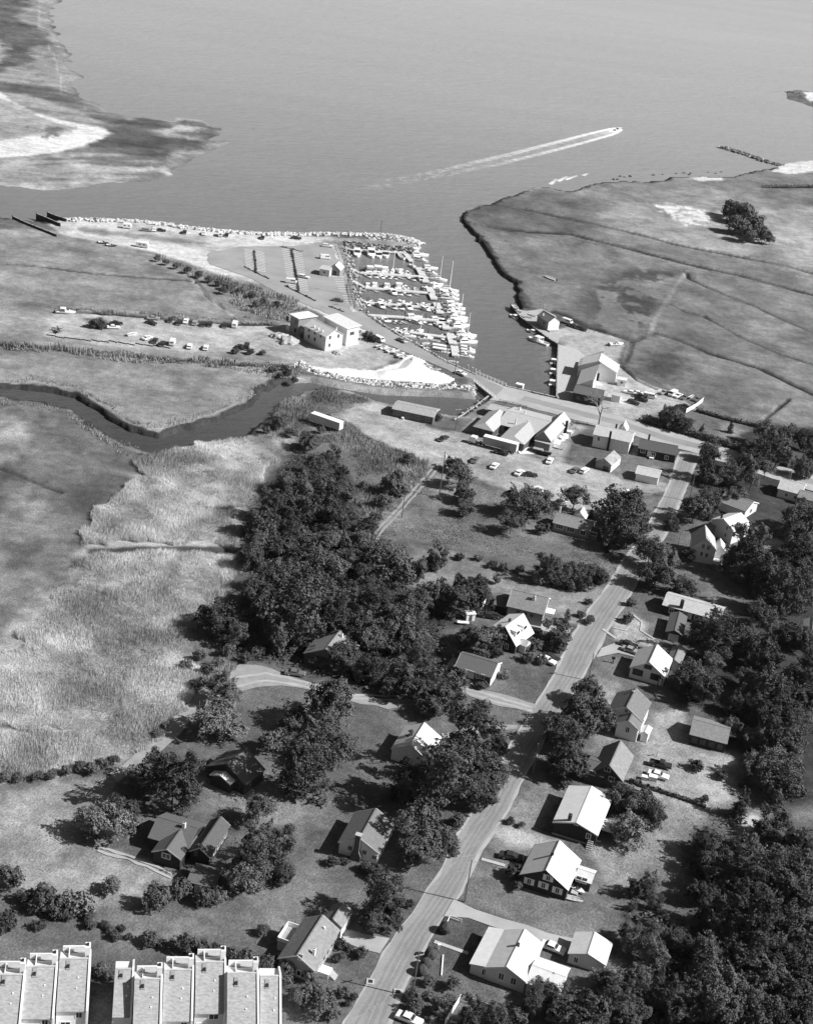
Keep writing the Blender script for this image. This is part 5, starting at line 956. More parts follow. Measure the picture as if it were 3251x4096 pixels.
boat('runabout', 'a7', 1500, 600, 1675, 592, 'white boat on its trailer alone in the harbor yard', None, z=.35)
boat('runabout', 'S', 405, 362, 468, 345, 'speeding motorboat at the head of its white wake', None, L_=8.0)
boat('cabin_boat', 'A', 355, 690, 465, 697, 'long white hull parked at the far left of the gravel lot', None, z=.3)
for k, (x0, y0, x1, y1) in enumerate(((520,905,640,870), (600,930,690,895), (640,960,760,920), (740,985,850,940), (800,1015,930,985), (820,1050,930,1000), (900,1065,1010,1035), (450,870,540,850))): boat(('runabout','skiff')[k % 2], 'a3', x0, y0, x1, y1, f'boat on a trailer, {ORD[k]} of the row between road and building', 'boats stored on trailers beside the road', z=.3, hull=(None, 'hull_g', None, 'hull_d')[k % 4])
for k, (x0, y0, x1, y1) in enumerate(((1230,1165,1340,1185), (1270,1200,1390,1200), (1390,1235,1480,1255), (1430,1265,1530,1260))): boat('runabout', 'a3', x0, y0, x1, y1, f'boat stored by the shell heap, {ORD[k]} from the top', 'boats stored beside the shell heap', z=.3, hull=(None, 'hull_g')[k % 2])
for k, (x0, y0, x1, y1) in enumerate(((1330,715,1400,680), (1395,640,1450,610), (1450,620,1500,600), (1260,800,1370,830), (1240,790,1300,760))): boat('skiff', 'a6', x0, y0, x1, y1, f'upturned pale skiff beside the market, {ORD[k]} of the cluster', 'skiffs lying beside the market', z=.1)
boat('runabout', 'L', 1310, 262, 1385, 310, 'small white boat parked behind the dark shuttered house', None, z=.3); boat('skiff', 'L', 1270, 350, 1362, 372, 'dinghy lying on the grass at the corner of the dark shuttered house', None, z=.1)
boat('skiff', 'A', 795, 838, 850, 822, 'pale dinghy lying in the middle of the gravel lot', None, z=.1); boat('skiff', 'b8', 880, 300, 935, 270, 'white boat standing on end of the harbor car row', None, z=.5)
# wake and shore foam
fm, nt, b = nodes_new('foam_streaks'); b.inputs['Base Color'].default_value = (.85,)*3+(1,); b.inputs['Roughness'].default_value = .9
geo = nt.nodes.new('ShaderNodeNewGeometry'); no = nt.nodes.new('ShaderNodeTexNoise'); no.inputs['Scale'].default_value = .22; no.inputs['Detail'].default_value = 9; no.inputs['Roughness'].default_value = .75; at_ = nt.nodes.new('ShaderNodeAttribute'); at_.attribute_name = 'cover'
nt.links.new(geo.outputs['Position'], no.inputs['Vector']); mu = nt.nodes.new('ShaderNodeMath'); mu.operation = 'ADD'; nt.links.new(no.outputs[0], mu.inputs[0]); nt.links.new(at_.outputs['Fac'], mu.inputs[1])
mr = nt.nodes.new('ShaderNodeMapRange'); mr.inputs[1].default_value = .72; mr.inputs[2].default_value = 1.5; nt.links.new(mu.outputs[0], mr.inputs[0]); nt.links.new(mr.outputs[0], b.inputs['Alpha']); MT['streaks'] = fm
def foam(name, pts, frame='D', z=WATER_Z+.05):
    "pts: x, y, width in metres, strength"
    v, f, a = [], [], []; g = [P(frame, p[0], p[1], z) for p in pts]
    c = []
    for i in range(len(g)-1):
        for k in range(12): t = k/12; c.append((g[i].lerp(g[i+1], t), pts[i][2]*(1-t)+pts[i+1][2]*t, pts[i][3]*(1-t)+pts[i+1][3]*t))
    c.append((g[-1], pts[-1][2], pts[-1][3]))
    for i, (p, w, s) in enumerate(c):
        t = (c[min(i+1, len(c)-1)][0]-c[max(i-1, 0)][0]).normalized(); nn = Vector((-t.y, t.x, 0))
        for q in (-1, -.4, .4, 1): r = p+nn*q*w/2; v.append((r.x, r.y, z+.0)); a.append(s if abs(q) < 1 else min(s-.5, .1))
    for i in range(len(c)-1):
        for q in range(3): k = 4*i+q; f.append((k, k+1, k+5, k+4))
    me = mesh(name, v, f, 'streaks'); me.attributes.new('cover', 'FLOAT', 'POINT').data.foreach_set('value', np.array(a, np.float32)); o = link(name, me); o['kind'] = 'structure'; return o
foam('wake', [(466,344,2,1.2),(420,346,4,1.05),(380,353,5,.9),(270,379,6,.78),(0,449,7,.62),(-300,525,9,.45),(-700,620,11,.3),(-1100,700,13,.15)], 'S')
foam('wake', [(466,358,2,1.2),(430,376,4,1.05),(390,392,5,.85),(200,445,6,.68),(0,497,7,.55),(-300,572,9,.38),(-700,655,11,.26),(-1000,710,13,.12)], 'S', WATER_Z+.06)
foam('wake', [(455,351,5,1.3),(420,361,8,1.1),(390,372,9,.62),(330,388,11,.38),(200,415,14,.30),(0,472,18,.26),(-300,547,22,.25),(-700,637,26,.24),(-1150,727,28,.22),(-1500,790,30,.12)], 'S', WATER_Z+.08)
for x0, y0, x1, y1 in ((0,712,42,677),(50,692,112,660),(100,682,175,655),(215,655,242,640)): foam('breaking_wave', [(x0,y0,4,.8),(x1,y1,3,.5)], 'S')
# ---------------------------------------------------------------- vehicles (unit metres, nose along +x)
def wheel_mesh():
    m = MB(); m.tube((0,-.11,0), (0,.11,0), .33, .33, 12); return m.me('wheel', 'rubber')
def hub_mesh(): return MB().tube((0,-.125,0), (0,.125,0), .17, .17, 8).me('hubcap', 'chrome')
WM, HM = wheel_mesh(), hub_mesh()
def add_car_kind(kind):
    r = bpy.data.objects.new(kind, None); COL.objects.link(r); L_ = {'sedan':5.0,'wagon':5.1,'van':4.8,'pickup':5.2,'microbus':4.4}[kind]; W = 1.8; h = L_/2
    def pr(name, poly, w, m='paint_w', parent=None, z=0): return MB().prism(poly, -w/2, w/2).obj(name, m, parent or r)
    if kind in ('sedan', 'wagon'):
        body = pr('body', [(-h,.35),(h,.35),(h+.03,.62),(h-.1,.84),(.75,.92),(-1.5,.92),(-h+.1,.86),(-h-.03,.62)], W)
        rear = -1.55 if kind == 'sedan' else -2.25; cab = pr('roof', [(rear,.921),(1.0,.921),(.35,1.38),(rear+(.55 if kind == 'sedan' else .15),1.40)], W-.22)
        pr('windshield', [(.93,.985),(.965,.985),(.43,1.34),(.40,1.33)], W-.36, 'glass', cab)
        rr = rear+(.55 if kind == 'sedan' else .15); pr('rear_window', [(rear+.03,.98),(rear-.01,.985),(rr-.05,1.33),(rr,1.34)], W-.40, 'glass', cab)
        for y in (-(W-.22)/2-.012, (W-.22)/2): MB().prism([(rear+.28,.97),(.80,.97),(.30,1.32),(rr+.02,1.32)], y, y+.012).obj('side_window', 'glass', cab)
    elif kind == 'pickup':
        body = pr('body', [(-h,.45),(h,.45),(h,.8),(h-.1,.98),(1.05,1.0),(-.35,1.0),(-.35,.62),(-h,.62)], W+.05); cab = pr('roof', [(-.4,1.001),(1.15,1.001),(.75,1.62),(-.3,1.64)], W-.15)
        pr('windshield', [(1.08,1.08),(1.12,1.08),(.82,1.55),(.78,1.55)], W-.3, 'glass', cab); pr('rear_window', [(-.42,1.12),(-.38,1.12),(-.33,1.5),(-.36,1.5)], W-.4, 'glass', cab)
        for y in (-(W-.15)/2-.012, (W-.15)/2): MB().prism([(-.2,1.08),(.9,1.08),(.68,1.54),(-.2,1.54)], y, y+.012).obj('side_window', 'glass', cab)
        for y in (-(W+.05)/2, (W+.05)/2-.08): MB().box(-h, -.36, y, y+.08, .621, 1.0).obj('bed_side', 'paint_w', r)
        MB().box(-h, -h+.08, -(W-.13)/2, (W-.13)/2, .621, 1.0).obj('tailgate', 'paint_w', r)
    else:
        t = 2.0 if kind == 'van' else 1.92; body = pr('body', [(-h,.35),(h,.35),(h,.95),(h-.35,1.25),(h-.75,t),(-h+.1,t),(-h,1.2)], W+.1)
        pr('windshield', [(h-.36,1.28),(h-.32,1.28),(h-.68,t-.12),(h-.72,t-.12)], W-.15, 'glass', body)
        n = 1 if kind == 'van' else 3
        for y in (-(W+.1)/2-.012, (W+.1)/2):
            for k in range(n+1): x0 = h-1.55-k*.95; MB().box(x0, x0+.75, y, y+.012, 1.25, t-.25).obj('side_window', 'glass', body)
        MB().box(-h-.012, -h, -.55, .55, 1.25, t-.3).obj('rear_window', 'glass', body)
    for x in (h-.95, -h+1.05):
        for y in (-W/2+.12, W/2-.12):
            w = link('wheel', WM, r, (x, y, .33)); link('hubcap', HM, w)
    for x in (h+.02, -h-.12): MB().box(x, x+.1, -W/2+.05, W/2-.05, .42, .56).obj('bumper', 'chrome', r)
    for y in (-.62, .62): MB().box(h-.02, h+.035, y-.14, y+.14, .62, .76).obj('headlight', 'offwhite', r)
    return r
CK = {k: add_car_kind(k) for k in ('sedan','wagon','van','pickup','microbus')}
used_c = set(); TN = {'w':('white','paint_w'),'g':('pale grey','paint_g'),'m':('grey','paint_m'),'d':('dark','paint_d')}
def car(kind, tone, f, x, y, dx, dy, label, group=None, z=0.16):
    c = P(f, x, y, z+.6); e = P(f, x+dx, y+dy, z+.6); hd = math.atan2(e.y-c.y, e.x-c.x)
    if kind not in used_c: used_c.add(kind); r = CK[kind]
    else: r = copy_tree(CK[kind])
    r.name = 'parked_car' if kind in ('sedan', 'wagon') else kind; r.location = (c.x, c.y, z); r.rotation_euler = (0, 0, hd)
    for ch in r.children:
        if ch.name.split('.')[0] in ('body', 'roof', 'bed_side', 'tailgate'): ch.material_slots[0].link = 'OBJECT'; ch.material_slots[0].material = MT[TN[tone][1]]
    tag(r, label.replace('@', TN[tone][0]), 'car' if kind in ('sedan', 'wagon') else {'van':'van','pickup':'pickup','microbus':'van'}[kind], group); return r
KD = {'s':'sedan','w':'wagon','v':'van','p':'pickup'}; KL = {'s':'car','w':'estate car','v':'van','p':'pickup'}
def row(where, group, f, items, z=0.05):
    for i, (k, t, x, y, dx, dy) in enumerate(items): car(KD[k], t, f, x, y, dx, dy, f'@ {KL[k]}, {ORD[i]} from left {where}', group, z)
row('along the seaward riprap', 'cars parked facing the sea', 'A', [('w','g',915,186,1,.12),('s','w',962,182,.1,-1),('s','d',1000,187,1,.1),('w','d',1150,198,.3,-1),('s','w',1270,206,.3,-1),('v','w',1374,216,.3,-1),('w','d',1411,216,.3,-1),('s','d',1634,232,.3,-1),('s','d',1843,235,1,.1)])
row('in the gravel lot upper row', 'cars in the marsh gravel lot', 'A', [('s','d',944,763,1,.3),('s','d',1060,745,.4,-1),('w','d',1115,760,.4,-1),('s','w',1158,752,.4,-1),('w','g',1213,762,.4,-1),('w','d',1268,770,.4,-1),('w','d',1308,771,.4,-1),('s','d',1400,778,.4,-1),('v','w',1462,778,.4,-1)])
row('in the gravel lot lower row', 'cars in the marsh gravel lot', 'A', [('s','w',918,856,1,-.4),('s','d',965,874,.6,-1),('w','d',1012,893,.5,-1),('v','w',1075,888,.5,-1),('w','w',1181,908,.3,-1),('w','w',1282,917,.3,-1),('s','d',1490,912,.3,-1),('v','d',1535,915,.3,-1)])
car('sedan', 'd', 'A', 725, 765, 1, .05, 'dark car parked just behind a white car mid gravel lot'); car('sedan', 'w', 'A', 708, 789, 1, .02, 'white car parked alone in the middle of the gravel lot')
car('sedan', 'g', 'A', 955, 733, 1, .05, 'low pale car at the upper edge of the gravel lot by the ditch')
car('wagon', 'w', 'B', 530, 226, 1, .1, '@ estate car at the far corner of the marina lot'); car('van', 'w', 'B', 515, 308, 1, .05, '@ van parked behind the harbormaster hut')
car('wagon', 'w', 'B', 367, 438, 1, .2, '@ car parked across the painted stalls', z=.16); car('van', 'w', 'B', 282, 473, 1, .12, '@ van at the lower end of the painted stalls', z=.16)
car('sedan', 'm', 'B', 602, 598, 1, .15, '@ car alone near the foot of the marina bank', z=.16); car('sedan', 'g', 'B', 1040, 872, 1, .52, '@ car driving along the marina road', z=.16)
car('van', 'w', 'a3', 500, 762, 1, .5, '@ van half hidden by shrubs next to the large building'); car('sedan', 'w', 'B', 1440, 1097, 1, .42, '@ car on the road just before the bridge', z=.16)
car('van', 'w', 'a7', 915, 298, 1, .35, '@ van parked beside the boathouse'); car('sedan', 'd', 'a7', 1000, 352, 1, .35, '@ car under the ditch bank, nearer the boathouse'); car('wagon', 'd', 'a7', 1115, 388, 1, .3, '@ estate car under the ditch bank, farther from the boathouse')
row('at the marsh edge of the harbor yard', 'cars parked at the harbor yard edge', 'b8', [('s','g',530,236,-1,.25),('v','w',648,258,-1,.5),('s','w',725,280,-1,.4),('s','m',812,303,-1,.5),('s','m',990,330,-1,.3)])
car('sedan', 'd', 'b8', 820, 428, 1, .2, 'dark car standing alone near the white fence'); row('in the cluster by the dark store', 'cars clustered in the harbor yard', 'b8', [('s','w',60,235,-1,-.2),('s','w',150,240,-1,-.2),('p','d',210,290,-1,-.2),('v','w',330,292,1,.2),('w','d',110,372,1,.3),('p','d',215,335,1,.2)])
row('in the line across the market lot', 'cars in the market lot', 'a6', [('s','m',170,988,.8,-1),('s','w',435,1070,.9,-.9),('s','w',775,1162,1,-.8),('s','d',920,1190,1,.1),('s','w',1190,1000,.6,-1),('s','m',1535,1128,.9,-.7),('w','w',1665,1132,.9,-.7)])
car('pickup', 'd', 'a6', 530, 885, 1, .25, 'dark pickup carrying planks beside the long semi trailer'); car('sedan', 'd', 'R', 1660, 480, 1, -.5, 'dark car alone near the low stone shed')
car('van', 'w', 'F', 655, 885, 1, -.3, '@ camper van behind the feathery tree at the lot edge'); car('sedan', 'w', 'F', 838, 962, 1, -.3, '@ car half hidden by a tree at the lower lot edge'); car('wagon', 'w', 'F', 1345, 893, .8, -.5, '@ car at the corner of the market lot by the street')
car('sedan', 'w', 'G', 1300, 1032, 1, -.1, '@ car in the shaded back yard at the right'); car('pickup', 'd', 'b7', 390, 670, 1, .25, 'big dark pickup in the yard beside the brown gabled house'); car('sedan', 'w', 'b7', 345, 850, 1, .3, '@ car parked below the big dark pickup')
car('sedan', 'g', 'H', 245, 602, 1, .35, '@ car in front of the arched window house'); car('sedan', 'd', 'H', 225, 555, 1, .3, 'dark car behind the grey one at the arched window house')
car('microbus', 'm', 'b4', 580, 345, 1, .25, 'grey microbus with white front next to the dormered house'); car('sedan', 'w', 'b4', 800, 810, 1, .42, '@ car behind clipped bushes by the street'); car('sedan', 'd', 'b4', 870, 760, 1, .42, 'dark car parked just behind the white one at the bushes')
car('sedan', 'd', 'b5', 240, 690, 1, .15, 'dark car left of the pair behind the white roofed cape'); car('sedan', 'd', 'b5', 350, 690, 1, .15, 'dark car right of the pair behind the white roofed cape')
car('sedan', 'w', 'L', 1160, 738, 1, .4, '@ car between the cottage and its garage'); car('sedan', 'd', 'L', 845, 45, 1, .2, 'dark car on the lawn left of the shuttered house')
car('sedan', 'w', 'N', 1590, 1755, 1, .42, 'white car at the bottom edge beside the street corner'); car('sedan', 'm', 'M', 722, 552, 1, .12, '@ car at the edge of the shaded turning circle')
car('sedan', 'd', 'b8', 500, 640, 1, .3, 'dark car under the hedge trees by the upper street')
# semi trailers
def semi(label, f, A, B, ztop, W=2.5, cab=None, side='trailer'):
    a, b_ = P(f, *A, ztop), P(f, *B, ztop); d = b_-a; L_ = d.length; rz = math.atan2(d.y, d.x); r = thing('semi_trailer', label, 'trailer', (a.x, a.y, 0), rz)
    bd = MB().box(0, L_, 0, W, 1.1, ztop-.05).obj('cargo_box', side, r); MB().box(-.03, L_+.03, -.03, W+.03, ztop-.048, ztop+.03).obj('box_roof', 'white', bd); MB().box(L_, L_+.04, .06, W-.06, 1.15, ztop-.1).obj('rear_door', 'white', bd)
    for k in range(1, 10): MB().box(L_*k/10-.03, L_*k/10+.03, -.025, -.002, 1.15, ztop-.1).obj('side_rib', side, bd)
    for x in (L_-1.2, L_-2.4):
        for y in (.15, W-.15): w = link('wheel', WM, r, (x, y, .5), 0, (1.5,1.5,1.5)); link('hubcap', HM, w)
    for y in (.5, W-.5): MB().box(2.2, 2.35, y-.07, y+.07, 0, 1.1).obj('landing_leg', 'steel', r)
    return a, rz, W
a, rz, W = semi('long grey sided semi trailer with white roof parked at the market', 'a6', (283,668), (742,785), 3.9)
tk = thing('truck_tractor', 'white truck cab hitched in front of the long semi trailer', 'truck', (a.x-3.4*math.cos(rz)+1.2*math.sin(rz)*-1, a.y-3.4*math.sin(rz)+1.2*math.cos(rz), 0), rz)
MB().prism([(-1.6,.7),(.9,.7),(.9,2.6),(-1.1,2.6),(-1.6,1.6)], -1.15, 1.15).obj('cab', 'paint_w', tk); MB().prism([(-1.58,1.75),(-1.62,1.72),(-1.2,2.5),(-1.16,2.5)], -1.0, 1.0).obj('windshield', 'glass', tk); MB().box(-1.75, -1.6, -1.15, 1.15, .5, .8).obj('bumper', 'chrome', tk); MB().box(.9, 4.2, -.5, .5, .6, .9).obj('chassis', 'paint_d', tk)
for x in (-1.0, 2.2, 3.4):
    for y in (-1.0, 1.0): w = link('wheel', WM, tk, (x, y, .5), 0, (1.5,1.5,1.5)); link('hubcap', HM, w)
for y in (-.8, .8): MB().box(-1.66, -1.6, y-.15, y+.15, .95, 1.2).obj('headlight', 'offwhite', tk)
semi('white semi trailer standing alone in the tall grass by the creek', 'R', (652,290), (872,366), 3.8, side='lightgrey')
def camper(label, f, x, y, dx, dy, L_=5.5):
    c = P(f, x, y, 1); e = P(f, x+dx, y+dy, 1); r = thing('camper_trailer', label, 'camper', (c.x, c.y, 0), math.atan2(e.y-c.y, e.x-c.x))
    b_ = MB().prism([(-L_/2,.5),(L_/2,.5),(L_/2+.1,1.4),(L_/2-.5,2.4),(-L_/2+.3,2.4),(-L_/2,1.5)], -1.1, 1.1).obj('shell', 'white', r)
    for k in (-1.4, .5): MB().box(k, k+.9, -1.12, -1.1, 1.3, 1.8).obj('side_window', 'glass', b_)
    for yy in (-1.0, 1.0): link('wheel', WM, r, (-.3, yy, .33))
    MB().box(L_/2, L_/2+1.2, -.06, .06, .5, .6).obj('tow_bar', 'steel', r)
camper('white camper trailer at the edge of the shore strip', 'A', 888, 281, 1, .15); camper('little white camper beside the seaward parking line', 'A', 792, 163, 1, .1, 3.8)
for k, (x, y) in enumerate(((640,258),(690,275))): boat('runabout', 'A', x-25, y, x+35, y+6, ('dark boat on a trailer at the marsh edge, left of two', 'dark boat on a trailer at the marsh edge, right of two')[k], None, z=.3, hull='hull_d')
# ---------------------------------------------------------------- trees and shrubs
def crown_mesh(name, seed, n, leaf, m, sz=0.85, lobes=13, lr=.42, cone=0.0, low=0, fill=.12):
    r = np.random.default_rng(seed); k = lobes
    u = r.normal(size=(k, 3)); u /= np.linalg.norm(u, axis=1)[:, None]; u[:, 2] = np.abs(u[:, 2])*1.0-(.35 if not low else .6)*r.random(k)
    if low: u[:, 2] = r.uniform(-1.25, 1.1, k); u[:, :2] *= np.sqrt(np.clip(1.15-(u[:, 2]*.75)**2, .15, 1))[:, None]/np.linalg.norm(u[:, :2], axis=1)[:, None]
    c = u*np.array([.66, .66, .60*sz])*(.55+.65*r.random((k, 1))); rad = lr*(.55+.9*r.random(k)**1.5)
    if cone:
        t = (np.arange(k)+.5)/k; ang = r.random(k)*6.28; w = (1-t)*.62*(.6+.5*r.random(k)); c = np.stack([np.cos(ang)*w, np.sin(ang)*w, (t*2-1)*sz], 1); rad = (.16+.34*(1-t))*(.8+.4*r.random(k))
    w = rad**2; idx = r.choice(k, n, p=w/w.sum()); d = r.normal(size=(n, 3)); d /= np.linalg.norm(d, axis=1)[:, None]
    # second level clumps on each lobe
    nk = 26; cl = r.normal(size=(k, nk, 3)); cl /= np.linalg.norm(cl, axis=2)[:, :, None]; pick = r.integers(0, nk, n); dd = cl[idx, pick]+d*.34; dd /= np.linalg.norm(dd, axis=1)[:, None]
    rr = rad[idx]*(.80+.30*r.random(n)); fi = r.random(n) < fill; rr = np.where(fi, rr*r.random(n), rr)
    p = c[idx]+dd*rr[:, None]*np.array([1, 1, .92]); p[:, 2] = np.maximum(p[:, 2], -sz*.95)
    ph = r.random(6)*6.28; q_ = p.copy(); p = p+.085*np.stack([np.sin(q_[:,1]*7+ph[0])+np.sin(q_[:,2]*11+ph[1]), np.sin(q_[:,2]*7+ph[2])+np.sin(q_[:,0]*11+ph[3]), np.sin(q_[:,0]*7+ph[4])+np.sin(q_[:,1]*11+ph[5])], 1)
    hole = np.sin(p[:,0]*6.5+ph[1])+np.sin(p[:,1]*6.5+ph[3])+np.sin(p[:,2]*6.5+ph[5])+.8*r.normal(size=n); ok_ = hole > -1.45; p, dd, n = p[ok_], dd[ok_], int(ok_.sum())
    nrm = dd*1.0+r.normal(size=(n, 3))*.55+np.array([0, 0, .25]); nrm /= np.linalg.norm(nrm, axis=1)[:, None]
    a = np.cross(nrm, r.normal(size=(n, 3))); a /= np.linalg.norm(a, axis=1)[:, None]; b_ = np.cross(nrm, a)
    s = leaf*(.55+.9*r.random(n))[:, None]; a = a*s; b_ = b_*s*(.55+.3*r.random(n))[:, None]
    co = np.stack([p-a, p-b_, p+a, p+b_], 1).reshape(-1, 3); fc = np.arange(4*n).reshape(n, 4)
    return bigmesh(name, co, fc, m)
def trunk_mesh(name, seed, m='bark', spread=.55):
    r = random.Random(seed); mb = MB(); z = 0; p = Vector((0, 0, -.05)); rd = .055
    for i in range(3):
        q = Vector((p.x+r.uniform(-.03, .03), p.y+r.uniform(-.03, .03), (i+1)*.2)); mb.tube(p, q, rd, rd*.82, 7); p = q; rd *= .82
    for i in range(5):
        t = 6.28*i/5+r.uniform(-.4, .4); e = Vector((p.x+math.cos(t)*spread*.5, p.y+math.sin(t)*spread*.5, .60+r.uniform(.1, .25))); mb.tube(p-Vector((0, 0, r.uniform(0, .15))), e, rd*.6, rd*.22, 5)
    return mb.me(name, m)
CR = {'b':[crown_mesh('crown', 10+i, 15000, .040, 'leaf', (.92,1.1,.8,1.0,.95,1.15)[i], 26, .33, low=(i > 2), fill=.15) for i in range(6)], 'f':[crown_mesh('crown', 30+i, 13000, .032, 'leafmid', 1.05, 26, .28, fill=.3) for i in range(3)],
 'p':[crown_mesh('crown', 40+i, 10000, .036, 'leafpale', .85, 20, .33) for i in range(2)], 's':[crown_mesh('crown', 50+i, 4200, .07, 'leaf', .78, 12, .42) for i in range(4)],
 'q':[crown_mesh('crown', 60+i, 2000, .10, 'leafpale', .75, 8, .48) for i in range(2)], 'c':[crown_mesh('crown', 70+i, 4200, .060, 'needle', 1.5, 26, .4, cone=1) for i in range(3)],
 'm':[crown_mesh('crown', 80+i, 4200, .062, 'leafmid', .85, 13, .40) for i in range(3)], 't':[crown_mesh('crown', 90+i, 17000, .034, 'leaf', 1.75, 38, .27, low=1, fill=.2) for i in range(3)]}
TRK = [trunk_mesh('trunk', i) for i in range(3)]
SHORT = {'trees of the dense west wood':'leafy tree of the west wood','backyard trees east of the street':'dark backyard tree','trees of the lower right wood':'tree of the lower right wood','pale edge trees of the lower right wood':'pale tree at the wood edge','brush between reeds and lane':'dark brush by the reeds','scrub near the dirt track':'scrub bush in tall grass','trees by the garage at the bottom':'leafy garden tree','chain of small shrubs behind the townhouses':'small dark lawn shrub','bushes beside the terrace':'grey terrace bush','brush below the shore strip':'brush clump on the ditch','thicket on the far right marsh':'bush of the marsh thicket','front garden shrubs':'front garden shrub','shrubs of the bottom corner plot':'corner plot shrub','dark tree row south of the big lawn':'dark hedge row tree','shrub clumps below the pasture':'dark pasture shrub','ivy clad narrow trees':'ivy clad narrow tree','bushes round the gravel lot':'low lot bush','bushes at the rock wall':'bush at the creek end','shrubs in a line across the lawn':'round lawn line shrub','trees by the harbor yard hedge':'harbor hedge tree'}
LM0 = [('the lone marsh thicket middle',1568,472)]
# kind: (name, category, half height per radius, clear stem per radius)
TK = {'b':('tree','tree',1.05,.06), 'f':('tree','tree',1.1,.1), 'p':('tree','tree',.85,.15), 's':('shrub','shrub',.78,.05), 'q':('flowering_shrub','shrub',.75,.05), 'c':('conifer','tree',1.5,.1), 'm':('shrub','shrub',.85,.1), 't':('tree','tree',1.8,.02)}
_cyc = [0]
def pickcrown(kind): _cyc[0] += 1; return CR[kind][(_cyc[0]*5+random.randint(0, 1)) % len(CR[kind])]
SPREAD = {'backyard trees east of the street':1.06,'trees of the lower right wood':1.1,'pale edge trees of the lower right wood':1.1}
def tree(kind, x, y, r, label, group=None, frame='D'):
    nm, cat, hz, st = TK[kind]; x, y = toD(frame, x, y) if frame != 'D' else (x, y)
    R_ = r/ppm(P('D', x, y)); zc = R_*(hz+st)*.92; g = P('D', x, y, zc); R_ = r/ppm(g, zc)*(1.12 if kind == 't' else SPREAD.get(group, 1.32) if kind in 'bfp' else 1.1); j = random.uniform(.9, 1.12); e = random.uniform(.88, 1.1)
    root = thing(nm, label, cat, (g.x, g.y, 0), random.uniform(0, 6.28), group)
    c = link('crown', pickcrown(kind), root, (0, 0, zc), 0, (R_*e, R_/e, R_*j)); t = link('trunk', random.choice(TRK), root, (0, 0, 0), 0, (R_*1.1 if st > .2 else R_*.7, R_*1.1 if st > .2 else R_*.7, zc*1.25)); return root
LM = LM0+[('the bright shell heap',870,775),('the semi trailer in the grass',690,880),('the low stone shed',870,855),('the dirt track pole',849,1060),('the tall reeds',480,1080),('the clearing',930,1215),('the turning circle',560,1420),('the half hidden house',690,1350),('the small brown ranch',1000,1405),('the white roofed cape',1040,1320),('the grey shingled house',1100,1270),('the low grey cottage',1200,1108),('the ditch through the reeds',460,1158),
 ('the bridge road hedge',1560,945),('the dark ranch house',1385,948),('the cross gabled house',1485,1160),('the pale ranch roof',1455,1275),('the arched window house',1370,1395),('the slate roofed white house',1325,1500),('the dark backyard house',1490,1545),('the gravel back drive',1600,1135),('the pale roof deep in trees',1660,1020),('the right edge house',1700,1330),('the car yard',1390,1610),
 ('the tall dark spruce',1562,1690),('the white roofed garage',1250,1995),('the shuttered house',1170,1840),('the lower right corner',1705,2150),('the right picture edge',1711,1900),('the bottom picture edge',1500,2156),('the brown house shed',430,1860),('the left picture edge',0,1640),('the lane bend',480,1430),('the gravel lot',330,700),('the shore strip',360,545),('the middle townhouse',190,2030),('the railed deck house',640,1960),('the white fence corner',965,2110),('the street drains',800,2075)]
def mixk(k): return k if k != 'b' else random.choices('btf', (.62, .2, .18))[0]
def grove(kind, label, group, pts):
    if len(pts) >= 4:
        bk = {}
        for q in pts:
            d, nm, lx, ly = min((math.hypot(q[0]-lx, q[1]-ly), nm, lx, ly) for nm, lx, ly in LM); dx, dy = q[0]-lx, q[1]-ly
            dr = ('right of' if dx > 0 else 'left of') if abs(dx) > abs(dy)*1.1 else ('below' if dy > 0 else 'above'); bk.setdefault((nm, dr), []).append((d, q))
        sh = SHORT.get(group, label.split(' ')[0]+' '+('tree' if 'tree' in label else 'shrub'))
        for (nm, dr), L_ in bk.items():
            L_.sort(key=lambda t: t[0])
            for i, (d, q) in enumerate(L_): tree(q[3] if len(q) > 3 else mixk(kind), q[0], q[1], q[2], (f'{sh}, closest one {dr} {nm}' if len(L_) > 1 else f'{sh}, the one {dr} {nm}') if i == 0 else f'{sh}, {ORD[i] if i < 15 else "farthest"} nearest {dr} {nm}', group)
        return
    for q in pts: tree(q[3] if len(q) > 3 else kind, q[0], q[1], q[2], label if len(q) < 4 or q[3] == kind else label.replace('tree', 'shrub') if q[3] in 'smq' else label, group)
grove('b', 'round dark leafy tree packed into the wood between reed marsh and street', 'trees of the dense west wood', [(651,933,18),(703,955,15),(685,968,16),(665,980,22),(645,1011,27),(607,1016,22),(715,1000,20),(695,1033,23),(725,1038,24),(571,1055,26),(629,1044,24),(598,1066,26),(645,1069,24),(690,1075,26),(543,1102,27),(731,1094,22),(767,1113,22),(762,1138,24),
 (545,1145,26),(530,1175,23),(590,1150,28),(640,1178,32),(590,1215,34),(545,1250,30),(660,1230,38),(620,1265,38),(700,1200,30),(700,1270,36),(742,1180,26),(770,1215,24),(745,1250,28),(790,1262,34),(720,1322,36),(770,1335,36),(698,1290,32),(850,1342,34),(880,1275,28),(830,1305,36),(500,1332,22),(795,1345,30),(878,1382,28),(778,1408,28),(822,1446,20),(864,1430,32),(870,1455,28),(640,1325,30),(560,1290,28),(670,1180,26),(690,1140,24),(610,1110,26)])
for q in [(820,1185,40,'tall dark tree standing up at the east side of the wood, before the dirt track'),(603,1310,54,'largest round maple crown of the west wood, above the turning circle'),(458,1302,38,'dark tree at the wood corner overhanging the tall reeds'),(670,1380,20,'small pale tipped tree in front of the half hidden house'),(728,1384,30,'bushy tree covering the right part of the half hidden house'),(939,1452,36,'broad tree below the small brown ranch'),(1003,1498,22,'dark clump beside the side street mouth'),(911,1487,28,'low tree left of the clump at the side street mouth')]: tree('b', *q)
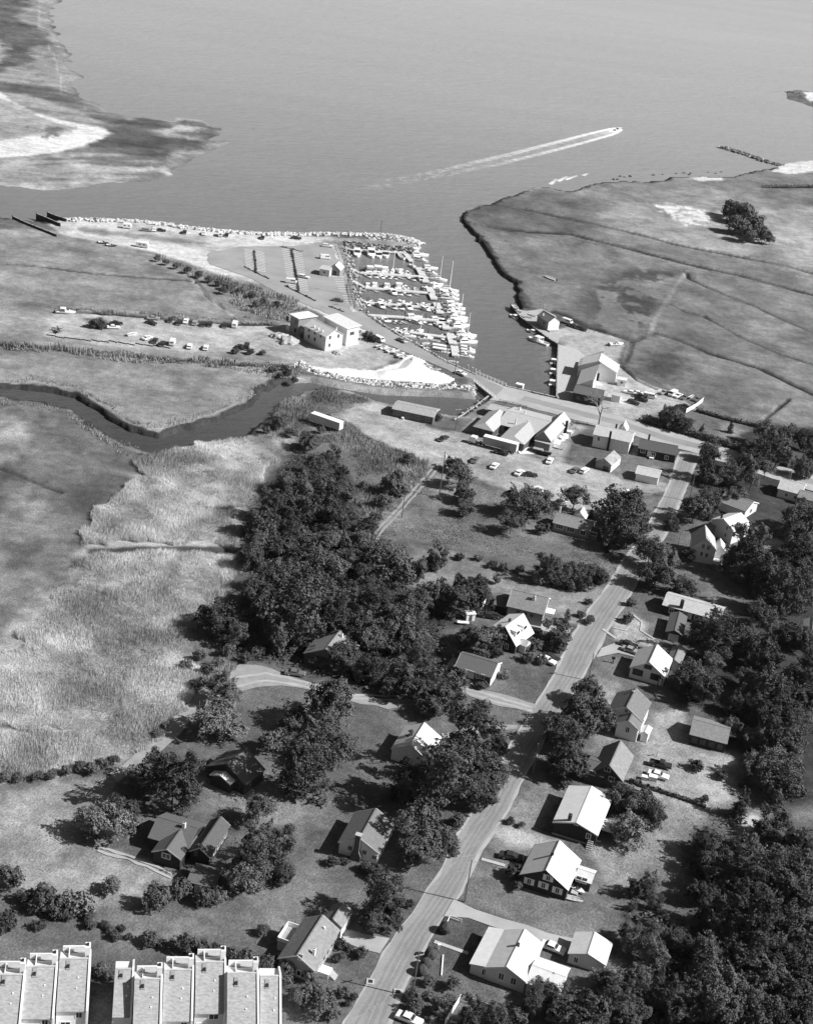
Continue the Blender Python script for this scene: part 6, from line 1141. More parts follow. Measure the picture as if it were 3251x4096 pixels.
grove('m', 'low scrub bush among the tall grass near the dirt track', 'scrub near the dirt track', [(587,889,18),(612,911,12),(640,1132,24),(700,1135,26),(730,1140,22),(828,1022,26),(806,1055,20),(861,966,14),(845,1035,14),(790,1090,14),(600,880,10),(675,905,10),(640,930,12),(765,1020,10),(690,880,9),(560,905,9),(840,1000,14),(780,1150,16)])
for q in [('f',700,1485,56,'tall feathery tree with open pale crown in the middle left garden'),('t',648,1580,62,'huge dense dark tree right of the dark cottage'),('f',705,1580,46,'light leaved tree merging with the huge dark one'),('b',620,1520,24,'small dark tree at the lawn edge behind the huge dark one'),('m',576,1560,28,'mid grey bush between dark cottage and huge tree'),
 ('p',457,1515,42,'palest blossoming tree beside the lane and pole'),('p',492,1540,24,'small pale tree right below the palest one'),('f',470,1450,32,'thin airy tree above the palest one at the lane bend'),('t',366,1642,50,'big spreading tree between lane and rambling brown house'),('b',315,1632,36,'dark tree on the left flank of the big spreading one'),('p',227,1730,44,'rounded mid grey tree throwing a long double shadow on pasture'),('b',262,1700,30,'darker half of the rounded pasture tree'),
 ('t',537,1793,46,'tall tree right of the rambling brown house'),('f',518,1842,38,'lighter tree at the foot of the tall one by the brown shed'),('t',587,1775,30,'slim tree right behind the tall one by the brown house'),('f',546,1705,32,'airy tree above the tall one, on the lawn edge'),('b',598,1838,20,'small dark tree at the right end of the clump by the brown house'),
 ('t',806,1882,42,'tall pointed tree in front of the stone chimney house'),('b',792,1940,30,'dark skirted tree at the bend of lawn and street'),('b',822,1935,24,'dark bush tree touching the street edge'),('b',886,1790,34,'large tree overhanging the street right of the chimney house'),
 ('t',988,1558,60,'dominant big tree beside the bright white roofed building'),('t',935,1625,60,'tall leafy tree under the dominant one'),('f',1024,1622,38,'light tree leaning to the street'),('c',850,1640,34,'dark spruce left of the bright white roofed building'),('b',884,1660,38,'dark tree in the deep shade beside the spruce'),('b',1012,1672,32,'lower tree by the street in the dominant group'),('b',884,1753,42,'dark tree at the kerb north of the chimney house'),('b',930,1772,28,'tree nearest the pole at the street bend'),('s',961,1728,16,'little rounded bush at the street edge'),('b',1050,1568,18,'small dark bush tree beside the tree shaded street'),('c',862,1560,18,'dark evergreen in front of the bright white roof'),
 ('b',1238,1462,28,'small round top of the street side maple row'),('b',1232,1500,42,'middle maple of the dark row on the right street side'),('t',1196,1565,46,'tallest maple of the dark row on the right street side'),('b',1194,1598,34,'lowest maple of the dark row on the right street side'),('b',1182,1545,38,'street facing maple of the dark row'),('s',1188,1651,13,'dark bush at the foot of the maple row')]: tree(*q)
for q in [('b',980,1069,18,'small round tree alone on the big lawn'),('f',968,1000,28,'feathery tree at the left end of the market lot'),('b',982,1040,20,'dark tree right in front of the feathery lot tree'),('b',957,978,17,'small tree beside the market lot pole'),('f',1102,1055,34,'wide airy tree on the lot side of the big lawn'),('b',1137,1062,26,'darker tree right beside the wide airy one'),('f',1210,1045,26,'thin tree behind the low grey cottage'),('b',1312,1070,38,'great dark maple upper crown at the street by the lot'),('b',1298,1112,38,'great dark maple lower crown at the street by the lot'),('b',1335,1110,24,'street side bough of the great dark maple group'),('f',1077,1098,26,'pale bush tree left of the low grey cottage'),('s',1141,1113,15,'dark shrub at the corner of the low grey cottage'),('c',1243,1085,9,'narrow evergreen behind the low grey cottage'),
 ('b',878,1202,20,'small tree at the upper edge of the clearing'),('t',922,1168,22,'tall thin tree above the clearing'),('b',911,1185,15,'shadowed tree beside the tall thin one'),('q',1135,1221,13,'pale flowering bush before the dark tree row'),('b',989,1244,34,'roundest tree of the clump left of the grey shingled house'),('b',958,1266,32,'middle tree of the clump left of the grey shingled house'),('b',925,1257,28,'left tree of the clump left of the grey shingled house'),('b',892,1252,28,'far left tree of the clump by the grey shingled house'),('b',1008,1224,15,'small top tree of the clump by the clearing'),('s',997,1280,20,'low bush under the clump by the grey shingled house'),('m',1044,1221,10,'single pale shrub in the clearing'),
 ('b',1014,1352,32,'tree overlapping the dark gable of the dormered house'),('b',992,1335,22,'tree left of the dormered house'),('b',1033,1368,18,'lower tree at the dormered house'),('c',1192,1302,13,'small dark pine on the lawn by the street'),('s',1238,1266,8,'tiny round bush near the street, uppermost'),('s',1223,1293,9,'round bush near the street just above the small pine'),('b',1169,1332,22,'tree between microbus and street'),('b',1180,1356,16,'lower tree at the white driveway apron'),('s',1130,1357,15,'dark low bush in the dormered house front yard'),('s',1110,1384,13,'clipped bush left of the white car by the street'),('s',1140,1390,12,'clipped bush right before the white car by the street'),('q',1061,1421,11,'white flowering shrub at the brown ranch gable'),('s',1014,1443,12,'shrub below the steps of the brown ranch'),('s',1240,1304,11,'dark clipped shrub right at the kerb by a mailbox')]: tree(*q)
grove('b', 'dark dense tree in the row between lawn and grey shingled house', 'dark tree row south of the big lawn', [(1147,1194,22),(1177,1199,24),(1207,1205,24),(1235,1208,18),(1263,1212,16),(1160,1215,18),(1195,1222,18),(1225,1226,16)])
grove('s', 'small round shrub in the line across the lower edge of the lawn', 'shrubs in a line across the lawn', [(969,1172,10),(1036,1188,10),(1061,1194,11),(1093,1199,10)]); tree('q', 1008, 1174, 9, 'pale blossoming shrub second from the left in the lawn line')
grove('b', 'dark tree in the dense backyard woods east of the street', 'backyard trees east of the street', [(1491,970,26),(1488,950,22),(1462,1072,32),(1493,1057,22),(1614,910,28),(1661,913,24),(1624,947,34),(1580,973,28),(1559,985,26),(1582,1010,24),(1695,928,24),(1572,1151,38),(1548,1182,34),(1668,1085,26),(1685,1104,38),(1680,1145,30),(1629,1216,42),(1603,1203,34),(1669,1242,36),(1697,1182,34),
 (1603,1289,30),(1483,1323,32),(1512,1336,34),(1605,1381,36),(1462,1420,34),(1485,1451,38),(1441,1436,28),(1546,1483,24),(1616,1446,42),(1682,1433,42),(1669,1472,40),(1629,1511,42),(1682,1525,42),(1538,1527,24),(1590,1551,28),(1656,1564,38),(1629,1582,34),(1692,1341,30),(1710,1400,34),(1715,1130,34),(1500,1395,24),(1700,1260,30),(1577,1350,38),(1522,1372,24),(1640,1172,26),(1632,1265,34),(1592,1493,28),(1655,1332,28),(1720,962,26),(1700,930,24),(1530,1002,22),(1550,1045,24),(1520,1045,16),(1500,1010,18),(1600,960,26),(1570,1425,26),(1620,1320,26),(1710,1480,34),(1640,1545,30),(1560,1215,24),(1690,1225,28),(1640,952,24),(1692,985,22),(1612,985,22),(1575,940,18)])
for q in [('b',1415,1104,13,'small street tree casting an oval shadow on the road'),('f',1368,1161,30,'light crowned tree at the kerb opposite the lawn corner'),('f',1399,1180,26,'second light crowned tree beside the one at the kerb'),('b',1381,1212,30,'dark lower tree below the two light crowned kerb trees'),('b',1446,1168,14,'round bush at the corner of the cross gabled house'),('b',1441,1235,22,'bushy tree above the pale ranch roof'),('s',1328,1268,11,'dark flat bush at the kerb by the curved walk'),('s',1322,1302,12,'dark oval bush inside the curved walk'),('c',1588,1598,12,'small spiky evergreen in the far yard'),
 ('c',1562,1690,24,'tall dark spruce alone at the yard edge'),('c',1571,1640,13,'short spruce just above the tall one'),('b',1621,1739,28,'round tree right of the tall spruce'),('b',1683,1763,24,'round small tree near the right edge below the clearing'),('b',1638,1655,34,'very dark round tree beside the right hand clearing'),('f',1640,1614,36,'pale airy tree above the very dark round one'),('f',1590,1610,28,'pale willow like tree left of the airy one'),('s',1464,1611,14,'dark bush at the back of the car yard'),('s',1482,1681,9,'lone shrub by the end of the long hedge'),('s',1520,1632,12,'shrub casting a long shadow in the yard'),
 ('p',1325,1747,34,'pale round tree right of the two tone roofed house'),('b',1316,1680,32,'dark tree behind the two tone roofed house'),('b',1351,1688,28,'second dark tree behind the two tone roofed house'),('b',1373,1718,22,'lower dark tree at the right of the pale round one'),('b',1300,1672,14,'small dark tree next to the brown gabled house'),('s',1083,1834,19,'dark tree against the corner of the shuttered house'),('m',1090,1867,12,'rounded bush below the corner of the shuttered house'),('s',1074,1728,9,'round bush near the kerb on the small front lawn'),('s',1098,1736,8,'spreading low bush on the small front lawn')]: tree(*q)
grove('b', 'leafy tree in the thick wood filling the lower right corner', 'trees of the lower right wood', [(1490,1776,32),(1517,1784,34),(1571,1800,38),(1504,1816,34),(1533,1846,44),(1597,1838,44),(1651,1830,38),(1691,1835,42),(1571,1875,42),(1624,1883,46),(1680,1889,42),(1700,1800,30),(1579,1942,48),(1637,1955,44),(1691,1955,40),(1530,1961,40),(1490,2009,46),(1557,1996,46),(1611,2009,42),(1664,2022,42),(1504,2062,50),(1571,2062,48),(1638,2076,44),(1691,2089,44),(1464,2102,42),(1530,2116,48),(1597,2129,46),(1664,2137,44),(1429,2129,34),(1470,1880,28),(1500,1910,30),(1445,1985,24),(1480,1950,22),(1720,2020,40),(1400,2090,28)])
grove('f', 'pale leaved tree at the edge of the lower right wood', 'pale edge trees of the lower right wood', [(1351,1977,34),(1378,2009,32),(1423,1982,26),(1330,1985,26),(1413,1955,22),(1380,1960,24),(1450,1945,20),(1316,1963,20),(1600,1925,30),(1560,2030,34),(1640,2000,30),(1500,2110,34),(1680,1860,30)])
grove('t', 'ivy clad narrow tree at the lawn end by the lower right wood', 'ivy clad narrow trees', [(1365,1860,20),(1335,1868,16),(1381,1897,15),(1333,1905,9)])
grove('b', 'tree around the garage and driveway at the bottom of the picture', 'trees by the garage at the bottom', [(1282,2074,30),(1341,2055,24),(1343,2084,24),(1290,2116,32),(1330,2132,30),(1144,2090,24),(1119,2110,22),(1174,2096,22),(1221,2127,40),(1188,2137,28),(994,2127,26),(1041,2140,24),(1080,2145,24)]); tree('p', 1280, 2062, 26, 'pale tree at the near corner of the white roofed garage')
grove('m', 'garden shrub in the corner plot at the bottom by the street', 'shrubs of the bottom corner plot', [(953,2072,17),(906,2066,14),(870,2094,16),(925,2122,22),(875,2116,20),(900,2100,14),(945,2105,14)])
grove('b', 'dark shrub clump between pasture and lawn', 'shrub clumps below the pasture', [(91,1892,28,'s'),(55,1890,20,'s'),(118,1908,24,'s'),(135,1925,18,'s'),(188,1930,11,'s'),(70,1910,14,'s')])
for q in [('q',165,1900,28,'white flowering bush in the shrub clump'),('m',235,1864,20,'round single bush casting a dark shadow on pasture'),('m',329,1895,30,'large bushy shrub in the middle of the lower left lawn'),('s',379,1870,22,'dark shrub at the left of the brown shed'),('s',432,1888,24,'dark shrub below the brown shed'),('m',457,1890,20,'shrub right of the one below the brown shed'),('s',11,1939,24,'dark tree cut by the left edge of the lawn'),('m',17,1848,30,'low brush mound at the left picture edge'),('m',554,1957,14,'small tree with long shadow on the mown lawn'),('m',701,1813,13,'shrub at the left foot of the chimney house'),('s',726,1813,9,'clipped shrub against the chimney house wall'),('s',770,1826,14,'shrub at the right foot of the stone chimney'),('s',792,1838,18,'dark rounded shrub at the front corner of the chimney house'),('s',861,1902,10,'small bush at the street kerb by the tall pointed tree')]: tree(*q)
grove('s', 'small dark round shrub in the chain along the townhouse lawn', 'chain of small shrubs behind the townhouses', [(83,1947,13),(191,1947,12),(221,1946,9),(233,1957,9),(257,1954,9),(244,1971,12),(270,1972,8),(316,1978,18),(388,1991,25),(429,1997,21),(457,2000,17),(340,1985,12)])
grove('m', 'garden bush between the terrace and the railed deck house', 'bushes beside the terrace', [(642,2101,28),(676,2115,30),(609,2040,20),(526,2023,26),(490,2010,20),(560,2035,22),(651,2057,17),(600,2065,18),(700,2130,18),(660,2085,20),(215,2040,16),(230,2055,14),(590,2020,16)])
grove('s', 'front garden shrub of the railed deck house', 'front garden shrubs', [(714,1987,14),(762,2007,14),(720,2012,10),(723,2090,15),(745,2098,9),(732,2112,8),(705,2020,9),(735,1995,9)])
grove('b', 'tree along the upper street hedge by the harbor yard', 'trees by the harbor yard hedge', [(1416,878,20),(1402,874,14),(1436,894,16),(1446,899,12),(1425,862,12)])
tree('c', 1476, 908, 9, 'small cone shaped evergreen in the fenced garden'); tree('c', 1538, 898, 9, 'dark columnar cypress in the fenced garden'); tree('s', 775, 708, 12, 'dark spreading evergreen at the wall of the unfinished building'); tree('s', 787, 714, 9, 'smaller evergreen right of the spreading one at the wall'); tree('s', 920, 878, 10, 'dark juniper at the end of the low stone shed')
grove('m', 'dark bush of the lone thicket on the far marsh', 'thicket on the far right marsh', [(1538,439,20),(1568,450,24),(1546,473,20),(1585,473,24),(1572,492,20),(1605,496,18),(1550,455,18),(1595,488,18),(1530,450,14),(1560,478,18),(1620,505,12)])
grove('s', 'low bush on the gravel lot edge', 'bushes round the gravel lot', [(203,680,13),(215,684,11),(497,739,8),(528,740,9),(553,742,7),(512,732,7)])
grove('m', 'brush along the ditch below the shore strip', 'brush below the shore strip', [(330,545,7),(350,552,8),(372,560,8),(395,569,9),(418,578,9),(440,588,9),(462,595,10),(480,602,11),(505,612,9),(530,622,9),(555,632,9),(585,640,8),(470,612,9),(540,640,9)])
grove('m', 'thick brush at the foot of the reeds along the lane', 'brush between reeds and lane', [(170,1612,14),(195,1618,16),(215,1608,14),(140,1622,12),(240,1600,12),(110,1630,12),(80,1634,12),(40,1638,12),(10,1636,14),(330,1545,12),(350,1530,12),(430,1435,12),(410,1440,14),(390,1400,14),(440,1410,16),(420,1380,14),(520,1385,14),(545,1375,16),(480,1370,16),(460,1395,14)])
grove('s', 'bush at the creek end of the rock wall', 'bushes at the rock wall', [(590,790,8),(605,785,9),(620,800,8),(600,775,7),(575,778,8)])
# clipped globes by the street
def globe(x, y, r, label):
    R_ = r/ppm(P('D', x, y)); g = P('D', x, y, R_*.9); o = thing('topiary', label, 'shrub', (g.x, g.y, 0), 0, 'clipped round bushes by the street')
    bm = bmesh.new(); bmesh.ops.create_icosphere(bm, subdivisions=3, radius=1.0)
    for v in bm.verts: v.co *= 1+random.uniform(-.06, .06); v.co.z = max(v.co.z, -.95)
    me = bpy.data.meshes.new('leaves'); bm.to_mesh(me); bm.free(); me.materials.append(MT['topiary']); link('leaves', me, o, (0, 0, R_*.9), 0, (R_,)*3); MB().tube((0,0,-.1), (0,0,R_*.5), .08, .06).obj('stem', 'bark', o)
for x, y, r, l in ((938,1953,13,'clipped round bush by the lane sign, uppermost of four'),(907,2008,13,'clipped round bush second from the top by the street pole'),(897,2027,12,'clipped round bush third from the top by the street pole'),(888,2042,12,'clipped round bush lowest of four by the street pole')): globe(x, y, r, l)
# the bare tree at the harbor
def bare_tree(f, x, y, xt, yt, spread):
    g = P(f, x, y); h_ = zat(g, f, xt, yt); o = thing('bare_tree', 'big leafless pale tree between the dark store and the upper street', 'tree', g); r = random.Random(5); parts = {'trunk':MB(), 'branches':MB()}
    def grow(p, d, L_, rad, lev):
        q = p+d*L_; parts['trunk' if lev == 0 else 'branches'].tube(p, q, rad, rad*.68, 6 if lev < 2 else 4)
        if lev >= 5: return
        for k in range(3 if lev < 3 else 2):
            a = d.orthogonal().normalized(); a.rotate(Matrix.Rotation(r.uniform(0, 6.28), 3, d)); n = (d+a*r.uniform(.35, .85)+Vector((0, 0, .12))).normalized(); grow(p+d*L_*r.uniform(.75, 1), n, L_*r.uniform(.58, .8), rad*.6, lev+1)
    grow(Vector((0, 0, 0)), Vector((0, 0, 1)), h_*.32, .38, 0); parts['trunk'].obj('trunk', 'palebark', o); parts['branches'].obj('branches', 'palebark', o)
bare_tree('F', 1125, 395, 1130, 60, 40)
# hedges
def hedge(label, pts, w, hgt, m='leaf', frame='D', n=9.0):
    g = [P(frame, *p, hgt/2) for p in pts]; o = thing('hedge', label, 'hedge', (g[0].x, g[0].y, 0)); ps = []
    for p, q in zip(g, g[1:]):
        L_ = (q-p).length
        for k in range(int(L_*n*hgt*w)): c = p.lerp(q, random.random())-Vector((g[0].x, g[0].y, 0)); ps.append((c.x+random.uniform(-w/2, w/2), c.y+random.uniform(-w/2, w/2), random.uniform(.1, hgt)+.15*math.sin(c.x*1.3)))
    p = np.array(ps); k = len(p); r = np.random.default_rng(3); a = r.normal(size=(k, 3))*.19; b_ = r.normal(size=(k, 3))*.19
    link('leaves', bigmesh('leaves', np.stack([p-a, p-b_, p+a, p+b_], 1).reshape(-1, 3), np.arange(4*k).reshape(k, 4), m), o)
    core = MB()
    for p, q in zip(g, g[1:]): core.tube((p.x-g[0].x, p.y-g[0].y, hgt*.38), (q.x-g[0].x, q.y-g[0].y, hgt*.38), hgt*.38, hgt*.38, 6)
    core.obj('stems', 'leaf', o)
hedge('long dark hedge along the far side of the upper street', [(1352,880),(1400,892),(1460,912),(1520,930),(1580,948),(1660,972),(1730,990)], 3.0, 2.6)
hedge('thin hedge between garden and marsh', [(1465,862),(1520,878),(1570,890),(1630,905),(1711,928)], 1.0, 1.6, n=14)
hedge('long low hedge below the car yard', [toD('I', *p) for p in ((225,232),(350,280),(500,325),(700,390),(830,440))], .8, 1.1, n=16)
hedge('row of low brush in front of the far shore beach', [(1605,392),(1660,392),(1730,391)], 3.0, 1.5, n=5)
for k, pts in enumerate(([(535,527),(537,545),(539,571)],[(614,526),(622,570),(629,612)])): hedge(('short clipped hedge in the left stall divider of the marina lot', 'longer clipped hedge in the right stall divider of the marina lot')[k], pts, .7, .7, n=22)
for k, pts in enumerate(([(514,561),(540,574),(567,587)],[(600,601),(630,616),(664,633)],[(590,519),(612,523),(635,530)],[(692,644),(708,650),(724,656)])): hedge(('low planting strip at the lower left of the marina lot', 'low planting strip at the lower right of the marina lot', 'low planting strip at the top of the marina lot', 'low planting strip next to the road at the marina foot')[k], pts, .8, .5, n=22)
def undergrowth(name, label, polys, dens, hgt, lf, m):
    cos = []
    for poly in polys:
        g = [P('D', *p) for p in poly]; gx = np.array([p.x for p in g]); gy = np.array([p.y for p in g]); x0, x1, y0, y1 = gx.min(), gx.max(), gy.min(), gy.max(); n = int((x1-x0)*(y1-y0)*dens); X = rng.uniform(x0, x1, n); Y = rng.uniform(y0, y1, n); ins = np.zeros(n, bool); Xn = X+fbm(X/6, Y/6, 3)*6; Yn = Y+fbm(Y/6+5, X/6, 3)*6
        for i in range(len(g)):
            j = (i+1) % len(g); c = ((gy[i] > Yn) != (gy[j] > Yn)); ins ^= c & (Xn < (gx[j]-gx[i])*(Yn-gy[i])/(gy[j]-gy[i]+1e-12)+gx[i])
        X, Y = X[ins], Y[ins]; n = len(X); Z = hgt*np.clip(.45+fbm(X/3, Y/3, 3)*1.5, .08, 1.3)*rng.random(n)**.4; a = rng.normal(size=(n, 3))*lf; b_ = rng.normal(size=(n, 3))*lf; a[:, 2] *= .5; b_[:, 2] *= .5; p = np.stack([X, Y, Z], 1); cos.append(np.stack([p-a, p-b_, p+a, p+b_], 1).reshape(-1, 3))
    co = np.concatenate(cos); return tag(link(name, bigmesh(name, co, np.arange(len(co)).reshape(-1, 4), m)), label, 'undergrowth', None, 'stuff')
undergrowth('undergrowth', 'dark undergrowth below the west wood', [[(575,990),(620,950),(690,960),(740,1010),(750,1080),(790,1120),(830,1150),(850,1180),(840,1230),(900,1260),(1000,1240),(1010,1290),(960,1300),(930,1330),(940,1370),(920,1420),(980,1440),(900,1455),(820,1468),(740,1450),(660,1430),(600,1400),(540,1385),(490,1380),(440,1340),(440,1300),(500,1260),(520,1200),(505,1150),(520,1090)]], 3.0, 2.2, .20, 'leaf')
undergrowth('undergrowth', 'tangled undergrowth of the lower right wood', [[(1440,1780),(1500,1740),(1600,1780),(1760,1760),(1760,2200),(1380,2200),(1280,2180),(1240,2110),(1300,2040),(1330,1970),(1310,1930),(1370,1900),(1420,1930),(1470,1880)]], 2.2, 2.2, .22, 'leafmid')
# ---------------------------------------------------------------- reeds and tall grass
def reeds(name, polys, dens, hgt, wid, lo, hi, patch=.35, cut=None):
    cos = []; att = []
    for poly in polys:
        g = [P('D', *p) for p in poly]; gx = np.array([p.x for p in g]); gy = np.array([p.y for p in g]); x0, x1, y0, y1 = gx.min(), gx.max(), gy.min(), gy.max(); n = int((x1-x0)*(y1-y0)*dens); X = rng.uniform(x0, x1, n); Y = rng.uniform(y0, y1, n); ins = np.zeros(n, bool)
        nz = fbm(X/7, Y/7, 3)*5; Xn = X+nz; Yn = Y+fbm(Y/7+5, X/7, 3)*5
        for i in range(len(g)):
            j = (i+1) % len(g); c = ((gy[i] > Yn) != (gy[j] > Yn)); ins ^= c & (Xn < (gx[j]-gx[i])*(Yn-gy[i])/(gy[j]-gy[i]+1e-12)+gx[i])
        pn = fbm(X/16, Y/16, 4); keep_ = ins & (rng.random(n) < np.clip(.80+pn*1.3, .22, 1)); X, Y, pn = X[keep_], Y[keep_], pn[keep_]; n = len(X)
        mat_ = np.clip(.75+1.6*fbm(X/11+31, Y/11, 4), .25, 1.25); h_ = hgt*(.6+.55*rng.random(n))*mat_; sw = fbm(X/14, Y/14+50, 3)*6.0; w = wid*(.6+.8*rng.random(n)); t = rng.uniform(0, 6.28, n); wx, wy = np.cos(t)*w/2, np.sin(t)*w/2; lean = (rng.normal(0, .13, (n, 2))+np.stack([np.cos(sw), np.sin(sw)], 1)*(.06+.38*np.clip(1.0-mat_, 0, 1))[:, None])*hgt*.9
        z0 = np.full(n, -.1); co = np.stack([np.stack([X-wx, Y-wy, z0], 1), np.stack([X+wx, Y+wy, z0], 1), np.stack([X+wx*.5+lean[:,0], Y+wy*.5+lean[:,1], h_], 1), np.stack([X-wx*.5+lean[:,0], Y-wy*.5+lean[:,1], h_], 1)], 1); cos.append(co.reshape(-1, 3))
        tone = np.clip(lo+(hi-lo)*(.5+1.25*pn+.35*(rng.random(n)-.5)), lo*.6, hi*1.15); att.append(np.repeat(tone, 4))
    co = np.concatenate(cos); at = np.concatenate(att); n = len(co)//4; me = bigmesh(name, co, np.arange(4*n).reshape(n, 4), 'reed'); me.attributes.new('cover', 'FLOAT', 'POINT').data.foreach_set('value', at.astype(np.float32)); return tag(link(name, me), None, None, None, 'stuff')
REED = [[(190,1168),(300,1169),(461,1170),(500,1176),(515,1200),(500,1245),(430,1290),(400,1330),(390,1370),(440,1410),(500,1400),(480,1425),(430,1450),(385,1490),(330,1550),(250,1610),(150,1635),(0,1655),(-120,1670),(-120,1540),(0,1531),(100,1546),(175,1556),(100,1536),(0,1521),(-120,1505),(-120,1440),(0,1372),(55,1335),(95,1304),(129,1243),(140,1198)],
        [(160,1153),(170,1120),(200,1080),(277,1035),(295,1005),(271,970),(330,957),(420,937),(520,918),(600,912),(625,935),(600,965),(560,1005),(515,1050),(490,1100),(505,1150),(461,1145),(300,1141),(190,1148)]]
tag(reeds('tall_reeds', REED, 46, 1.25, .062, .20, .68), 'broad bed of tall pale reeds filling the left marsh', 'reeds')
tag(reeds('creekside_grass', [[(604,850),(640,822),(700,818),(770,833),(795,845),(745,848),(715,866),(690,880),(660,880),(640,900),(600,895),(560,905),(550,895),(590,870)],[(690,890),(730,880),(760,915),(810,937),(865,960),(900,982),(870,1020),(840,1050),(800,1110),(775,1100),(740,1050),(745,1000),(720,960)],[(600,905),(650,890),(720,900),(710,950),(640,925)]], 18, 1.2, .12, .12, .34), 'tall grass between the creek bend and the dirt track', 'tall grass')
tag(reeds('ditch_reeds', [[(310,530),(345,541),(480,590),(560,612),(640,645),(640,680),(560,672),(500,650),(470,605),(380,572)],[(0,722),(200,738),(480,762),(625,770),(640,790),(600,800),(400,770),(200,752),(0,735)],[(100,652),(370,670),(585,680),(585,676),(370,664),(100,646)]], 3.2, 1.5, .32, .13, .30), 'strips of darker reeds along the ditches and the shore strip', 'reeds')
tag(reeds('bank_grass', [[(0,800),(83,805),(166,820),(220,855),(280,893),(335,903),(384,890),(455,870),(526,838),(560,812),(560,806),(500,838),(440,862),(380,878),(335,890),(280,880),(215,845),(160,810),(83,797),(0,795)],[(0,836),(108,851),(148,862),(185,888),(215,912),(261,937),(320,960),(360,958),(330,972),(250,950),(200,925),(140,880),(90,862),(0,848)],[(430,935),(526,918),(600,900),(600,915),(520,925),(430,945)]], 4.0, .8, .22, .2, .42), 'rough pale grass fringing both creek banks', 'grass')
tag(reeds('meadow_grass', [[(0,1665),(150,1645),(250,1640),(240,1700),(160,1780),(60,1870),(-80,1900),(-80,1665)],[(60,1860),(200,1790),(340,1810),(360,1850),(290,1900),(200,1900)],[(1250,1800),(1400,1710),(1480,1705),(1440,1800),(1340,1870)],[(1335,1640),(1430,1680),(1550,1690),(1560,1720),(1440,1720),(1340,1690)]], 16.0, .22, .07, .24, .36), 'dry pale meadow grass on the open lots', 'grass')
tag(reeds('lawn_grass', [[(790,1120),(860,1040),(905,1010),(990,1015),(1090,1045),(1170,1075),(1300,1110),(1345,1130),(1290,1220),(1170,1170),(1020,1165),(880,1140)]], 7.0, .22, .22, .10, .19), 'mown grass of the big dark lawn', 'grass')
# ---------------------------------------------------------------- rock walls, poles, fences, bridge and small things
def rock_mesh(i, m):
    r = random.Random(i); bm = bmesh.new()
    for k in range(13): v = Vector((r.gauss(0,1), r.gauss(0,1), r.gauss(0,1))).normalized(); bm.verts.new((v.x*.6*r.uniform(.8,1.15), v.y*.45*r.uniform(.8,1.15), v.z*.38*r.uniform(.8,1.15)))
    bmesh.ops.convex_hull(bm, input=bm.verts); 
    for v in [v for v in bm.verts if not v.link_faces]: bm.verts.remove(v)
    me = bpy.data.meshes.new('rock'); bm.to_mesh(me); bm.free(); me.materials.append(MT[m]); return me
RKS = [rock_mesh(i, 'rock') for i in range(9)]; RKD = [rock_mesh(20+i, 'rockd') for i in range(4)]
def riprap(label, pts, width, drop, count, size, dark=.0, frame='D', top=.35, side=1):
    g = [P(frame, *p) for p in pts]; o = thing('rock_wall', label, 'rock wall', (g[0].x, g[0].y, 0)); seg = [(q-p).length for p, q in zip(g, g[1:])]; tot = sum(seg); items = []
    n = count
    for k in range(n):
        s = tot*(k+random.random())/n; i = 0
        while s > seg[i] and i < len(seg)-1: s -= seg[i]; i += 1
        p = g[i].lerp(g[i+1], min(1, s/seg[i])); d = (g[i+1]-g[i]).normalized(); nn = Vector((-d.y, d.x, 0))*side; u = random.random(); w = (u-.35)*width
        items.append((p.x+nn.x*w-g[0].x, p.y+nn.y*w-g[0].y, top-drop*max(0, u-.2), size*random.uniform(.6, 1.35)))
    items.sort(key=lambda q: -q[3]); rest = []
    for k, (x, y, z, s) in enumerate(items):
        me = random.choice(RKD if random.random() < dark or z < -1.3 else RKS); rot = (random.uniform(-.5,.5), random.uniform(-.5,.5), random.uniform(0,6.28))
        if k < 298: c = link('rock', me, o, (x, y, z), 0, (s,)*3); c.rotation_euler = rot
        else: rest.append((me, Matrix.Translation((x,y,z)) @ Matrix.Rotation(rot[2],4,'Z') @ Matrix.Rotation(rot[0],4,'X') @ Matrix.Scale(s,4)))
    if rest:
        v, f = [], []
        for me, mt in rest:
            b0 = len(v); v += [tuple(mt @ q.co) for q in me.vertices]; f += [tuple(b0+i for i in q.vertices) for q in me.polygons]
        q = link('smaller_rocks', mesh('smaller_rocks', v, f, 'rock'), o); q['kind'] = 'stuff'
riprap('pale boulder riprap along the seaward edge of the shore strip', [(132,462),(200,463),(270,465),(330,470),(430,484),(560,493),(690,493),(800,494),(850,499),(878,511)], 9, 2.0, 900, 1.9)
riprap('boulder mound at the tip of the breakwater', [(770,500),(800,500),(840,505),(868,512),(880,518)], 10, 1.6, 190, 1.7, .15, side=-1); riprap('weedy stone slope on the inner side of the breakwater', [(725,512),(760,514),(800,519),(840,523),(870,523)], 7, 1.5, 240, 1.1, .75, side=-1)
riprap('stone wall of big blocks between shell heap and creek', [toD('B', *p) for p in ((320,1030),(380,1062),(430,1095),(520,1112),(600,1133),(700,1150),(800,1166),(900,1176),(1000,1188),(1150,1192),(1300,1198),(1420,1200),(1540,1208))], 6, 2.0, 760, 1.45, .08, side=-1)
riprap('scattered stone bank below the marina parking lot', [(724,518),(733,540),(737,560),(741,585),(749,607),(755,632),(765,655)], 4, 1.7, 210, .9, .3, side=1); riprap('dark stones under the road edge at the boats', [(775,662),(800,680),(834,701),(880,726),(911,744),(940,761)], 3, 1.6, 220, .9, .6, side=1)
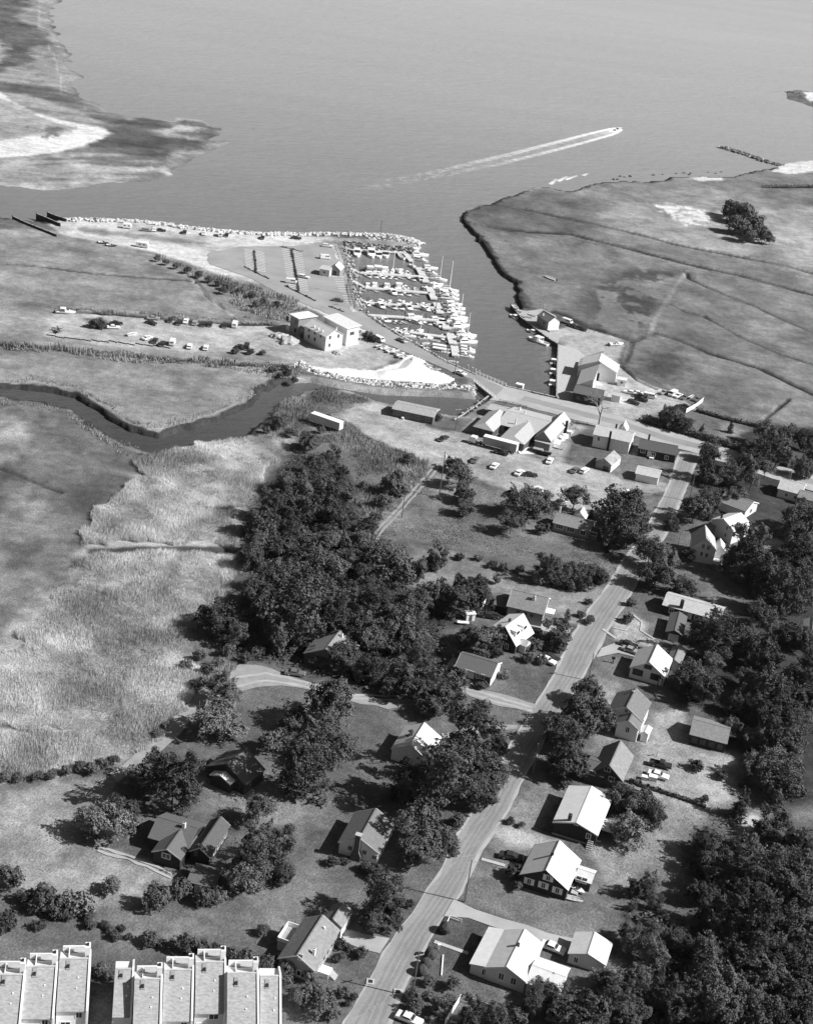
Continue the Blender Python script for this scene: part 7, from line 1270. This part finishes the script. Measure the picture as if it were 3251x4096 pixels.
riprap('line of weedy rocks running out from the far beach', [(1518,306),(1540,313),(1570,322),(1600,333),(1640,345)], 9, .6, 230, 2.0, .9, top=-1.0); riprap('low rocky shoal at the upper right edge', [(1656,190),(1680,196),(1700,205),(1720,218)], 12, .4, 120, 2.2, .95, top=-1.1)
riprap('weedy stones at the foot of the market bulkhead', [toD('F', *p) for p in ((110,295),(160,262),(200,232),(250,200))], 3, 1.4, 60, 1.0, .7, side=1)
_sx = sorted(1290+random.random()*290 for _ in range(15))
for k in range(15):
    x = _sx[k]; y = 381-(x-1290)*.055+random.uniform(-9, -2)
    g = P('D', x, y, -1.5); c = link('shore_rock', random.choice(RKD), None, g, random.uniform(0, 6), (random.uniform(1.4, 3.0),)*3); tag(c, f'dark rock in the shallows off the far right shore, {ORD[k]} from the left', 'rock', 'rocks off the far shore')
# utility poles
def pole(label, f, x, y, xt, yt, lamp=False, arm=True, r=.16):
    g = P(f, x, y); hh = zat(g, f, xt, yt); o = thing('utility_pole' if not lamp else 'lamp_post', label, 'utility pole' if not lamp else 'lamp post', g, .5); MB().tube((0,0,-.3), (0,0,hh), r, r*.65, 8).obj('pole_shaft', 'pole', o)
    if arm:
        a = MB().box(-1.1, 1.1, -.06, .06, hh-.75, hh-.6).obj('crossarm', 'wood', o)
        for k in (-1.0, -.35, .35, 1.0): MB().tube((k,0,hh-.598), (k,0,hh-.42), .05, .03, 6).obj('insulator', 'white', a)
    if lamp:
        b_ = MB().tube((0,0,hh-.3), (1.8,0,hh+.1), .05, .05, 6).obj('lamp_arm', 'steel', o); MB().box(1.7, 2.4, -.15, .15, hh+.02, hh+.16).obj('lamp_head', 'white', b_)
    return o, hh
pole('utility pole at the driveway corner, its shadow crossing the street', 'L', 490, 395, 548, 75); pole('leaning utility pole by the clipped bushes at the street', 'L', 90, 1120, 145, 780); o_, hh = pole('tall utility pole with a white transformer at the street head', 'G', 712, 815, 757, 548)
pole('utility pole on the dirt track edge of the big lawn', 'R', 1345, 1085, 1370, 920); o_, hh2 = pole('utility pole with pale transformer at the start of the dirt track', 'R', 1625, 930, 1658, 578); tr = MB().tube((.35,0,hh2-2.2), (.35,0,hh2-1.2), .28, .28, 10).obj('transformer', 'white', o_)
pole('utility pole by the brown ranch lawn, casting a long thin shadow', 'J', 1430, 1375, 1468, 1165); pole('utility pole at the lane bend beside the palest tree', 'Q', 1358, 1165, 1380, 1035, arm=False); pole('short pole at the end of the reed side lane', 'O', 965, 240, 977, 140, arm=False)
pole('utility pole half in tree shade on the street', 'K', 1005, 760, 1052, 520, arm=False); pole('dark utility pole on the road near the bridge', 'a4', 930, 1283, 985, 955, lamp=True); pole('thin pole on the grass beside the market', 'F', 905, 668, 920, 520, arm=False, r=.10)
pole('light pole midway along the marina bank', 'B', 660, 560, 680, 385); pole('lamp post at the lower marina bank', 'B', 712, 655, 731, 540, lamp=True); pole('light pole at the harbor yard ditch', 'C', 1090, 825, 1100, 735, arm=False, r=.10); pole('daymark pole standing on the breakwater', 'B', 893, 140, 905, 48, arm=False, r=.2); pole('flagpole behind the boathouse', 'C', 700, 660, 707, 572, arm=False, r=.08)
pole('white pole near the cross gabled house', 'G', 615, 1200, 640, 1060, arm=False, r=.09); pole('clothes pole in the car yard', 'b7', 315, 540, 335, 430, r=.07); pole('creekside utility pole near the low stone shed', 'F', 40, 420, 68, 250)
# fences and rails
def fence(name, label, pts, h_=1.1, post=2.5, rails=2, m='white', frame='D', cat='fence', board=False, group=None):
    g = [P(frame, *p) for p in pts]; o = thing(name, label, cat, (g[0].x, g[0].y, 0), 0, group)
    for p, q in zip(g, g[1:]):
        L_ = (q-p).length; n = max(1, int(L_/post)); rz = math.atan2((q-p).y, (q-p).x); dx, dy = p.x-g[0].x, p.y-g[0].y
        for k in range(n+1): c = p.lerp(q, k/n); MB().box(-.06, .06, -.06, .06, -.1, h_).obj('post', m, o, (c.x-g[0].x, c.y-g[0].y, 0), rz)
        for k in range(rails): z = h_*(.35+.55*k/max(1, rails-1)); MB().box(.06, L_-.06, -.035, .035, z-.05, z+.05).obj('rail', m, o, (dx, dy, 0), rz)
        if board:
            nb = int(L_/.6)
            for k in range(min(nb, 60)): MB().box(k*.6+.05, k*.6+.55, -.075, -.045, .05, h_-.05).obj('board', m, o, (dx, dy, 0), rz)
    return o
fence('picket_fence', 'white board fence corner at the bottom edge', [toD('L', *p) for p in ((340,1330),(450,1150))], 1.7, 2.4, 2, board=True); fence('picket_fence', 'short white board fence run leading right from the corner', [toD('L', *p) for p in ((455,1150),(560,1180),(690,1225),(850,1285))], 1.6, 2.4, 2, board=True)
fence('rail_fence', 'little white rail fence at the driveway sign', [toD('L', *p) for p in ((355,565),(375,520),(462,552))], .9, 1.5, 2)
fence('board_fence', 'tall white board fence between harbor yard and garden', [toD('b8', *p) for p in ((825,520),(960,445),(1060,365))], 1.9, 2.4, 2, board=True)
fence('guard_rail', 'long dark guard rail along the top of the marina bank', [(712,518),(722,545),(728,570),(735,600),(741,630),(748,650)], 1.2, 3.0, 2, 'darkwood'); fence('guard_rail', 'second dark rail closer to the marina lot', [(705,520),(715,548),(724,580),(731,612),(738,645)], .8, 4.0, 1, 'darkwood'); fence('guard_rail', 'wooden guard rail between marina road and boats', [(760,655),(790,676),(834,704),(880,728),(911,747),(945,767)], .9, 2.4, 1, 'wood')
fence('post_fence', 'dark post fence round the fenced garden', [(1460,855),(1478,862)], 1.5, 2.5, 2, 'darkwood'); fence('post_fence', 'fence line behind the market by the upper street', [toD('a6', *p) for p in ((500,195),(680,235),(870,285))], 1.0, 2.5, 2, 'darkwood'); fence('post_fence', 'dark fence from the market to the bare tree', [toD('a8', *p) for p in ((440,265),(560,290),(680,315))], 1.2, 2.5, 2, 'darkwood')
# timber bulkheads: planks with piles
def bulkhead(label, pts, top=.25, bottom=-3.0, m='darkwood', frame='D', cap='wood'):
    g = [P(frame, *p) for p in pts]; o = thing('bulkhead', label, 'bulkhead', (g[0].x, g[0].y, 0))
    for p, q in zip(g, g[1:]):
        L_ = (q-p).length; rz = math.atan2((q-p).y, (q-p).x); loc = (p.x-g[0].x, p.y-g[0].y, 0); n = max(1, int(L_/2.4))
        for k in range(n): MB().box(L_*k/n+.02, L_*(k+1)/n-.02, -.12, .12, bottom, top-.02).obj('plank_panel', m, o, loc, rz)
        MB().box(0, L_, -.28, .28, top-.018, top+.14).obj('cap_beam', cap, o, loc, rz)
        for k in range(0, n+1, 2): c = p.lerp(q, k/n); MB().tube((0,-.3,bottom), (0,-.3,top+.5), .16, .15, 7).obj('pile', m, o, (c.x-g[0].x, c.y-g[0].y, 0), rz)
bulkhead('long dark timber bulkhead of the concrete pier', [(1175,725),(1172,780),(1171,838)]); bulkhead('timber bulkhead of the wharf by the boathouse', [(1076,641),(1094,667),(1127,693),(1154,713),(1175,726)]); bulkhead('pale seawall between bridge and pier', [(1062,813),(1120,826),(1172,838)], cap='concrete'); bulkhead('creek bulkhead beside the market', [toD('F', *p) for p in ((290,165),(200,235),(100,305),(30,345))], cap='concrete')
bulkhead('road edge bulkhead beside the boats', [(942,763),(972,776),(1003,790)], cap='concrete')
for k, pts in enumerate(([(28,459),(50,470),(75,480),(120,498)], [(78,456),(100,465),(128,477)], [(101,453),(115,459),(140,467)])): bulkhead(('longest derelict timber groyne at the left shore', 'middle derelict timber groyne at the left shore', 'shortest derelict timber groyne with dark face at the left shore')[k], pts, 1.4 if k else .9, -2.0, 'darkwood')
for k, (x, y, yt) in enumerate(((1150,1200,1115),(1230,1245,1155),(1282,1265,1185),(1348,1285,1215))):
    g = P('a4', x, y, -1.5); o = thing('mooring_pile', f'pale mooring pile off the road edge, {ORD[k]} from the left', 'pile', (g.x, g.y, 0), 0, 'mooring piles near the bridge'); MB().tube((0,0,-3.5), (0,0,zat(g, 'a4', x+8, yt)), .22, .2, 8).obj('shaft', 'wood', o); MB().tube((0,0,zat(g, 'a4', x+8, yt)), (0,0,zat(g, 'a4', x+8, yt)+.1), .24, .24, 8).obj('pile_cap', 'white', o)
# bridge over the creek mouth
br_ = thing('road_bridge', 'low road bridge over the creek mouth with white railings', 'bridge', P('D', 1000, 797)); B0 = br_.location
L0, L1, R0, R1 = P('D', 1001, 787), P('D', 1064, 813), P('D', 997, 803), P('D', 1040, 838)
dk = MB(); q = [L0, L1, R1, R0]; dk.v = [(p.x-B0.x, p.y-B0.y, -.45) for p in q]+[(p.x-B0.x, p.y-B0.y, .12) for p in q]; dk.f = [(0,1,2,3),(7,6,5,4),(0,4,5,1),(1,5,6,2),(2,6,7,3),(3,7,4,0)]; dk.obj('deck', 'concrete', br_)
ln = MB(); q = [L0.lerp(R0,.15), L1.lerp(R1,.15), L1.lerp(R1,.85), L0.lerp(R0,.85)]; ln.v = [(p.x-B0.x, p.y-B0.y, .135) for p in q]; ln.f = [(3,2,1,0)]; ln.obj('road_surface', 'oldroad', br_)
for a, c in ((L0, L1), (R0, R1)):
    L_ = (c-a).length; rz = math.atan2((c-a).y, (c-a).x); n = 8
    for z in (.6, 1.05): MB().box(0, L_, -.06, .06, z-.06, z+.06).obj('railing', 'white', br_, (a.x-B0.x, a.y-B0.y, .12), rz)
    for k in range(n+1): p = a.lerp(c, k/n); MB().box(-.09, .09, -.09, .09, 0, 1.15).obj('railing_post', 'white', br_, (p.x-B0.x, p.y-B0.y, .12), rz)
for a, c in ((L0, R0), (L1, R1)): L_ = (c-a).length; rz = math.atan2((c-a).y, (c-a).x); MB().box(0, L_, -.5, .5, -3.2, -.46).obj('abutment', 'concrete', br_, (a.x-B0.x, a.y-B0.y, 0), rz)
# floating work barge by the bridge, small things
g = P('a7', 230, 1225, -1.2); o = thing('work_float', 'small work float with a white cabin tied next to the bridge', 'float', (g.x, g.y, 0), -.3); MB().box(-5, 4, -1.3, 1.3, -1.7, -.9).obj('float_deck', 'darkwood', o); MB().box(-.5, 2.2, -.9, .9, -.898, 1.2).obj('cabin', 'white', o); MB().box(-.7, 2.4, -1.0, 1.0, 1.203, 1.3).obj('cabin_roof', 'offwhite', o)
def figure_box(name, label, cat, f, x, y, parts, rz=0, group=None):
    g = P(f, x, y); o = thing(name, label, cat, g, rz, group)
    for nm, m, q in parts: MB().box(*q).obj(nm, m, o)
    return o
for k, (f, x, y) in enumerate((('N', 1295, 1480), ('N', 1503, 1558))): figure_box('storm_drain', ('square kerb drain on the left side of the street', 'square kerb drain on the right side of the street')[k], 'drain', f, x, y, [('drain_frame', 'concrete', (-.75,.75,-.75,.75,0,.2)), ('drain_grate', 'dark', (-.4,.4,-.4,.4,.201,.23))])
figure_box('mailbox', 'white mailbox at the kerb beside a dark clipped shrub', 'mailbox', 'b4', 1535, 175, [('box', 'white', (-.25,.25,-.15,.15,.9,1.25)), ('stand', 'wood', (-.05,.05,-.05,.05,0,.9))]); figure_box('mailbox', 'white mailbox at the end of the cottage footpath', 'mailbox', 'L', 292, 755, [('box', 'white', (-.3,.3,-.2,.2,.9,1.3)), ('stand', 'white', (-.12,.12,-.12,.12,0,.9))])
figure_box('wooden_beam', 'long white beam lying on the cottage lawn', 'beam', 'L', 320, 880, [('timber', 'white', (-.12,.12,-2.8,2.8,0,.25))], -.02)
figure_box('lawn_ornament', 'dark upright garden ornament on the lawn by the arched window house', 'ornament', 'J', 1615, 1240, [('base', 'stone', (-.3,.3,-.3,.3,0,.3)), ('stem', 'dark', (-.1,.1,-.1,.1,.3,1.2)), ('top', 'dark', (-.5,.4,-.2,.2,1.2,1.9))])
for k, (x, y) in enumerate(((455,945),(498,948))): figure_box('garden_table', ('white garden table in the yard behind the dormered house, left of two', 'white garden table in the yard behind the dormered house, right of two')[k], 'table', 'J', x, y, [('table_top', 'white', (-.8,.8,-.6,.6,.68,.76)), ('leg', 'wood', (-.1,.1,-.1,.1,0,.68))])
figure_box('tool_shed', 'tiny pale shed between the trees and the white roofed cape', 'shed', 'J', 525, 905, [('wall', 'offwhite', (-1.2,1.2,-1,1,0,2)), ('roof', 'white', (-1.4,1.4,-1.2,1.2,2.003,2.2)), ('door', 'brownwall', (-.4,.4,-1.05,-1.003,0,1.7))], .3)
figure_box('sign_board', 'white sign board at the entrance of the side lot', 'sign', 'J', 625, 830, [('panel', 'white', (-1.6,1.6,-.06,.06,.6,2.6)), ('post', 'wood', (-1.4,-1.25,-.05,.05,0,.598)), ('post', 'wood', (1.25,1.4,-.05,.05,0,.598))], 1.2)
figure_box('swing_set', 'swing set frame among the wood edge trees', 'swing', 'M', 1490, 520, [('beam', 'wood', (-1.6,1.6,-.06,.06,2.1,2.22)), ('leg', 'wood', (-1.6,-1.5,-.8,-.7,0,2.1)), ('leg', 'wood', (-1.6,-1.5,.7,.8,0,2.1)), ('leg', 'wood', (1.5,1.6,-.8,-.7,0,2.1)), ('leg', 'wood', (1.5,1.6,.7,.8,0,2.1)), ('swing_seat', 'wood', (-.3,.3,-.15,.15,.5,.55))], .4)
for k, (x, y, s) in enumerate(((250,940,1.0),(110,930,.8))): figure_box('storage_box', ('pale storage box beside the brown house fence, larger', 'pale storage box beside the brown house fence, smaller')[k], 'box', 'b7', x, y, [('bin', 'lightgrey', (-.9*s,.9*s,-.6*s,.6*s,0,1.1*s)), ('lid', 'white', (-1.0*s,1.0*s,-.7*s,.7*s,1.1*s+.003,1.2*s))], -.2)
for k, (x, y) in enumerate(((430,735),(1360,690),(1500,605),(1470,1010),(1280,770))): figure_box('crate', f'pale crate stacked against the market wall, {ORD[k]} of the group', 'crate', 'a6', (1395,1345,1290,1450,1255)[k], (690,720,770,640,800)[k], [('bin', 'offwhite', (-.9,.9,-.9,.9,0,1.2)), ('lid', 'white', (-.95,.95,-.95,.95,1.203,1.3))], .5+k*.3, 'crates at the market')
o = figure_box('ice_pile', 'white spill of crushed ice behind the semi trailer', 'ice', 'a6', 860, 870, [('mound', 'shell', (-3,3,-2.4,2.4,0,.25)), ('top_layer', 'shell', (-1.8,1.8,-1.4,1.4,.25,.5))], .3)
figure_box('flatbed_trailer', 'dark flatbed loaded with traps in front of the market shed', 'trailer', 'a6', 1050, 905, [('bed', 'darkwood', (-4,4,-1.2,1.2,.7,1.0)), ('side_board', 'darkwood', (-4,4,-1.25,-1.203,.7,1.6)), ('trap_load', 'wood', (-2.5,1.0,-.9,.9,1.003,1.7)), ('wheel_box', 'rubber', (1.5,3.0,-1.0,1.0,0,.698))], -.25)
for k in range(14):
    x = 195+k*27+random.uniform(-6, 6); y = 855-0+k*7.5+random.uniform(-4, 4); g = P('A', 320+k*55, 848+k*5.5+random.uniform(-5, 5)); o = thing('railroad_tie', f'dark timber edging the gravel lot, {ORD[k]} from the left of its broken line', 'timber', g, -.15+random.uniform(-.2, .2), 'timbers edging the gravel lot'); MB().box(-1.7, 1.7, -.2, .2, 0, .3).obj('beam', 'darkwood', o)
o = thing('debris_heap', 'heap of dark planks at the left corner of the gravel lot', 'debris', P('A', 358, 820))
for k in range(9): MB().box(-2, 2, -.15, .15, .1+.18*k, .25+.18*k).obj('plank', 'darkwood' if k % 3 else 'wood', o, (random.uniform(-1, 1), random.uniform(-1, 1), 0), random.uniform(0, 3.1))
# earth heaps by the unfinished building
for k, (x, y, s) in enumerate(((80,640,4.0),(230,720,4.5),(1060,910,2.2))):
    g = P('a5', x, y); bm = bmesh.new(); bmesh.ops.create_icosphere(bm, subdivisions=3, radius=1)
    for v in bm.verts: v.co *= 1+.22*math.sin(v.co.x*7+k)*math.cos(v.co.y*6+1.3*k)+random.uniform(-.06, .06)
    me = bpy.data.meshes.new('earth'); bm.to_mesh(me); bm.free(); me.materials.append(MT['gravel']); tag(link('earth_heap', me, None, g, k, (s, s*.8, s*.42)), ('earth heap left of the unfinished building, uppermost', 'earth heap left of the unfinished building, lower one', 'small earth mound before the unfinished building front')[k], 'earth heap')
